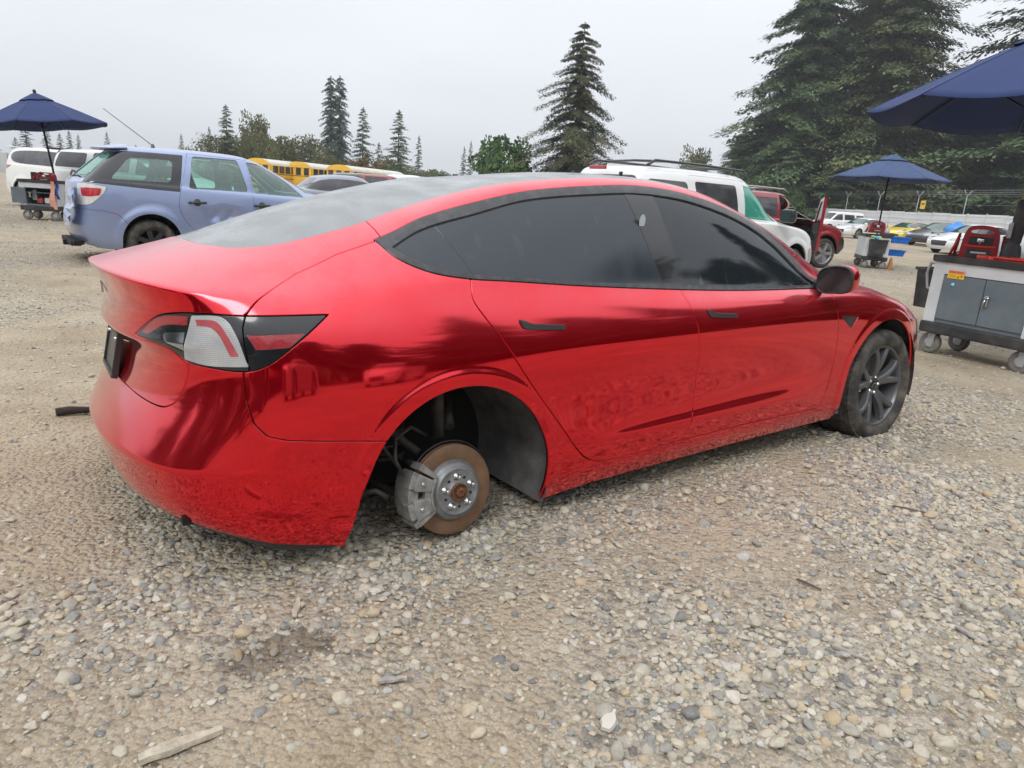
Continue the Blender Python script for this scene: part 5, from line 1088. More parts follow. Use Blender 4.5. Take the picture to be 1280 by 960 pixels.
a = pm.attributes.new('tint', 'FLOAT', 'POINT'); a.data.foreach_set('value', st_)
a = pm.attributes.new('damp', 'FLOAT', 'POINT'); a.data.foreach_set('value', wet)
stones = mesh_obj('gravel_stones', pm, None, kind='stuff'); tagit(stones, 'loose rounded grey and tan gravel stones covering the ground around the red sedan', 'gravel')
smat = bpy.data.materials.new('pebble'); smat.use_nodes = True; n, l = smat.node_tree.nodes, smat.node_tree.links; b = n['Principled BSDF']; b.inputs['Roughness'].default_value = .85; b.inputs['Specular IOR Level'].default_value = .25
ai = n.new('ShaderNodeAttribute'); ai.attribute_name = 'tint'; ai.attribute_type = 'INSTANCER'; tc = n.new('ShaderNodeTexCoord')
pc = ramp_(ai.outputs['Fac'], [(0, (.20, .20, .195)), (.07, (.29, .29, .28)), (.28, (.39, .37, .315)), (.52, (.50, .46, .375)), (.72, (.56, .505, .40)), (.86, (.47, .375, .25)), (.93, (.62, .585, .52)), (1, (.36, .35, .33))])
sn = ramp_(nz_(1.7, 6, .7), [(.3, (.78, .77, .75)), (.7, (1.12, 1.12, 1.12))]); pcm = mix_(1.0, pc, sn, 'MULTIPLY')
dz = n.new('ShaderNodeSeparateXYZ'); l.new(tc.outputs['Object'], dz.inputs[0])
wa = n.new('ShaderNodeAttribute'); wa.attribute_name = 'damp'; wa.attribute_type = 'INSTANCER'; l.new(mix_(wa.outputs['Fac'], pcm, (.085, .062, .042)), b.inputs['Base Color'])
bq = n.new('ShaderNodeBump'); bq.inputs['Strength'].default_value = .35; bq.inputs['Distance'].default_value = .08; l.new(nz_(4, 6, .7), bq.inputs['Height']); l.new(bq.outputs[0], b.inputs['Normal'])
gn = bpy.data.node_groups.new('scatter', 'GeometryNodeTree'); gn.interface.new_socket('Geometry', in_out='INPUT', socket_type='NodeSocketGeometry'); gn.interface.new_socket('Geometry', in_out='OUTPUT', socket_type='NodeSocketGeometry')
G, GL = gn.nodes, gn.links; gi, go_ = G.new('NodeGroupInput'), G.new('NodeGroupOutput')
g2i = G.new('GeometryNodeGeometryToInstance')
for k in range(6):
    ico = G.new('GeometryNodeMeshIcoSphere'); ico.inputs['Subdivisions'].default_value = 3 if k < 3 else 2; ico.inputs['Radius'].default_value = .5
    nzn = G.new('ShaderNodeTexNoise'); nzn.inputs['Scale'].default_value = 1.5; nzn.inputs['Detail'].default_value = 1.5
    pos = G.new('GeometryNodeInputPosition'); addv = G.new('ShaderNodeVectorMath'); addv.inputs[1].default_value = (k*7.3, k*3.1, k*5.7); GL.new(pos.outputs[0], addv.inputs[0]); GL.new(addv.outputs[0], nzn.inputs['Vector'])
    sub = G.new('ShaderNodeVectorMath'); sub.operation = 'SUBTRACT'; sub.inputs[1].default_value = (.5, .5, .5); GL.new(nzn.outputs['Color'], sub.inputs[0])
    sc = G.new('ShaderNodeVectorMath'); sc.operation = 'SCALE'; sc.inputs['Scale'].default_value = .75; GL.new(sub.outputs[0], sc.inputs[0])
    spn = G.new('GeometryNodeSetPosition'); GL.new(ico.outputs[0], spn.inputs['Geometry']); GL.new(sc.outputs[0], spn.inputs['Offset'])
    ssm = G.new('GeometryNodeSetShadeSmooth'); GL.new(spn.outputs[0], ssm.inputs[0]); smt = G.new('GeometryNodeSetMaterial'); smt.inputs['Material'].default_value = smat; GL.new(ssm.outputs[0], smt.inputs[0]); GL.new(smt.outputs[0], g2i.inputs[0])
iop = G.new('GeometryNodeInstanceOnPoints'); iop.inputs['Pick Instance'].default_value = True
m2p = G.new('GeometryNodeMeshToPoints'); GL.new(gi.outputs[0], m2p.inputs[0]); GL.new(m2p.outputs[0], iop.inputs['Points']); GL.new(g2i.outputs[0], iop.inputs['Instance'])
def named(nm, ty):
    q = G.new('GeometryNodeInputNamedAttribute'); q.data_type = ty; q.inputs[0].default_value = nm; return q.outputs[0]
GL.new(named('ix', 'INT'), iop.inputs['Instance Index'])
e2r = G.new('FunctionNodeEulerToRotation'); GL.new(named('rt', 'FLOAT_VECTOR'), e2r.inputs[0]); GL.new(e2r.outputs[0], iop.inputs['Rotation']); GL.new(named('sz', 'FLOAT_VECTOR'), iop.inputs['Scale'])
GL.new(iop.outputs[0], go_.inputs[0]); smd = stones.modifiers.new('scatter', 'NODES'); smd.node_group = gn
# single scraps lying on the gravel
def scrap(name, x, y, yaw, size, m, label, cat='debris', tilt=(0, 0), dz=.008):
    mb = MB(); L, W_, T = size; n_ = 6; vs = []
    R_ = random.Random(int(x*100+y*10))
    for i in range(n_+1):
        t = i/n_; w = W_*(.55+.45*math.sin(math.pi*min(1, t*1.1+.08)))*R_.uniform(.85, 1.1); o = R_.uniform(-.08, .08)*W_
        for (a, c) in ((-.5, 0), (-.42, 1), (.42, 1), (.5, 0)): vs.append(((t-.5)*L, a*w+o, c*T+.2*T*math.sin(t*5)))
    fs = [(i*4+j, (i+1)*4+j, (i+1)*4+(j+1) % 4, i*4+(j+1) % 4) for i in range(n_) for j in range(4)]+[(0, 1, 2, 3), tuple(n_*4+q for q in (3, 2, 1, 0))]
    mb.add(vs, fs, m); o = mb.build(name, None, None, (x, y, hgt(x, y)+dz), (tilt[0], tilt[1], yaw)); tagit(o, label, cat); return o
M_wood = mat('weathered_wood', (.42, .37, .29), .9, var=.25, vscale=40, bump=.6, bscale=90)
M_woodg = mat('grey_wood', (.34, .32, .29), .9, var=.25, vscale=40, bump=.6, bscale=90)
# ------------------------------------------------------------------ trees
def leaf_mat(name, cols, trans=.25):
    m = bpy.data.materials.new(name); m.use_nodes = True; n, l = m.node_tree.nodes, m.node_tree.links; b = n['Principled BSDF']; b.inputs['Roughness'].default_value = .7; b.inputs['Specular IOR Level'].default_value = .2
    g = n.new('ShaderNodeNewGeometry'); r = n.new('ShaderNodeValToRGB'); e = r.color_ramp.elements; e[0].color = (*cols[0], 1); e[1].color = (*cols[-1], 1)
    for i, c in enumerate(cols[1:-1]): q = e.new((i+1)/(len(cols)-1)); q.color = (*c, 1)
    tc = n.new('ShaderNodeTexCoord'); nz = n.new('ShaderNodeTexNoise'); nz.inputs['Scale'].default_value = .35; nz.inputs['Detail'].default_value = 4; l.new(tc.outputs['Object'], nz.inputs['Vector'])
    ad = n.new('ShaderNodeMath'); ad.operation = 'MULTIPLY_ADD'; ad.inputs[1].default_value = .45; l.new(g.outputs['Random Per Island'], ad.inputs[0])
    s2 = n.new('ShaderNodeMapRange'); s2.inputs[1].default_value = .32; s2.inputs[2].default_value = .68; s2.inputs[3].default_value = -.05; s2.inputs[4].default_value = .60; l.new(nz.outputs[0], s2.inputs[0]); l.new(s2.outputs[0], ad.inputs[2])
    l.new(ad.outputs[0], r.inputs[0]); l.new(r.outputs[0], b.inputs['Base Color']); return m
M_fir = leaf_mat('fir_needles', [(.045, .078, .042), (.085, .130, .060), (.16, .21, .085)])
M_spr = leaf_mat('spruce_needles', [(.040, .060, .036), (.085, .095, .050), (.19, .165, .085)])
M_firb = leaf_mat('brownish_fir_needles', [(.052, .078, .038), (.11, .135, .058), (.20, .215, .09)])
M_green = leaf_mat('bush_leaves', [(.026, .055, .018), (.05, .10, .028), (.11, .18, .05)])
M_olive = leaf_mat('olive_leaves', [(.060, .075, .030), (.12, .13, .050), (.20, .18, .07)])
M_orange = leaf_mat('turning_leaves', [(.075, .06, .022), (.16, .10, .032), (.22, .14, .04)])
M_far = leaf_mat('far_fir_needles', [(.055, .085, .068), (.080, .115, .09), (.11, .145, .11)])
M_bark = mat('bark', (.075, .058, .045), .95, var=.3, vscale=4, bump=.8, bscale=8)
def blades(P, D, Ln, Wd, up, rg):
    """flat needle sprays: P base points, D directions, as kinked quads"""
    n = len(P); S_ = np.cross(D, up); S_ /= np.linalg.norm(S_, axis=1)[:, None]+1e-9
    mid = P+D*Ln[:, None]*.55; mid[:, 2] -= Ln*.04; tip = P+D*Ln[:, None]; tip[:, 2] -= Ln*.16
    V = np.stack([P, mid+S_*Wd[:, None], tip, mid-S_*Wd[:, None]], 1).reshape(-1, 3)
    k = np.arange(n)*4; F = np.stack([k, k+1, k+2, k+3], 1); return V, F
def conifer_mesh(name, H, R, nb, m, seed, droop=.35, dens=1.0, leaf=.55, base=.04, shape=.85, irregular=.25, steps=9, up0=.12, lean=0.0, gap=0.0, top_n=1.0, asym=None):
    rg = np.random.default_rng(seed); P, D, Ln, Wd = [], [], [], []; br = MB()
    for i in range(nb):
        t = base+(1-base)*(i/nb)**1.0; t = min(.985, t+rg.normal(0, .006)); az = i*2.39996+rg.normal(0, .4)
        L = R*((1-t)**shape)*(1+rg.normal(0, irregular))*(1 if rg.random() > gap else .35)+.015*H*.3
        if t < base+.12: L *= .75+.25*(t-base)/.12
        if asym: L *= asym(az, t)
        L = max(L, .02*H*.4); h = H*t; d0 = up0*(1 if t < .6 else 1+2*(t-.6)); n = max(3, int(steps*L/R+3)); pts = []
        for k in range(n+1):
            s = k/n; r = L*s; z = h+d0*L*s-droop*L*s*s+.10*L*max(0, s-.75)*2
            pts.append((math.cos(az+.15*math.sin(s*3+i))*r+lean*h*0, math.sin(az+.15*math.sin(s*3+i))*r, z))
        if L > R*.3 and i % 2 == 0: br.tube(pts, [max(.012*H*.03, .028*(1-k/(n+1))*H/16) for k in range(n+1)], 4, None, caps=False)
        for k in range(1, n+1):
            s = k/n; p = np.array(pts[k]); out = np.array([math.cos(az), math.sin(az), 0]); sd = np.array([-out[1], out[0], 0])
            cnt = max(2, int(dens*(5+5*math.sin(math.pi*min(1, s+.15)))))
            for _ in range(cnt):
                a = rg.uniform(-1.25, 1.25); d = out*math.cos(a)+sd*math.sin(a); d = d+np.array([0, 0, -.20-.55*rg.random()*droop*2+.25*(rg.random() < .3)]); d /= np.linalg.norm(d)
                q = p+sd*rg.normal(0, .07*L+.05)+out*rg.normal(0, .04*L)+np.array([0, 0, rg.normal(0, .02*L+.03)]); P.append(q); D.append(d); l_ = leaf*(.55+.6*rg.random())*(1-.35*t); Ln.append(l_); Wd.append(l_*rg.uniform(.16, .28))
    for k in range(int(26*top_n)):
        t = rg.uniform(.93, 1.0); a = rg.uniform(0, 6.28); P.append(np.array([0, 0, H*t])); D.append(np.array([math.cos(a)*.6, math.sin(a)*.6, .75])/1.13); Ln.append(leaf*.7); Wd.append(leaf*.12)
    P, D, Ln, Wd = map(np.array, (P, D, Ln, Wd)); V, F = blades(P, D, Ln, Wd, np.array([0, 0, 1.0]), rg)
    me = bpy.data.meshes.new(name); me.from_pydata(V.tolist(), [], F.tolist()); me.materials.append(m)
    tr = MB(); n = 12; tr.tube([(0, 0, -.2)]+[(.01*H*.1*math.sin(k), .01*H*.1*math.cos(k*1.3), H*k/n) for k in range(1, n+1)], [.016*H*.9]+[.016*H*(1-k/n)**.9+.01 for k in range(1, n+1)], 8)
    k0 = len(tr.v); tr.v += br.v; tr.f += [[i+k0 for i in f] for f in br.f]; tr.m += [0]*len(br.f); tr.sm += [True]*len(br.f)
    tm = bpy.data.meshes.new(name+'_trunk'); tm.from_pydata([tuple(v) for v in tr.v], [], tr.f); tm.polygons.foreach_set('use_smooth', [True]*len(tr.f)); tm.materials.append(M_bark)
    return me, tm
def broad_mesh(name, H, R, m, seed, n=5000, leaf=.35, base=.12, clumps=46, zs=.5):
    rg = np.random.default_rng(seed); P, D, Ln, Wd = [], [], [], []; C_ = []
    tr = MB(); tr.tube([(0, 0, -.2), (0, 0, H*.3), (.05*R, 0, H*.6)], [.03*H, .022*H, .012*H], 8)
    for k in range(clumps):
        a = rg.uniform(0, 6.28); z = rg.uniform(base, .93); rr = R*math.sqrt(max(.02, 1-((z-.42)/.62)**2))*rg.uniform(.35, .9); c = np.array([math.cos(a)*rr, math.sin(a)*rr, H*z]); C_.append((c, R*rg.uniform(.16, .34)))
        if k % 3 == 0: tr.tube([(0, 0, H*.25), tuple(c*.5+np.array([0, 0, H*.15])), tuple(c)], [.014*H, .008*H, .003*H], 5)
    for k in range(n):
        c, r = C_[k % len(C_)]; d = rg.normal(size=3); d /= np.linalg.norm(d); p = c+d*r*rg.uniform(.55, 1.0)*np.array([1, 1, .75]); e = d+rg.normal(size=3)*.6+[0, 0, .1]; e /= np.linalg.norm(e)
        P.append(p); D.append(e); l_ = leaf*rg.uniform(.6, 1.3); Ln.append(l_); Wd.append(l_*.3)
    P, D, Ln, Wd = map(np.array, (P, D, Ln, Wd)); V, F = blades(P, D, Ln, Wd, rg.normal(size=3), rg)
    me = bpy.data.meshes.new(name); me.from_pydata(V.tolist(), [], F.tolist()); me.materials.append(m)
    tm = bpy.data.meshes.new(name+'_trunk'); tm.from_pydata([tuple(v) for v in tr.v], [], tr.f); tm.materials.append(M_bark); return me, tm
def at_px(px, py, D):        # a ground-plan spot seen in column px (1280 wide frame) at D metres out; used to read positions off the photograph
    v = _f*850+_r*(px-640)+_u*(480-py); t = D/v[1]; return v[0]*t, D, 1.23+v[2]*t
def tree(kind, meshes, px, D, label, group=None, H=None, mh=None, yaw=0, rscale=1, name='fir_tree', cat='tree'):
    hy = 245.3+(px-640)*.0700; x, y, _ = at_px(px, hy, D); e = empty(name, (x, y, 0), (0, 0, yaw), label, cat, group)
    s = H/mh; c = mesh_obj('crown', meshes[0], e); t = mesh_obj('trunk', meshes[1], e)
    for o in (c, t): o.scale = (s*rscale, s*rscale, s)
    return e
M_stick = mat('dull_brown_stick', (.12, .10, .08), .9, var=.3, vscale=30)
scrap('wood_shard', .0, 0, 0, (.10, .03, .006), M_woodg, 'x') if False else None
_g = lambda px, py: (lambda v, : (v[0]*(-1.23/v[2]), v[1]*(-1.23/v[2])))(_f*850+_r*(px-640)+_u*(480-py))
for nm, px, py, yaw, sz, m, lb in (
    ('wood_strip', 228, 938, .62, (.17, .035, .012), M_wood, 'pale splintered wood strip on the gravel at the bottom left'),
    ('wood_chip', 490, 855, .30, (.075, .018, .007), M_woodg, 'small grey wood chip lying on bare dirt below the rotor'),
    ('wood_sliver', 371, 762, 1.75, (.10, .022, .006), M_wood, 'thin pale wood sliver on gravel behind the rear bumper'),
    ('dark_stick', 1010, 735, -.75, (.085, .009, .006), M_stick, 'thin dark stick lying on gravel right of the middle'),
    ('dark_strip', 1135, 640, -.35, (.13, .010, .006), M_stick, 'dark narrow strip on gravel below the front wheel'),
    ('wood_splinter', 1213, 800, -1.1, (.10, .018, .006), M_woodg, 'short grey splinter on gravel at the lower right'),
    ('grey_splinter', 1062, 822, -.6, (.10, .012, .006), M_woodg, 'slim grey splinter lying among stones at the lower right'),
    ('stone_flake', 762, 900, 1.2, (.075, .04, .010), mat('pale_stone', (.55, .52, .46), .9, var=.1), 'pale pointed stone flake at the bottom edge')):
    x, y = _g(px, py); scrap(nm, x, y, yaw, sz, m, lb)
x, y = _g(97, 521); mb = MB(); mb.tube([(-.09, 0, .022), (-.03, .005, .026), (.08, -.004, .024)], [.020, .022, .014], 8, mat('charred_wood', (.035, .028, .024), .9, var=.4, bump=.6, bscale=80)); o = mb.build('charred_stick', None, None, (x, y, hgt(x, y)), (0, 0, .45)); tagit(o, 'short dark round stick lying on gravel left of the rear bumper', 'stick')

# ---- conifers and broadleaf trees
M_under_l = leaf_mat('understorey_leaves', [(.022, .045, .016), (.045, .085, .026), (.10, .16, .05)])
c_big = conifer_mesh('fir_crown', 34, 8.6, 330, M_fir, 1, droop=.44, dens=6.0, leaf=.64, base=.02, shape=.72, irregular=.30, steps=15, gap=.05)
c_big2 = conifer_mesh('fir_crown', 34, 8.8, 340, M_firb, 2, droop=.40, dens=6.0, leaf=.64, base=.02, shape=.60, irregular=.32, steps=15)
c_thin = conifer_mesh('fir_crown', 34, 9.6, 150, M_fir, 3, droop=.30, dens=2.6, leaf=.85, base=.10, shape=.42, irregular=.35, steps=14, gap=.15)
c_spr = conifer_mesh('spruce_crown', 16, 4.7, 170, M_spr, 4, droop=.52, dens=6.5, leaf=.30, base=.03, shape=.74, irregular=.33, steps=15, up0=.18, gap=.08)
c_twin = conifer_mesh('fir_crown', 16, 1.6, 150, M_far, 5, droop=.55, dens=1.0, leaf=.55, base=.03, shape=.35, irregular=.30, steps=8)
c_med = conifer_mesh('fir_crown', 12, 2.9, 95, M_fir, 6, droop=.25, dens=1.2, leaf=.55, base=.02, shape=.72, irregular=.25, steps=9)
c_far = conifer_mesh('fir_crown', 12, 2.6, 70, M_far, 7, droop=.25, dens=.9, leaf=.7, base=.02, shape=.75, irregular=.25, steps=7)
c_hedge = conifer_mesh('conifer_crown', 18, 6.2, 190, M_fir, 8, droop=.30, dens=3.0, leaf=.75, base=.0, shape=.48, irregular=.3, steps=12)
b_green = broad_mesh('bush_crown', 8, 5.2, M_green, 21, n=6500, leaf=.55, base=.02, clumps=60)
b_olive = broad_mesh('broadleaf_crown', 9, 7.0, M_olive, 22, n=6500, leaf=.5, base=.05, clumps=70)
b_orange = broad_mesh('broadleaf_crown', 6, 4.5, M_orange, 23, n=3600, leaf=.45, base=.02, clumps=40)
b_under = broad_mesh('broadleaf_crown', 7, 5.6, M_under_l, 24, n=5200, leaf=.5, base=.02, clumps=60)
TG = 'trees standing beyond the lot'
tree(0, c_spr, 712, 60, 'tall spruce with brown-tinged drooping branches behind the middle of the red sedan', TG, 15.0, 16, yaw=1.0, name='spruce_tree')
tree(0, c_big, 984, 100, 'tall dark fir leftmost of the big group at the right', TG, 39, 34, yaw=.3, rscale=1.02)
tree(0, c_big2, 1078, 96, 'tall brownish green fir in the middle of the big right group', TG, 40, 34, yaw=2.1, rscale=1.04)
tree(0, c_big, 1036, 112, 'tall dark fir between the two big firs, partly hidden', TG, 36, 34, yaw=4.1)
tree(0, c_thin, 1258, 88, 'tall open-branched fir behind the large right umbrella', TG, 36, 34, yaw=1.4, rscale=1.35)
for px, D, H, yw, rs, lb in ((1155, 98, 18, .4, 1.1, 'dark conifer right of the brownish fir above the white fence'), (1205, 92, 17, 2.2, 1.1, 'dark conifer under the large right umbrella, above the white fence'),
                             (1248, 90, 17, 3.9, 1.1, 'dark conifer at the right edge behind the umbrella pole'), (1300, 84, 17, 5.0, 1.2, 'dark conifer cut off by the right edge of the view'), (915, 112, 13, 5.2, 1.0, 'lower dark conifer at the left foot of the big firs'), (1110, 104, 18, 5.6, 1.2, 'bushy conifer filling the gap between the big firs above the fence'), (1045, 92, 12, 1.6, 1.2, 'low bushy conifer in front of the big firs, above the red vehicle'), (1180, 104, 20, 2.6, 1.3, 'broad dark conifer rising behind the middle umbrella, farther back'), (1230, 106, 19, .6, 1.3, 'broad dark conifer behind the large umbrella, farther back'), (980, 94, 11, 3.3, 1.3, 'low conifer behind the roof of the maroon vehicle'), (945, 104, 15, 4.4, 1.2, 'mid-height conifer just right of the left fir foot')):
    tree(0, c_hedge, px, D, lb, TG, H, 18, yaw=yw, rscale=rs*H/18*0+rs, name='conifer_tree')
for px, D, H, lb in ((960, 92, 5.6, 'bright green understorey tree behind the white four-wheel drive'), (1010, 96, 4.4, 'bright green understorey tree at the left end of the white fence'), (1075, 94, 6.0, 'bright green understorey tree behind the middle umbrella pole'), (1140, 92, 4.2, 'bright green understorey tree above the yellow coupe'), (1200, 88, 5.6, 'bright green understorey tree above the charcoal saloon'), (1262, 84, 4.2, 'bright green understorey tree behind the umbrella pole holder')):
    tree(0, b_under, px, D, lb, TG, H, 7, yaw=px*.1, name='understorey_tree')
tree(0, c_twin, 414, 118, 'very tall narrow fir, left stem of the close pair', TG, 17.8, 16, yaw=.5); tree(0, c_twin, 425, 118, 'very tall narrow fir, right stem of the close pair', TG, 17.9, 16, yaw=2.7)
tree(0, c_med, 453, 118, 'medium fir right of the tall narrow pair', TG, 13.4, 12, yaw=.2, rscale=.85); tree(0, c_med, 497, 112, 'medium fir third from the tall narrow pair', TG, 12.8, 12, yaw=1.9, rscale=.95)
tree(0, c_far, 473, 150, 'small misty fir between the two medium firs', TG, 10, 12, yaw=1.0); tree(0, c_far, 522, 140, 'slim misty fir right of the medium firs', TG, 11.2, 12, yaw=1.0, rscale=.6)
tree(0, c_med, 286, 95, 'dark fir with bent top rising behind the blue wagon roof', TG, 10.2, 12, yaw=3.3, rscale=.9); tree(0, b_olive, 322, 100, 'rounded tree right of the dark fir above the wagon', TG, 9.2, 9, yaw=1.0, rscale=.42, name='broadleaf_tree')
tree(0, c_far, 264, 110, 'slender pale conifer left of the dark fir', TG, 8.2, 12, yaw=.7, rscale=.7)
for px, D, H, yw, lb in ((270, 95, 6.0, 0, 'olive tree crown behind the wagon roof'), (345, 98, 6.6, 1.3, 'olive tree crown above the school bus roofs'), (382, 100, 6.8, 2.4, 'olive tree crown left of the tall narrow firs'), (412, 96, 4.6, .6, 'low olive tree at the foot of the narrow firs'), (478, 104, 4.6, 2.2, 'low olive tree behind the orange tree, right side'), (508, 108, 4.4, 3.1, 'low olive tree under the slim misty fir'), (532, 112, 4.0, 4.0, 'last low olive tree at the right end of the band'), (300, 104, 6.4, 5.0, 'olive tree between the dark fir and the rounded tree')):
    tree(0, b_olive, px, D, lb, TG, H, 9, yaw=yw, rscale=.9, name='broadleaf_tree')
tree(0, b_orange, 462, 95, 'orange-brown turning tree behind the school bus roofs', TG, 4.9, 6, name='broadleaf_tree'); tree(0, b_orange, 440, 99, 'orange-brown turning tree left of its brighter neighbour', TG, 4.2, 6, yaw=2, name='broadleaf_tree')
tree(0, b_green, 492, 96, 'green tree right of the orange tree', TG, 4.0, 8, yaw=2, rscale=1, name='broadleaf_tree'); tree(0, b_green, 425, 92, 'small bright green tree above the middle bus', TG, 3.6, 8, yaw=3, rscale=.8, name='broadleaf_tree')
tree(0, b_green, 628, 62, 'full bright green bushy tree left of the tall spruce', TG, 6.0, 8, yaw=.4, rscale=.80, name='broadleaf_tree')
tree(0, b_green, 545, 120, 'pale low broadleaf tree right of the slim misty fir', TG, 4.6, 8, yaw=.4, rscale=.9, name='broadleaf_tree'); tree(0, b_green, 565, 125, 'pale low broadleaf tree left of the misty fir pair', TG, 4.2, 8, yaw=1.4, rscale=.9, name='broadleaf_tree')
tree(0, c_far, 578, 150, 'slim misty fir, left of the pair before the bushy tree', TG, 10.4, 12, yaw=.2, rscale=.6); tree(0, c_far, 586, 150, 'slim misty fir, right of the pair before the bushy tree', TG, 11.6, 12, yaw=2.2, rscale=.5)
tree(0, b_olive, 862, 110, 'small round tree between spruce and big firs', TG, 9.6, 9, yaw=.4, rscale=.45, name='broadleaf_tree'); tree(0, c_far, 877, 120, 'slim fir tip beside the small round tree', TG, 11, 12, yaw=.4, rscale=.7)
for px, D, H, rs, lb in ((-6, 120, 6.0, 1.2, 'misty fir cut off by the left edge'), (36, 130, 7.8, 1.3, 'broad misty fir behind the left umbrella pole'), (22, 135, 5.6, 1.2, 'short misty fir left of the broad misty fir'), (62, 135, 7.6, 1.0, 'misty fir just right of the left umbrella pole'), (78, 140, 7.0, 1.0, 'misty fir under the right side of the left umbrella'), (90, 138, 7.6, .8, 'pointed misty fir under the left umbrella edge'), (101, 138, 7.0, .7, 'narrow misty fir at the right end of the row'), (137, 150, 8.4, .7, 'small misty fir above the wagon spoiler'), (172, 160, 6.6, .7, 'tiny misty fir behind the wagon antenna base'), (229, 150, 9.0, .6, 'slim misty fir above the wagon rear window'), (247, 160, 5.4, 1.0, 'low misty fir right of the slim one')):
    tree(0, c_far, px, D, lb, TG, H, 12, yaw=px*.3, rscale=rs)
# the same kind of firs stand behind the photographer; they show as reflections in the paint
for k, (x, y, H) in enumerate(((-26, -34, 22), (-12, -42, 20), (-3, -46, 26), (9, -38, 18), (16, -44, 27), (27, -36, 24), (38, -30, 21), (46, -18, 24), (-38, -24, 24), (52, -4, 22), (-50, -10, 22))):
    e = empty('fir_tree', (x, y, 0), (0, 0, k*1.7), 'tall fir standing behind the viewpoint', 'tree', 'firs behind the viewpoint')
    for nm, me in (('crown', c_hedge[0]), ('trunk', c_hedge[1])):
        o = mesh_obj(nm, me, e); q = H/18; o.scale = (q*1.25, q*1.25, q*.62)

# tall firs go on beyond the right edge of the view; the windows and doors mirror them
for k, (x, y, H, q) in enumerate(((62, 36, 30, 0), (54, 26, 24, 1), (50, 17, 31, 0), (55, 9, 25, 1), (47, 2, 29, 0), (52, -8, 25, 1), (43, 10, 19, 1), (46, -17, 29, 0), (42, -4, 17, 1))):
    e = empty('fir_tree', (x, y, 0), (0, 0, k*1.1), 'tall fir standing outside the view to the right', 'tree', 'firs outside the right edge')
    me = (c_big, c_hedge)[q]
    for nm, m_ in (('crown', me[0]), ('trunk', me[1])): o = mesh_obj(nm, m_, e); z = H/(34, 18)[q]; o.scale = (z, z, z)
# ---- fence
M_panel = mat('fence_panel', (.66, .68, .70), .6, var=.12, vscale=.6, dirt=(.50, .51, .52), dscale=.7, damt=.5)
M_galv = mat('galvanised', (.40, .41, .42), .5, metal=.4, var=.15)
fence = empty('perimeter_fence', (0, 0, 0), (0, 0, 0), 'long pale metal panel fence below the firs on the right', 'fence')
FA, FB = np.array(at_px(1010, 271.2, 92)[:2]), np.array(at_px(1330, 293.6, 50)[:2]); FL = np.linalg.norm(FB-FA); fd_ = (FB-FA)/FL; nP = int(FL/2.4); ang = math.atan2(fd_[1], fd_[0])
pm0 = MB(); pm0.box((1.2, 0, 1.20), (2.36, .04, 2.3), M_panel, bev=.0)
for z in (.3, .78, 1.26, 1.74, 2.2): pm0.box((1.2, -.035, z), (2.36, .03, .05), M_panel)
p0 = pm0.build('fence_panel', None, fence); pp = MB(); pp.box((0, .03, 1.22), (.09, .09, 2.44), M_galv); po = pp.build('fence_post', None, fence)
for i in range(nP):
    q = FA+fd_*(i*2.4)
    for src in (p0, po):
        c = src if i == 0 else src.copy()
        if i: COL.objects.link(c)
        c.location = (q[0], q[1], .02*((i*7) % 3)); c.rotation_euler = (0, 0, ang)
chain = empty('chainlink_fence', (0, 0, 0), (0, 0, 0), 'tall chain-link fence with barbed wire arms behind the pale panels', 'fence')
off = np.array([-fd_[1], fd_[0]])*1.2*(1 if -fd_[1]*0+fd_[0] > 0 else -1)
tp = MB(); tp.tube([(0, 0, 0), (0, 0, 4.0)], .035, 6, M_galv); tp.tube([(0, 0, 3.9), (0, .35, 4.45)], .03, 5, M_galv); tp.tube([(0, 0, 3.9), (0, -.35, 4.45)], .03, 5, M_galv); t0 = tp.build('tall_post', None, chain)
npost = int(FL/7.2)
for i in range(npost):
    q = FA+fd_*(i*7.2)+off; c = t0 if i == 0 else t0.copy()
    if i: COL.objects.link(c)
    c.location = (q[0], q[1], 0); c.rotation_euler = (0, 0, ang)
wi = MB()
for z, o_ in ((3.95, 0), (4.1, .12), (4.25, .23), (4.42, .34), (4.1, -.12), (4.25, -.23), (4.42, -.34), (3.2, 0)):
    a, b_ = FA+off, FB+off; nn = np.array([-fd_[1], fd_[0]])*o_; wi.tube([(a[0]+nn[0], a[1]+nn[1], z), (b_[0]+nn[0], b_[1]+nn[1], z)], .005, 4, M_galv)
w_ = wi.build('wire', None, chain); w_['kind'] = 'stuff'
x, y, z = at_px(1156, 256, 66); sg = MB(); sg.box((0, 0, 0), (.75, .02, .75), mat('yellow_sign', (.75, .50, .06), .5)); sg.box((0, -.012, .08), (.5, .01, .12), mat('sign_ink', (.04, .03, .02), .6)); o = sg.build('warning_sign', None, None, (x, y+.3, z), (0, 0, ang)); tagit(o, 'small yellow square sign on the chain-link fence above the yellow coupe', 'sign')
lf = empty('far_fence', (0, 0, 0), (0, 0, 0), 'pale far fence at the left edge behind the cream-white vehicle', 'fence'); fb = MB()
LA = at_px(-60, 196, 70); LB = at_px(60, 204, 95)
for i in range(12):
    t = i/12; x = LA[0]+(LB[0]-LA[0])*t; y = LA[1]+(LB[1]-LA[1])*t; m_ = MB(); an = math.atan2(LB[1]-LA[1], LB[0]-LA[0]); m_.box((1.2, 0, 1.1), (2.5, .05, 2.1), M_panel); m_.build('fence_panel', None, lf, (x, y, 0), (0, 0, an))
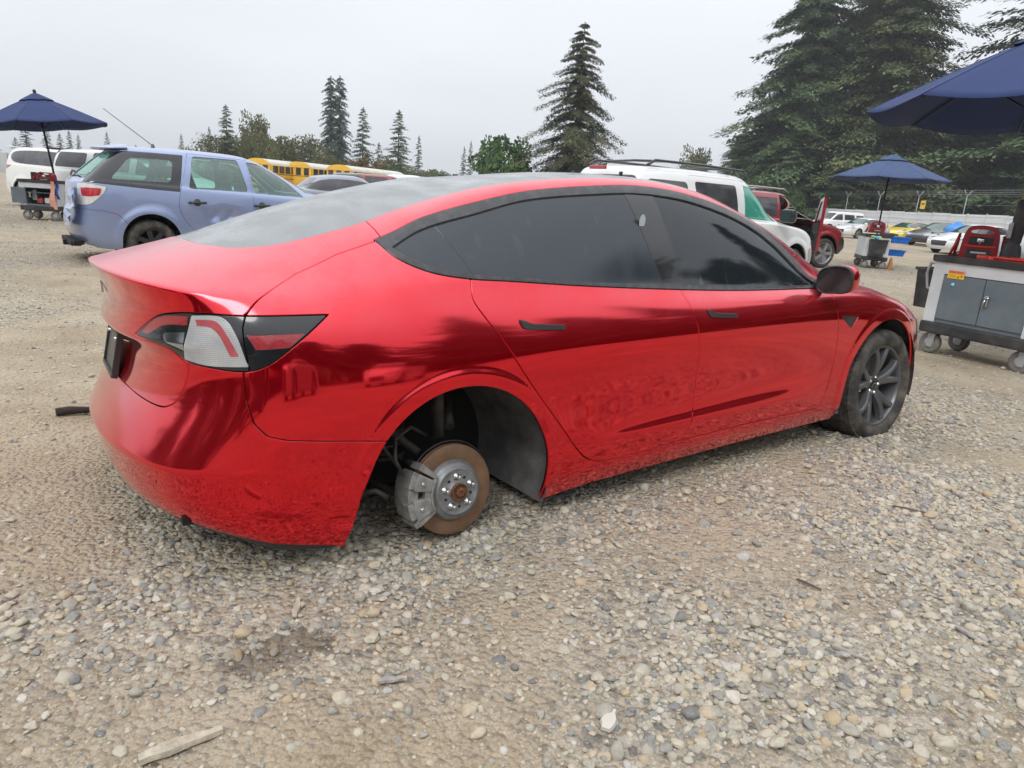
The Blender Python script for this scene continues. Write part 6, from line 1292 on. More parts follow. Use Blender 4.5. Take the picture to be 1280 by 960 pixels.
# ------------------------------------------------------------------ umbrellas, service carts and what stands on them
M_navyc = mat('navy_canvas', (.012, .030, .115), .8, var=.12, vscale=6, bump=.2, bscale=500)
M_navyf = mat('faded_navy_canvas', (.045, .075, .165), .85, var=.12, vscale=6, bump=.2, bscale=400)
M_pole = mat('dark_pole', (.03, .03, .033), .4, metal=.5)
M_polew = mat('bamboo_pole', (.26, .24, .10), .6, var=.3, vscale=12)
M_cartw = mat('cart_white_paint', (.62, .64, .66), .5, var=.08, dirt=(.35, .35, .34), dscale=4, damt=.5)
M_cartg = mat('cart_grey_door', (.115, .15, .175), .45, var=.10, vscale=3, dirt=(.18, .19, .20), dscale=6, damt=.45)
M_cartb = mat('cart_black_plastic', (.022, .023, .025), .6, var=.2, dirt=(.12, .11, .10), dscale=5, damt=.5)
M_red_t = mat('red_tool_plastic', (.33, .012, .02), .4, var=.15)
M_brred = mat('bright_red_plastic', (.58, .03, .02), .4, var=.1)
M_bluep = mat('blue_plastic', (.01, .16, .62), .4, var=.1)
def umbrella(loc, R, ztop, zedge, zbase, label, m, pm, yaw=0, n=8, group='navy market umbrellas', lean=(0, 0), zsplit=None, pm2=None, sag=.10):
    u = empty('market_umbrella', loc, (lean[0], lean[1], yaw), label, 'umbrella', group)
    K = 8
    def pt(a, t, top=0.0):    # a in panels
        k = math.floor(a); f = a-k; s = math.sin(math.pi*f)      # scallop and sag between ribs
        ang = 2*math.pi*a/n; rr = R*t*(1-.045*s*t); z = ztop-(ztop-zedge)*(t**1.12)+(-sag*s*t*R*.5*(1-.3*t))
        return (rr*math.cos(ang), rr*math.sin(ang), z+top)
    for (t0, t1, nm, up) in ((.20, 1.0, 'canopy', 0), (.02, .25, 'canopy_vent', .045*R)):
        mb = MB(); A = n*K; T = 10; vs = [pt(i/K, t0+(t1-t0)*j/T, up*(1-(j/T)*.55)) for j in range(T+1) for i in range(A)]
        fs = [(j*A+i, j*A+(i+1) % A, (j+1)*A+(i+1) % A, (j+1)*A+i) for j in range(T) for i in range(A)]
        if nm == 'canopy':
            k0 = len(vs); vs += [(x, y, z-.10*R*.55) for (x, y, z) in [pt(i/K, 1.0) for i in range(A)]] if False else []
        mb.add(vs, fs, m, True); o = mb.build(nm, None, u, fix=False)
        md = o.modifiers.new('t', 'SOLIDIFY'); md.thickness = .004
    sm = MB()
    for k in range(n): sm.tube([Vector(pt(k+.0001, t, .004)) for t in (.2, .4, .6, .8, 1.0)], .006, 4, m)
    sm.build('canopy_seams', None, u)
    for k in range(n):
        r = MB(); r.tube([Vector(pt(k+.0001, t, -.02)) for t in (.04, .35, .7, .99)], .008, 5, M_pole); p = pt(k+.0001, .5, -.03); r.tube([(0, 0, zedge-.05), p], .006, 5, M_pole); r.build('rib', None, u)
    fb_ = MB(); fb_.lathe([(.012, ztop-.02), (.02, ztop+.05), (.035, ztop+.075), (.035, ztop+.10), (.02, ztop+.125), (0, ztop+.13)], 12, M_pole, axis='z'); fb_.build('finial', None, u)
    pl_ = MB(); zs = zsplit if zsplit else ztop
    pl_.tube([(0, 0, zbase), (0, 0, zs)], .021, 10, pm); 
    if zsplit: pl_.tube([(0, 0, zs), (0, 0, ztop)], .019, 10, pm2)
    pl_.tube([(0, 0, zedge-.10), (0, 0, zedge-.02)], .035, 10, M_pole); pl_.build('pole', None, u)
    return u
def caster(parent, x, y, R=.105):
    c = empty('caster', (x, y, 0)); c.parent = parent
    w = MB(); w.lathe([(R*.5, -.026), (R*.8, -.030), (R*.97, -.020), (R, 0), (R*.97, .020), (R*.8, .030), (R*.5, .026)], 28, mat('grey_caster_rubber', (.20, .19, .175), .8, var=.2, dirt=(.10, .09, .08), dscale=12, damt=.5), XF((0, 0, R))); w.build('caster_tyre', None, c)
    h = MB(); h.lathe([(0, -.034), (R*.35, -.034), (R*.52, -.024), (R*.52, .024), (R*.35, .034), (0, .034)], 16, M_galv, XF((0, 0, R))); h.build('caster_hub', None, c)
    f = MB()
    for s_ in (-1, 1): f.box((.012, s_*.042, R*1.30), (.050, .006, R*1.25), M_galv, taper=(1.5, 1), shift=(.012, 0))
    f.box((.02, 0, R*2.0), (.09, .09, .008), M_galv); f.build('caster_fork', None, c)
def cart(loc, yaw, label, W=1.14, D=.62, H=.93, group='white service carts with grey doors', open_left=False, doors=True, handle=True, casters=True):
    """x along the door face, y away from it, origin at the left front foot"""
    c = empty('service_cart', loc, (0, 0, yaw), label, 'cart', group); zb = .21
    b = MB(); b.box((W/2, D/2, zb+.055), (W+.02, D+.04, .11), M_cartb, bev=.02); b.build('base_tray', None, c)
    t = MB(); t.box((W/2, D/2, H-.015), (W+.03, D+.05, .03), M_cartb, bev=.01)
    for (cx, cy, dx, dy) in ((W/2, -.015, W+.03, .02), (W/2, D+.015, W+.03, .02), (-.005, D/2, .02, D+.05), (W+.005, D/2, .02, D+.05)): t.box((cx, cy, H+.012), (dx, dy, .045), M_cartb)
    t.build('top_tray', None, c)
    z0, z1 = zb+.11, H-.03; h = z1-z0
    f = MB(); st = .115
    f.box((st/2, .012, (z0+z1)/2), (st, .028, h), M_cartw, bev=.003); f.box((W-st/2, .012, (z0+z1)/2), (st, .028, h), M_cartw, bev=.003); f.box((W/2, .012, z1-.055), (W-2*st, .028, .11), M_cartw, bev=.003)
    f.build('face_frame', None, c)
    s_ = MB()
    for x in (.008, W-.008):
        s_.box((x, D/2+.01, (z0+z1)/2), (.012, D-.03, h), M_cartw)
    s_.box((W/2, D-.01, (z0+z1)/2), (W-.03, .012, h), M_cartg); s_.box((W/2, D/2, z0+.01), (W-.04, D-.05, .01), M_cartg); s_.box((W/2, .020, z0+.018), (W-2*st, .02, .034), M_cartg); s_.build('side_panels', None, c)
    dw = (W-2*st)/2; dh = h-.11-.04; dz = z0+.036+dh/2
    for k in (0, 1):
        x0 = st+k*dw
        d = MB(); 
        if open_left and k == 0: 
            d.box((dw/2-.003, 0, 0), (dw-.006, .018, dh-.006), M_cartg, bev=.003); dd = d.build('cabinet_door', None, c, (x0, -.01, dz), (0, 0, math.radians(-172)))
        elif open_left and k == 1: continue
        else: d.box((0, 0, 0), (dw-.006, .016, dh-.006), M_cartg, bev=.003); dd = d.build('cabinet_door', None, c, (x0+dw/2, .004, dz))
        if k == 1 or open_left:
            q = MB(); q.box((-.5*dw+.045, -.014, .02), (.035, .010, .10), M_chrome, bev=.003); q.tube([(-.5*dw+.02, -.03, .055), (-.5*dw+.075, -.034, .05)], .010, 8, M_chrome); q.tube([(-.5*dw+.04, -.028, .05), (-.5*dw+.030, -.036, -.05)], .007, 8, M_chrome); q.build('door_latch', None, dd)
    if handle:
        g = MB(); g.tube([(-.0, .10, H-.06), (-.10, .10, H-.05), (-.13, .12, H-.16), (-.11, .14, H-.30), (-.0, .14, H-.34)], .016, 8, M_galv); g.tube([(-.0, D-.10, H-.06), (-.10, D-.10, H-.05), (-.13, D-.12, H-.16), (-.11, D-.14, H-.30), (0, D-.14, H-.34)], .016, 8, M_galv); g.build('push_handle', None, c)
    for (x, y) in ((.09, .07), (W-.09, .07), (.09, D-.07), (W-.09, D-.07)): caster(c, x, y)
    return c
def local(o, p):
    c, s_ = math.cos(o.rotation_euler.z), math.sin(o.rotation_euler.z); return (o.location.x+c*p[0]-s_*p[1], o.location.y+s_*p[0]+c*p[1], p[2])
def text_obj(name, s, size, m, parent, loc, rot, align='CENTER', xs=1.0):
    cu = bpy.data.curves.new(name, 'FONT'); cu.body = s; cu.size = size; cu.align_x = align; cu.align_y = 'CENTER'; cu.extrude = .0004; cu.offset = size*.02
    t = bpy.data.objects.new(name, cu); COL.objects.link(t); dg = bpy.context.evaluated_depsgraph_get(); me = bpy.data.meshes.new_from_object(t.evaluated_get(dg)); bpy.data.objects.remove(t)
    me.materials.clear(); me.materials.append(m); o = mesh_obj(name, me, parent, loc, rot); o.scale = (xs, 1, 1); return o
def bin_box(label, loc, yaw, W, D, H, m, lip=.03, group=None, cat='bin'):
    e = empty('storage_bin', loc, (0, 0, yaw), label, cat, group); b = MB(); t = .006
    def ring(s_, z, o=0): x, y = W/2*s_-o, D/2*s_-o; return [(-x, -y, z), (x, -y, z), (x, y, z), (-x, y, z)]
    vs = ring(.84, 0)+ring(1, H)+ring(1, H, t)+ring(.84, t, t); fs = [(3, 2, 1, 0)]+[(i, (i+1) % 4, 4+(i+1) % 4, 4+i) for i in range(4)]+[(4+i, 4+(i+1) % 4, 8+(i+1) % 4, 8+i) for i in range(4)]+[(8+i, 8+(i+1) % 4, 12+(i+1) % 4, 12+i) for i in range(4)]+[(12, 13, 14, 15)]
    b.add(vs, fs, m); b.build('bin_body', None, e)
    r = MB()
    for (cx, cy, dx, dy) in ((0, -D/2-.004, W+.03, .02), (0, D/2+.004, W+.03, .02), (-W/2-.004, 0, .02, D+.03), (W/2+.004, 0, .02, D+.03)): r.box((cx, cy, H-lip/2), (dx, dy, lip), m, bev=.003)
    r.build('bin_rim', None, e); return e
def jump_pack(loc, yaw, label, W=.36, H=.40, D=.14, sc=1.0, leanx=0):
    e = empty('jump_starter', loc, (leanx, 0, yaw), label, 'battery pack', 'red jump starter packs on the carts'); b = MB()
    out = smooth_poly([(-W*.50, 0), (-W*.47, H*.55), (-W*.42, H*.82), (-W*.30, H*.96), (0, H), (W*.30, H*.96), (W*.42, H*.82), (W*.47, H*.55), (W*.50, 0)], n=4, sharp=(0, 8))
    hole = [(W*.30*math.cos(a), H*.80+H*.085*(math.sin(a) if math.sin(a) > 0 else math.sin(a)*.5)) for a in np.linspace(0, 2*math.pi, 25)[:-1]]
    bm = bmesh.new(); vo_ = [bm.verts.new((p[0], -D/2, p[1])) for p in out]; vh = [bm.verts.new((p[0], -D/2, p[1])) for p in hole]
    eo = [bm.edges.new((vo_[i], vo_[(i+1) % len(vo_)])) for i in range(len(vo_))]; eh = [bm.edges.new((vh[i], vh[(i+1) % len(vh)])) for i in range(len(vh))]
    bmesh.ops.triangle_fill(bm, use_beauty=True, edges=eo+eh); fc = bm.faces[:]; ex = bmesh.ops.extrude_face_region(bm, geom=fc)
    bmesh.ops.translate(bm, verts=[v for v in ex['geom'] if isinstance(v, bmesh.types.BMVert)], vec=(0, D, 0)); bmesh.ops.recalc_face_normals(bm, faces=bm.faces[:])
    me = bpy.data.meshes.new('pack_case'); bm.to_mesh(me); bm.free(); me.materials.append(M_red_t); o = mesh_obj('pack_case', me, e); md = o.modifiers.new('b', 'BEVEL'); md.width = .006; md.segments = 2; md.limit_method = 'ANGLE'
    p = MB(); p.box((0, -D/2-.004, H*.56), (W*.62, .012, H*.22), M_cartb, bev=.003); p.build('gauge_panel', None, e)
    g = MB(); g.lathe([(0, -.012), (W*.10, -.012), (W*.11, -.004), (W*.11, .0)], 16, M_chrome, XF((0, -D/2-.004, H*.56))); g.build('gauge', None, e)
    q = MB(); q.box((0, -D/2-.006, H*.40), (W*.80, .02, H*.06), M_brred, bev=.003); q.box((0, -D/2-.004, H*.20), (W*.62, .010, H*.24), M_cartb, bev=.003); q.box((0, -D/2-.012, H*.22), (W*.4, .006, H*.05), M_cartw); q.build('socket_panel', None, e)
    for sx in (-1, 1):
        k = MB(); k.tube([(sx*W*.56, -D*.2, H*.74), (sx*W*.62, -D*.3, H*.40), (sx*W*.74, -D*.4, H*.04)], [.012, .016, .010], 8, M_red_t); k.tube([(sx*W*.56, -D*.1, H*.74), (sx*W*.58, -D*.15, H*.40), (sx*W*.62, -D*.2, H*.04)], [.010, .014, .010], 8, M_cartb if sx > 0 else M_red_t); k.build('battery_clamp', None, e)
        if W < .3: break
    cb = MB(); cb.tube([(-W*.5, 0, H*.2), (-W*.75, .02, H*.05), (-W*.72, -.02, .02), (-W*.60, -.06, .015)], .008, 6, M_cartb); cb.build('cable', None, e)
    return e
# the big cart, right
big = cart((4.045, 6.80, 0), math.radians(-62.5), 'large white cart with closed grey double doors, nearest the camera at the right edge', W=1.02)
stk = MB(); stk.box((0, 0, 0), (.155, .002, .075), mat('decal_yellow', (.86, .56, .03), .5)); stk.box((0, -.0012, .022), (.155, .0012, .031), mat('decal_orange', (.80, .28, .10), .5)); so_ = stk.build('warning_decal', None, big, (.115+.115, -.008, .795), (0, 0, 0))
M_dk = mat('decal_red_ink', (.42, .03, .02), .5); M_dk2 = mat('decal_dark_ink', (.30, .22, .02), .5)
text_obj('decal_heading', 'SENSOR DRIVER', .021, M_dk, so_, (0, -.0022, .022), (math.pi/2, 0, 0), xs=.82)
text_obj('decal_text', 'KEEP CLEAR OF', .012, M_dk2, so_, (-.030, -.0022, -.004), (math.pi/2, 0, 0), xs=.8) if False else None
tl_ = MB()
for r_ in range(2):
    for k in range(7 if r_ else 6): tl_.box((-.062+k*.0115, -.0018, -.006-.015*r_), (.008, .001, .007), M_dk2)
tl_.box((.032, -.0018, -.012), (.012, .001, .022), M_dk, XF((0, 0, 0), (0, .35, 0))); tl_.box((.055, -.0018, -.012), (.008, .001, .026), M_dk); tl_.box((.055, -.0019, -.010), (.020, .001, .007), M_dk); tl_.build('decal_lines', None, so_)
dc = MB(); dc.lathe([(0, -.0095), (.020, -.0095), (.020, -.008)], 18, mat('decal_cyan', (.10, .50, .70), .4), XF((.115+.105, 0, .70))); dc.lathe([(0, -.0105), (.011, -.0105)], 12, mat('decal_pale', (.5, .75, .85), .4), XF((.115+.107, 0, .702))); dc.build('round_decal', None, big)
bx = local(big, (-.14, .33, .42)); bin_box('black lidless bin hanging on the left end of the large white cart', bx, big.rotation_euler.z, .20, .42, .40, M_cartb)
# on the top tray
p = local(big, (.17, .36, .935)); jump_pack(p, big.rotation_euler.z+math.radians(30), 'large dark red jump starter with arched handle on the nearest cart', W=.32, H=.33)
p = local(big, (.46, .36, .935)); hol = empty('umbrella_holder', p, (0, 0, 0), 'black tube holder gripping the umbrella pole on the nearest cart', 'holder')
h_ = MB(); h_.lathe([(.085, 0), (.082, .10), (.070, .16), (.055, .18), (.060, .20), (.066, .33), (.060, .36), (.045, .38), (.048, .40), (.046, .56), (.030, .58)], 20, M_cartb, axis='z'); h_.build('holder_tube', None, hol)
h_ = MB(); h_.box((-.075, -.03, .30), (.02, .03, .14), M_galv, bev=.004); h_.tube([(-.05, 0, .22), (-.09, -.02, .25), (-.08, -.02, .36)], .010, 8, M_galv); h_.tube([(.06, 0, .30), (.12, .0, .28), (.17, .01, .24)], .016, 8, M_cartb); h_.build('clamp_bracket', None, hol)
umbrella((p[0], p[1], 0), 1.45, 2.95, 2.26, 1.30, 'large navy umbrella over the nearest cart, cut off by the right edge', M_navyc, M_polew, yaw=.32, n=8, sag=.12, zsplit=2.25, pm2=M_polew)
p = local(big, (.70, .17, .935)); tr_ = empty('red_tray', p, (0, 0, big.rotation_euler.z), 'bright red plastic tray lying on the nearest cart by the pole', 'tray'); t_ = MB(); t_.box((0, 0, .035), (.42, .26, .02), M_brred, bev=.006); t_.tube([(-.22, -.13, .05), (.22, -.13, .05), (.22, .13, .05), (-.22, .13, .05), (-.22, -.13, .05)], .012, 8, M_brred); t_.build('tray_body', None, tr_); t_ = MB(); t_.lathe([(0, 0), (.035, 0), (.035, .05), (0, .05)], 16, M_brred, XF((-.22, -.11, .01)), axis='z'); t_.build('tray_knob', None, tr_)
p = local(big, (.33, .17, .945)); tp_ = MB(); tp_.lathe([(.03, 0), (.048, 0), (.048, .05), (.03, .05)], 24, M_brred, axis='z', closed=True); o = tp_.build('tape_roll', None, None, p); tagit(o, 'red tape roll in front of the large jump starter', 'tape roll')
p = local(big, (.72, .50, .935)); bin_box('grey translucent box behind the holder on the nearest cart', (p[0]+.12, p[1]+.05, p[2]), big.rotation_euler.z, .40, .26, .13, mat('grey_box', (.16, .165, .18), .4))
p = local(big, (.28, .16, .950)); pg_ = MB(); pg_.box((0, 0, 0), (.20, .14, .004), M_whitel, XF((0, 0, 0), (.03, 0, .2))); o = pg_.build('paper_sheet', None, None, p, (0, 0, -.9)); tagit(o, 'white paper sheet under the red tape roll', 'paper')
# the middle cart with blue bins
mid = cart((9.22, 18.85, 0), math.radians(-16), 'white cart with a dark bin on its end, under the faded blue umbrella', W=.62, D=1.12, H=.86, handle=False)
for o in [c for c in mid.children if c.name.startswith(('cabinet_door',))]: o.scale = (1, 1, 1)
p = local(mid, (.31, -.15, .42)); bin_box('dark bin on the near end of the middle cart', p, mid.rotation_euler.z, .42, .22, .36, M_cartb)
p = local(mid, (.26, -.12, .78)); rg2 = MB(); 
for k in range(7): rg2.box((.035*k-.12, .02*math.sin(k*2), .03+.012*math.cos(k*3)), (.09, .12, .05), (mat('lime_cloth', (.45, .62, .06), .9), mat('cyan_cloth', (.05, .45, .60), .9), mat('pale_cloth', (.6, .62, .6), .9))[k % 3], XF((0, 0, 0), (.3*k, .2, k)), bev=.015)
o = rg2.build('rags', None, None, p); tagit(o, 'lime and cyan rags piled in the dark bin of the middle cart', 'cloth')
for k, (py_, pz_) in enumerate(((.36, .72), (.82, .70), (.60, .36))):
    p = local(mid, (.88, py_, pz_)); bin_box(('upper blue bin nearer the camera on the middle cart', 'upper blue bin farther back on the middle cart', 'lower blue bin on the side of the middle cart')[k], p, mid.rotation_euler.z, .46, .44, .16, M_bluep, group='blue bins on the middle cart')
p = local(mid, (.28, .30, .935)); jump_pack(p, mid.rotation_euler.z, 'small red jump starter on the middle cart beside the umbrella pole', W=.40, H=.30, D=.2)
p = local(mid, (.52, .22, .935)); wb_ = MB(); wb_.lathe([(0, 0), (.06, 0), (.07, .06), (.05, .15), (.02, .17), (.02, .20), (0, .20)], 14, M_whitel, axis='z'); o = wb_.build('white_bottle', None, None, p); tagit(o, 'white plastic bottle at the edge of the middle cart top', 'bottle')
p = local(mid, (.74, .10, .06)); cn = MB(); cn.lathe([(.07, .03), (.06, .08), (.04, .26), (.02, .33), (0, .33)], 14, mat('orange_brown_cover', (.38, .17, .06), .7), axis='z'); cn.box((0, 0, .02), (.17, .17, .03), mat('orange_brown_cover', (.38, .17, .06), .7)); o = cn.build('orange_cone', None, None, (p[0], p[1], 0)); tagit(o, 'faded orange cone on the ground against the middle cart', 'cone')
p = local(mid, (.30, .55, 0)); umbrella((p[0]+.06, p[1], 0), 1.50, 2.92, 2.34, .88, 'faded blue umbrella above the middle cart with the blue bins', M_navyf, M_pole, yaw=.15, sag=.05)
# the left cart with its door folded open
lc = cart((-11.15, 15.40, 0), math.radians(8), 'small white cart with its grey door swung open, left of the wagon', W=.76, D=.55, H=.84, open_left=True, handle=False)
for k, (x, z, w, hh, m_, lb) in enumerate(((.36, .72, .10, .07, mat('teal_cap', (.03, .42, .34), .5), 'teal tub on the upper part of the open cart'), (.52, .40, .16, .12, M_whitel, 'white box inside the open cart'), (.34, .40, .12, .10, M_redl, 'red tub inside the open cart'), (.24, .46, .10, .22, M_silver, 'grey canister inside the open cart'))):
    p = local(lc, (x, .20, z-.03)); b_ = MB(); b_.box((0, 0, hh/2), (w, .14, hh), m_, bev=.012); b_.lathe([(0, 0), (.03, 0), (.03, .02), (0, .02)], 12, m_, XF((0, 0, hh)), axis='z'); o = b_.build('tub', None, None, p); tagit(o, lb, 'tub')
sh_ = MB(); sh_.box((.38, .28, .60), (.70, .48, .012), M_cartg); sh_.build('inner_shelf', None, lc)
p = local(lc, (.50, .18, .845)); jump_pack(p, lc.rotation_euler.z, 'small red battery pack lying on the left cart top', W=.36, H=.20, D=.2)
p = local(lc, (.28, .2, .845)); b_ = MB(); b_.box((-.05, 0, .10), (.09, .08, .18), M_cartb, bev=.01); b_.box((.10, 0, .08), (.12, .07, .13), M_cartb, bev=.01); b_.tube([(.02, 0, .1), (.1, .02, .20)], .015, 6, M_cartb); o = b_.build('black_drill', None, None, p); tagit(o, 'black power tool standing on the left cart top', 'tool')
fl_ = MB(); vs = [(0.0+.02*math.sin(j*1.3), .10*i*.5-.05, -.10*j) for j in range(7) for i in range(4)]
fl_.add([(v[0], v[1]*(1+.3*math.sin(v[2]*9)), v[2]) for v in vs], [(j*4+i, j*4+i+1, (j+1)*4+i+1, (j+1)*4+i) for j in range(6) for i in range(3)], mat('pink_rag', (.68, .32, .26), .9)); p = local(lc, (.72, -.05, .86)); o = fl_.build('pink_rag', None, None, p, (0, 0, math.radians(75))); tagit(o, 'pink rag hanging from the right corner of the left cart', 'cloth')
fl2 = MB(); fl2.add([(v[0], v[1]*.8, v[2]*.6) for v in vs], [(j*4+i, j*4+i+1, (j+1)*4+i+1, (j+1)*4+i) for j in range(6) for i in range(3)], mat('blue_rag', (.04, .10, .35), .9)); p = local(lc, (.80, -.03, .84)); o = fl2.build('blue_rag', None, None, p, (0, 0, math.radians(70))); tagit(o, 'blue rag hanging beside the pink one on the left cart', 'cloth')
p = local(lc, (.64, .35, 0)); umbrella((p[0]+.08, p[1], 0), 1.30, 2.66, 2.05, .93, 'navy umbrella standing on the left cart by the wagon', M_navyc, M_pole, yaw=.25, sag=.08, lean=(0, math.radians(-7)))

# ------------------------------------------------------------------ school buses
M_busy = mat('bus_yellow', (.80, .47, .045), .45, var=.06, dirt=(.4, .25, .05), dscale=2, damt=.3); M_busr = mat('bus_white_roof', (.62, .61, .56), .5, var=.1, dirt=(.4, .37, .3), dscale=.8, damt=.5)
def school_bus(loc, yaw):
    e = empty('school_bus', loc, (0, 0, yaw), 'x', 'bus', 'yellow school buses parked in a row'); L, W = 10.4, 2.4
    b = MB(); b.box((0, 0, 1.55), (L, W, 1.7), M_busy, bev=.06); b.box((L/2+.6, 0, 1.15), (1.3, 2.1, .95), M_busy, bev=.15); b.build('body', None, e)
    r = MB(); prof = [(math.cos(a)*W/2*.985, 2.38+math.sin(a)*.46) for a in np.linspace(0, math.pi, 13)]; prof = prof+[(-W/2*.985, 2.36), (W/2*.985, 2.36)]
    r.prism(prof, -L/2+.05, L/2-.05, 'x', M_busr); r.build('roof', None, e)
    cp = MB(); cp.prism([(p_[0]*.99, p_[1]*1.0) for p_ in prof], -L/2-.05, -L/2+.45, 'x', M_busy); cp.build('roof_cap', None, e)
    for k in range(11):
        x = -L/2+.75+k*.84
        for sy in (1, -1): w = MB(); w.box((x, sy*(W/2+.004), 2.05), (.66, .02, .56), M_gdark); w.build('window', None, e)
    for sy in (-.78, 0, .78): w = MB(); w.box((-L/2-.004, sy, 2.05), (.02, .48, .60), M_gdark); w.build('rear_window', None, e)
    d = MB(); d.box((-L/2-.006, 0, 1.15), (.02, .9, .9), M_busy); d.build('rear_door', None, e)
    st_ = MB()
    for z in (1.0, 1.35, 1.68): st_.box((0, 0, z), (L+.02, W+.03, .05), M_cartb)
    st_.build('rub_rails', None, e)
    for sy in (-.85, -.5, .5, .85): q = MB(); q.lathe([(0, -.03), (.09, -.03), (.10, 0)], 12, M_redl, XF((-L/2-.0, sy, 2.55), (0, 0, math.pi/2)), axis='y'); q.build('flasher', None, e)
    for x in (-3.2, 4.6):
        for sy in (-1, 1): simple_wheel(e, x, sy*1.0, .48, .28, .28, M_rim_s, detail=False)
    return e
b1 = school_bus((0, 0, 0), 0)
bus_pos = [(-14.6, 65.6, 1.29, 'rightmost yellow school bus, nearest to the red sedan roof'), (-18.0, 65.4, 1.29, 'middle yellow school bus of the row'), (-20.6, 63.0, 1.29, 'leftmost yellow school bus of the row')]
for i, (x, y, a, lb) in enumerate(bus_pos):
    e = b1 if i == 0 else copy_tree(b1); e.location = (x, y, 0); e.rotation_euler = (0, 0, a); e['label'] = lb
# ------------------------------------------------------------------ more cars
def suv_spec(**k):
    s = dict(L=4.8, W=1.87, wb=2.88, wr=.37, zb=.36, belt=lerpf([-2.4, -1, 1, 1.6], [1.16, 1.13, 1.08, 1.06]), tailz=1.05, deckz=(1.10, 1.16), deck_mid=.06, rg0=.06, hoodz=(1.0, 1.08, lerpf([1.0, 2.4], [1.10, .98])),
             cowl=1.10, cowlz=1.17, roofz=lerpf([-2.2, -1, 0, .6], [1.76, 1.79, 1.79, 1.745]), roof0=-2.16, roof1=.45, rear_in=(.14, 0, 0, .02, .04), front_in=(.12, .02, 0, .03, .12), rim=.25, arch=.44, rearcut=-1.8)
    s.update(k); return s
def suv_carve(q0=-1.25, lampz=(.86, 1.30), band=None):
    return [('qwin', rectp(-2.02, 1.24, -1.22, 1.60, .06, (-.04, 0, .0, .04)), 'xz', 'side', SB, .003), ('rwin', rectp(-1.06, 1.20, -.10, 1.62, .05, (0, 0, 0, .0)), 'xz', 'side', SB, .003),
            ('fwin', smooth_poly([(.06, 1.17), (1.02, 1.14), (.80, 1.36), (.52, 1.60), (.08, 1.635)], n=3, sharp=(0, 1, 3, 4)), 'xz', 'side', SB, .003),
            ('door_r', rectp(-1.18, .45, -.02, 1.70, .05, (.0, 0, 0, 0)), 'xz', 'side', SB, .003), ('door_f', smooth_poly([(-.02, .45), (1.12, .45), (1.16, .8), (1.12, 1.15), (.86, 1.42), (.60, 1.66), (-.02, 1.70)], n=3, sharp=(0, 1, 3, 5, 6)), 'xz', 'side', SB, .003),
            ('rgl', rectp(-.66, 1.20, .66, 1.63, .08, (.0, 0, -.06, .06)), 'yz', 'rear', SB, .003), ('ws', rectp(-.70, 1.19, .70, 1.70, .08, (0, 0, -.1, .1)), 'yz', lambda c: c[:, 0] > .3, SB, .003),
            ('lamp', [(-3, lampz[0]), (-2.16, lampz[0]), (-2.12, lampz[1]), (-3, lampz[1])], 'xz', lambda c: (c[:, 0] < -2.0) & (c[:, 1] < -.72), SB, .003),
            ('hlamp', [(1.98, .80), (2.6, .76), (2.6, 1.02), (2.02, 1.02)], 'xz', lambda c: (c[:, 0] > 1.5) & (c[:, 1] < -.50), SB, .003),
            ('bump', [(1.85, .2), (1.92, .74), (3, .72), (3, .2)], 'xz', lambda c: c[:, 0] > 1.5, SB, .003), ('rbump', [(-1.85, .2), (-1.92, .76), (-3, .78), (-3, .2)], 'xz', lambda c: c[:, 0] < -1.5, SB, .003)]
def suv_parts(paint, gfront, gr, bump):
    return [('door_r', 'rear_door', paint, None, 0), ('door_f', 'front_door', paint, None, 0), ('qwin', 'quarter_window', gr, None, -.004), ('rwin', 'rear_door_window', gr, 'door_r', -.006), ('fwin', 'front_door_window', gfront, 'door_f', -.006), ('rgl', 'rear_window', gr, None, .002),
            ('ws', 'windscreen', gfront, None, -.004), ('lamp', 'tail_lamp', M_redl, None, .002), ('hlamp', 'headlamp', M_headl, None, .002), ('bump', 'front_bumper', bump, None, .008), ('rbump', 'rear_bumper', bump, None, .008)]
def side_mirror(root, x, y, z, sgn, m, s=1.0):
    b = MB(); b.box((x, (y+.12)*sgn, z), (.12*s, .22*s, .18*s), m, bev=.05*s); b.tube([(x+.02, (y-.02)*sgn, z-.06), (x+.02, (y+.06)*sgn, z-.04)], .025, 8, M_trim); o = b.build('side_mirror', None, root)
    g = MB(); g.box((x-.062*s, (y+.12)*sgn, z), (.006, .17*s, .135*s), M_mirror, bev=.002); g.build('mirror_glass', None, o)
def roof_rails(root, x0, x1, y, z, m):
    for sy in (-1, 1):
        b = MB(); b.tube([(x0, sy*y, z-.03), (x0+.15, sy*y, z+.045), ((x0+x1)/2, sy*y, z+.055), (x1-.15, sy*y, z+.045), (x1, sy*y, z-.03)], .020, 8, m); b.build('roof_rail', None, root)
    for x in (x0+.35, x1-.35):
        b = MB(); b.tube([(x, -y, z+.045), (x, 0, z+.06), (x, y, z+.045)], .018, 8, m); b.build('roof_bar', None, root)
w4 = suv_spec(); w4['carve'] = suv_carve()+[('amber', [(1.9, .86), (2.17, .84), (2.17, 1.1), (1.9, 1.1)], 'xz', lambda c: c[:, 1] < -.4, ['hlamp'], 0)]; w4['parts'] = suv_parts(M_wpaint, M_gteal2, M_gdark, M_silver)+[('amber', 'indicator_lens', M_amber, None, .003)]
wsuv, wm, _ = build_car('white_four_wheel_drive', w4, (2.84, 11.45, -.05), .640, 'white four-wheel drive with black roof rack right behind the red sedan', 'car', M_wpaint)
wsuv.scale = (1, 1, 1.025); roof_rails(wsuv, -1.95, .30, .60, 1.80, M_trim); add_interior(wsuv, 1.8, .55, [(.30, 2)])
for sy in (1, -1): side_mirror(wm['door_f'][0 if sy < 0 else 1], .92, .90, 1.24, sy, M_trim, 1.15)
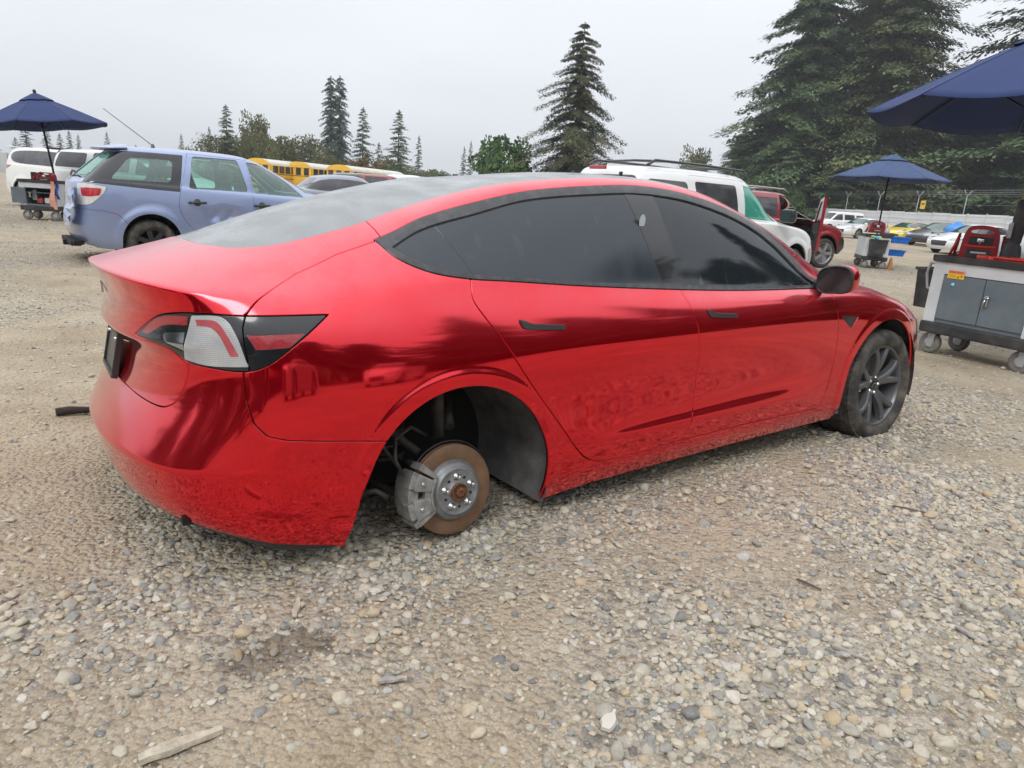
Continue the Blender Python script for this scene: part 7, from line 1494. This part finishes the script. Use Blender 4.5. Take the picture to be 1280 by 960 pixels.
b_ = MB(); b_.box((-2.30, 0, 1.715), (.03, .34, .05), M_redl, bev=.01); b_.build('high_brake_light', None, wsuv)
wiper(wsuv, -2.40, .30, -.20, 1.25, 1.30, .02)
for sy in (-.5, .5): b_ = MB(); b_.box((-2.345, sy, 1.60), (.05, .035, .12), M_trim, XF(), bev=.01, shift=(.02, 0)); b_.build('glass_hinge', None, wsuv)
pass
r4 = suv_spec(roofz=lerpf([-2.2, -1, 0, .6], [1.74, 1.77, 1.77, 1.73]), rim=.27); r4['carve'] = suv_carve(); r4['parts'] = [p for p in suv_parts(M_maroon, M_gteal, M_gdark, M_trim) if p[0] not in ('door_f',)]
r4['parts'] = [(a, b2, c, (None if d == 'door_f' else d), e) for a, b2, c, d, e in r4['parts'] if a != 'fwin']
rsuv, rm, _ = build_car('maroon_four_wheel_drive', r4, (5.98, 18.0, 0), .35, 'dusty maroon four-wheel drive with both front doors hanging open, beyond the white one', 'car', M_maroon)
roof_rails(rsuv, -1.9, .3, .60, 1.80, M_silver); add_interior(rsuv, 1.8, .55, [(.30, 2), (-.8, 3)])
for sgn, an in ((-1, -54), (1, 75)):
    h = empty('open_front_door', (1.0, sgn*.88, 0), (0, 0, math.radians(an)*-1*sgn*sgn)); h.parent = rsuv
    o = MB(); out = smooth_poly([(-1.12, .45), (0, .45), (.03, .8), (0, 1.12), (-.26, 1.40), (-.52, 1.66), (-1.12, 1.70)], n=3, sharp=(0, 1, 3, 5, 6)); win = smooth_poly([(-1.02, 1.15), (-.10, 1.12), (-.33, 1.38), (-.58, 1.58), (-1.02, 1.62)], n=3, sharp=(0, 1, 3, 4))
    bm = bmesh.new(); eo = []
    for lp in (out, win): vv = [bm.verts.new((a, 0, b2)) for a, b2 in lp]; eo += [bm.edges.new((vv[i], vv[(i+1) % len(vv)])) for i in range(len(vv))]
    bmesh.ops.triangle_fill(bm, use_beauty=True, edges=eo); ex = bmesh.ops.extrude_face_region(bm, geom=bm.faces[:]); bmesh.ops.translate(bm, verts=[v for v in ex['geom'] if isinstance(v, bmesh.types.BMVert)], vec=(0, .07*sgn, 0)); bmesh.ops.recalc_face_normals(bm, faces=bm.faces[:])
    me = bpy.data.meshes.new('door_skin'); bm.to_mesh(me); bm.free(); me.materials.append(M_maroon); mesh_obj('door_skin', me, h)
    t_ = MB(); t_.prism([(-1.05, .50), (-.04, .50), (-.02, 1.08), (-1.05, 1.12)], -.035*sgn, -.004*sgn, 'y', M_seat); t_.box((-.6, -.05*sgn, .85), (.7, .06, .10), M_trim, bev=.02); t_.box((-.5, -.045*sgn, .62), (.6, .05, .12), M_trim, bev=.02); t_.build('door_trim', None, h)
    g_ = MB(); g_.prism([tuple(q) for q in win], .02*sgn, .026*sgn, 'y', M_gdark if sgn < 0 else M_gteal); g_.build('door_window', None, h)
# the two white vehicles at the left
w1 = suv_spec(L=4.65, W=1.84, wb=2.7, wr=.35, zb=.26, roofz=lerpf([-2.2, -1, 0, .6], [1.62, 1.67, 1.67, 1.62]), rim=.24, arch=.40); w1['carve'] = [
    ('win', smooth_poly([(-1.92, 1.38), (-1.60, 1.21), (-.5, 1.17), (.95, 1.13), (.55, 1.44), (.25, 1.53), (-.8, 1.56), (-1.75, 1.52)], n=4, sharp=(2, 3)), 'xz', 'side', SB, .003), ('door_r', rectp(-1.12, .40, -.06, 1.14, .06, (.1, 0, 0, -.03)), 'xz', 'side', SB, .003), ('door_f', rectp(-.06, .40, 1.02, 1.12, .05), 'xz', 'side', SB, .003),
    ('rgl', rectp(-.62, 1.22, .62, 1.54, .1, (0, 0, -.08, .08)), 'yz', 'rear', SB, .003), ('ws', rectp(-.68, 1.16, .68, 1.60, .08, (0, 0, -.1, .1)), 'yz', lambda c: c[:, 0] > .3, SB, .003), ('lamp', smooth_poly([(-3, 1.00), (-2.2, 1.0), (-1.80, 1.12), (-2.0, 1.13), (-3, 1.12)], n=3, sharp=(0, 4)), 'xz', lambda c: (c[:, 0] < -1.5) & (c[:, 1] < -.35), SB, .003),
    ('rbump', [(-1.80, .2), (-1.86, .62), (-3, .66), (-3, .2)], 'xz', lambda c: c[:, 0] < -1.5, SB, .003), ('hlamp', [(1.9, .72), (2.6, .70), (2.6, .90), (1.8, .93)], 'xz', lambda c: (c[:, 0] > 1.5) & (c[:, 1] < -.45), SB, .003)]
w1['parts'] = [('win', 'side_window', M_gdark, None, -.003), ('door_r', 'rear_door', M_wpaint2, None, 0), ('door_f', 'front_door', M_wpaint2, None, 0), ('rgl', 'rear_window', M_gdark, None, .002), ('ws', 'windscreen', M_gteal, None, -.003), ('lamp', 'tail_lamp', M_redl, None, .003), ('rbump', 'rear_bumper', M_wpaint2, None, .008), ('hlamp', 'headlamp', M_headl, None, .002)]
c1_, _, _ = build_car('cream_white_crossover', w1, (-12.75, 20.3, 0), -.36, 'cream-white crossover with red lamp at the left edge behind the open cart', 'car', M_wpaint2)
b_ = MB(); b_.box((-2.20, 0, 1.64), (.30, 1.15, .035), M_wpaint2, bev=.012); b_.build('rear_spoiler', None, c1_)
w2 = suv_spec(L=4.6, W=1.82, wb=2.7, wr=.35, zb=.26, rim=.24, roofz=lerpf([-2.2, -1, 0, .6], [1.66, 1.70, 1.70, 1.65])); w2['carve'] = suv_carve(); w2['parts'] = suv_parts(M_wpaint, M_gteal, M_gdark, M_wpaint)
c2_, _, _ = build_car('white_hatchback', w2, (-9.6, 18.1, -.05), -.06, 'white vehicle with black roof spoiler between the left cart and wagon', 'car', M_wpaint)
b_ = MB(); b_.box((-2.22, 0, 1.66), (.26, 1.2, .05), M_trim, bev=.015); b_.build('roof_spoiler', None, c2_); wiper(c2_, -2.34, .35, -.15, 1.20, 1.50, .12)
# saloons
def sedan_spec(**k):
    s = dict(L=4.75, W=1.84, wb=2.78, wr=.33, zb=.22, belt=lerpf([-2.4, -1, 1, 1.6], [1.02, .98, .94, .92]), tailz=.98, deckz=(1.04, 1.06), rg0=.78, dm_side=.34, hoodz=(.72, .88, lerpf([.9, 2.35], [.93, .74])), cowl=1.0, cowlz=.98,
             roofz=lerpf([-1.4, -.6, 0, .5], [1.34, 1.43, 1.44, 1.40]), roof0=-1.15, roof1=.30, rear_in=(.14, 0, 0, .02, .05), front_in=(.10, .02, 0, .06, .18), rim=.22, arch=.375, rearcut=-.9); s['deck_mid'] = .45; s.update(k); return s
def sedan_carve(): return [('win', smooth_poly([(-1.55, 1.10), (-1.35, 1.05), (0, 1.01), (.92, .98), (.45, 1.23), (.18, 1.32), (-.5, 1.36), (-1.1, 1.30)], n=4, sharp=(0, 3)), 'xz', 'side', SB, .003),
    ('door_r', rectp(-1.05, .34, -.08, .97, .06, (.12, 0, 0, -.05)), 'xz', 'side', SB, .003), ('door_f', rectp(-.08, .34, .95, .95, .05), 'xz', 'side', SB, .003),
    ('ws', rectp(-.68, .99, .68, 1.37, .08, (0, 0, -.12, .12)), 'yz', lambda c: c[:, 0] > .2, SB, .003), ('rgl', rectp(-.62, 1.09, .62, 1.36, .08, (0, 0, -.1, .1)), 'yz', lambda c: (c[:, 0] < -.8), SB, .003),
    ('hlamp', smooth_poly([(1.85, .70), (2.30, .62), (2.6, .60), (2.6, .72), (1.78, .78)], n=3, sharp=(0, 2, 3, 4)), 'xz', lambda c: (c[:, 0] > 1.5) & (c[:, 1] < -.42), SB, .003), ('grille', rectp(-.42, .36, .42, .60, .04, (.05, -.05, 0, 0)), 'yz', lambda c: c[:, 0] > 1.6, SB, .003),
    ('lamp', [(-3, .80), (-2.0, .84), (-2.0, .95), (-3, .96)], 'xz', lambda c: (c[:, 0] < -1.7) & (c[:, 1] < -.4), SB, .003)]
def sedan_parts(p): return [('win', 'side_window', M_gdark, None, -.003), ('door_r', 'rear_door', p, None, 0), ('door_f', 'front_door', p, None, 0), ('ws', 'windscreen', M_gteal, None, -.003), ('rgl', 'rear_window', M_gdark, None, -.003), ('hlamp', 'headlamp', M_headl, None, .002), ('grille', 'grille', M_trim, None, -.01), ('lamp', 'tail_lamp', M_redl, None, .002)]
def far_car(name, spec, px, D, yaw, label, cat, paint, group='cars parked along the far fence', parts=None):
    x, y, _ = at_px(px, 245.3+(px-640)*.07, D); spec['carve'] = spec.get('carve') or sedan_carve(); spec['parts'] = parts or sedan_parts(paint)
    r, m_, _ = build_car(name, spec, (x, y, 0), yaw, label, cat, paint, group, level=2); return r
r = far_car('white_sedan', sedan_spec(), 1079, 50, math.radians(207), 'white sedan in the far row, right of the maroon vehicle', 'car', M_wpaint)
for sy in (1, -1): side_mirror(r, .85, .80, 1.02, sy, M_wpaint, .9)
cam_s = sedan_spec(L=4.7, W=1.9, roofz=lerpf([-1.4, -.6, 0, .5], [1.24, 1.32, 1.33, 1.28]), belt=lerpf([-2.4, -1, 1, 1.6], [.98, .95, .94, .92]), rim=.25, rimm=M_rim_b, wr=.34)
r = far_car('yellow_coupe', cam_s, 1139, 46, math.radians(212), 'bright yellow coupe in the far row with a black front grille', 'car', M_yellow)
for sy in (1, -1): side_mirror(r, .80, .84, 1.0, sy, M_yellow, .9)
b_ = MB(); b_.box((-.30, -.90, .82), (1.0, .05, .60), M_yellow, XF((-.3, -.30, 0), (0, 0, .0)), bev=.02); b_.box((0, 0, 0), (.01, .01, .01), M_yellow)
b_ = MB(); b_.box((2.28, 0, .52), (.10, 1.2, .10), M_trim, bev=.02); b_.box((2.26, 0, .34), (.12, 1.3, .12), M_trim, bev=.02); b_.build('lower_grille', None, r)
r = far_car('charcoal_saloon', sedan_spec(), 1177, 43, math.radians(208), 'charcoal saloon in the far row right of the yellow coupe', 'car', M_dark)
bg = MB(); bm = bmesh.new(); bmesh.ops.create_icosphere(bm, subdivisions=3, radius=1)
for v in bm.verts: nn_ = mn.noise(v.co*2.1)*.35+mn.noise(v.co*5)*.12; v.co = Vector((v.co.x*.55*(1+nn_), v.co.y*.8*(1+nn_), max(-.2, v.co.z)*.65*(1+nn_)))
bm.verts.index_update(); bg.add([tuple(v.co) for v in bm.verts], [[v.index for v in f.verts] for f in bm.faces], mat('blue_tarp', (.06, .24, .62), .4, var=.2), True); bm.free()
x, y, _ = at_px(1197, 284, 40.5); o = bg.build('blue_tarp', None, None, (x, y, .85)); tagit(o, 'crumpled light blue tarp bundle between charcoal saloon and white hatch', 'tarp')
pd = MB(); pd.box((0, 0, .32), (.9, 1.1, .62), M_cartb, bev=.05); o = pd.build('tarp_crate', None, None, (x, y, 0)); tagit(o, 'dark crate carrying the blue tarp bundle', 'crate')
r = far_car('white_car', sedan_spec(wr=.33, zb=.2), 1222, 33.5, math.radians(200), 'white car behind the large jump starter, showing its nose', 'car', M_wpaint)
s5 = suv_spec(L=4.6, W=1.84, wb=2.7, zb=.26, wr=.34, rim=.22); s5['carve'] = suv_carve()
far_car('silver_wagon', s5, 1318, 27, math.radians(205), 'silver grey wagon behind the umbrella holder at the right edge', 'car', M_silver, parts=suv_parts(M_silver, M_gteal, M_gdark, M_silver))
s6 = suv_spec(L=4.3, W=1.8, wb=2.6, roofz=lerpf([-2.2, -1, 0, .6], [1.82, 1.84, 1.84, 1.82]), roof1=.75, cowl=1.15); s6['carve'] = suv_carve()
far_car('white_boxy_vehicle', s6, 1046, 58, math.radians(195), 'boxy white vehicle behind the white sedan in the far row', 'car', M_wpaint, parts=suv_parts(M_wpaint, M_gdark, M_gdark, M_wpaint))
# dark roofs and pale roofs showing between the wagon and the red roof
x, y, _ = at_px(440, 231, 20.5); s7 = sedan_spec(roofz=lerpf([-1.4, -.6, 0, .5], [1.40, 1.47, 1.48, 1.42])); s7['carve'] = sedan_carve(); s7['parts'] = sedan_parts(M_navy); build_car('slate_saloon', s7, (x, y, 0), .55, 'slate grey saloon, only its roof seen right of the wagon', 'car', M_navy, level=2)
x, y, _ = at_px(482, 234, 30); s8 = suv_spec(); s8['carve'] = suv_carve(); s8['roofz'] = lerpf([-2.2, -1, 0, .6], [1.68, 1.72, 1.72, 1.68]); s8['parts'] = suv_parts(M_maroon, M_gdark, M_gdark, M_dark); build_car('dark_roofed_car', s8, (x, y, 0), .45, 'dark and red vehicle roof just above the red sedan roof', 'car', M_dark, level=2)
for k, (px, D, lb) in enumerate(((520, 52, 'pale vehicle roof left in the row above the red roof'), (548, 55, 'pale vehicle roof right in the row above the red roof'))):
    x, y, _ = at_px(px, 236, D); s9 = suv_spec(roofz=lerpf([-2.2, -1, 0, .6], [2.15, 2.2, 2.2, 2.1])); s9['carve'] = suv_carve(); s9['parts'] = suv_parts(M_wpaint, M_gdark, M_gdark, M_wpaint); build_car('pale_van', s9, (x, y, 0), .4, lb, 'van', M_wpaint, 'pale vans in the far row', level=2)
# cars parked behind the viewpoint (reflected in the red flank)
for k, (x, y, yw, pt, nm) in enumerate(((5.5, -9.5, 2.9, M_silver, 'silver_saloon'), (-1.5, -10.5, 2.9, M_dark, 'dark_saloon'), (12.5, -7.0, 2.8, M_wpaint, 'white_saloon'))):
    s_ = sedan_spec(); s_['carve'] = sedan_carve(); s_['parts'] = sedan_parts(pt); build_car(nm, s_, (x, y, 0), yw, ('silver', 'charcoal', 'white')[k]+' saloon parked behind the viewpoint, seen only in reflections', 'car', pt, level=2)
# ------------------------------------------------------------------ thin grey morning air
hz = MB(); hz.box((0, 60, 24), (2100, 2400, 50), None); hm = bpy.data.materials.new('haze_air'); hm.use_nodes = True; hm.node_tree.nodes.clear()
ho_ = hm.node_tree.nodes.new('ShaderNodeOutputMaterial'); hv = hm.node_tree.nodes.new('ShaderNodeVolumePrincipled'); hv.inputs['Density'].default_value = .0007; hv.inputs['Color'].default_value = (.88, .91, .95, 1); hv.inputs['Anisotropy'].default_value = .2
hm.node_tree.links.new(hv.outputs[0], ho_.inputs['Volume']); hz.build('haze', hm, None, kind='stuff')
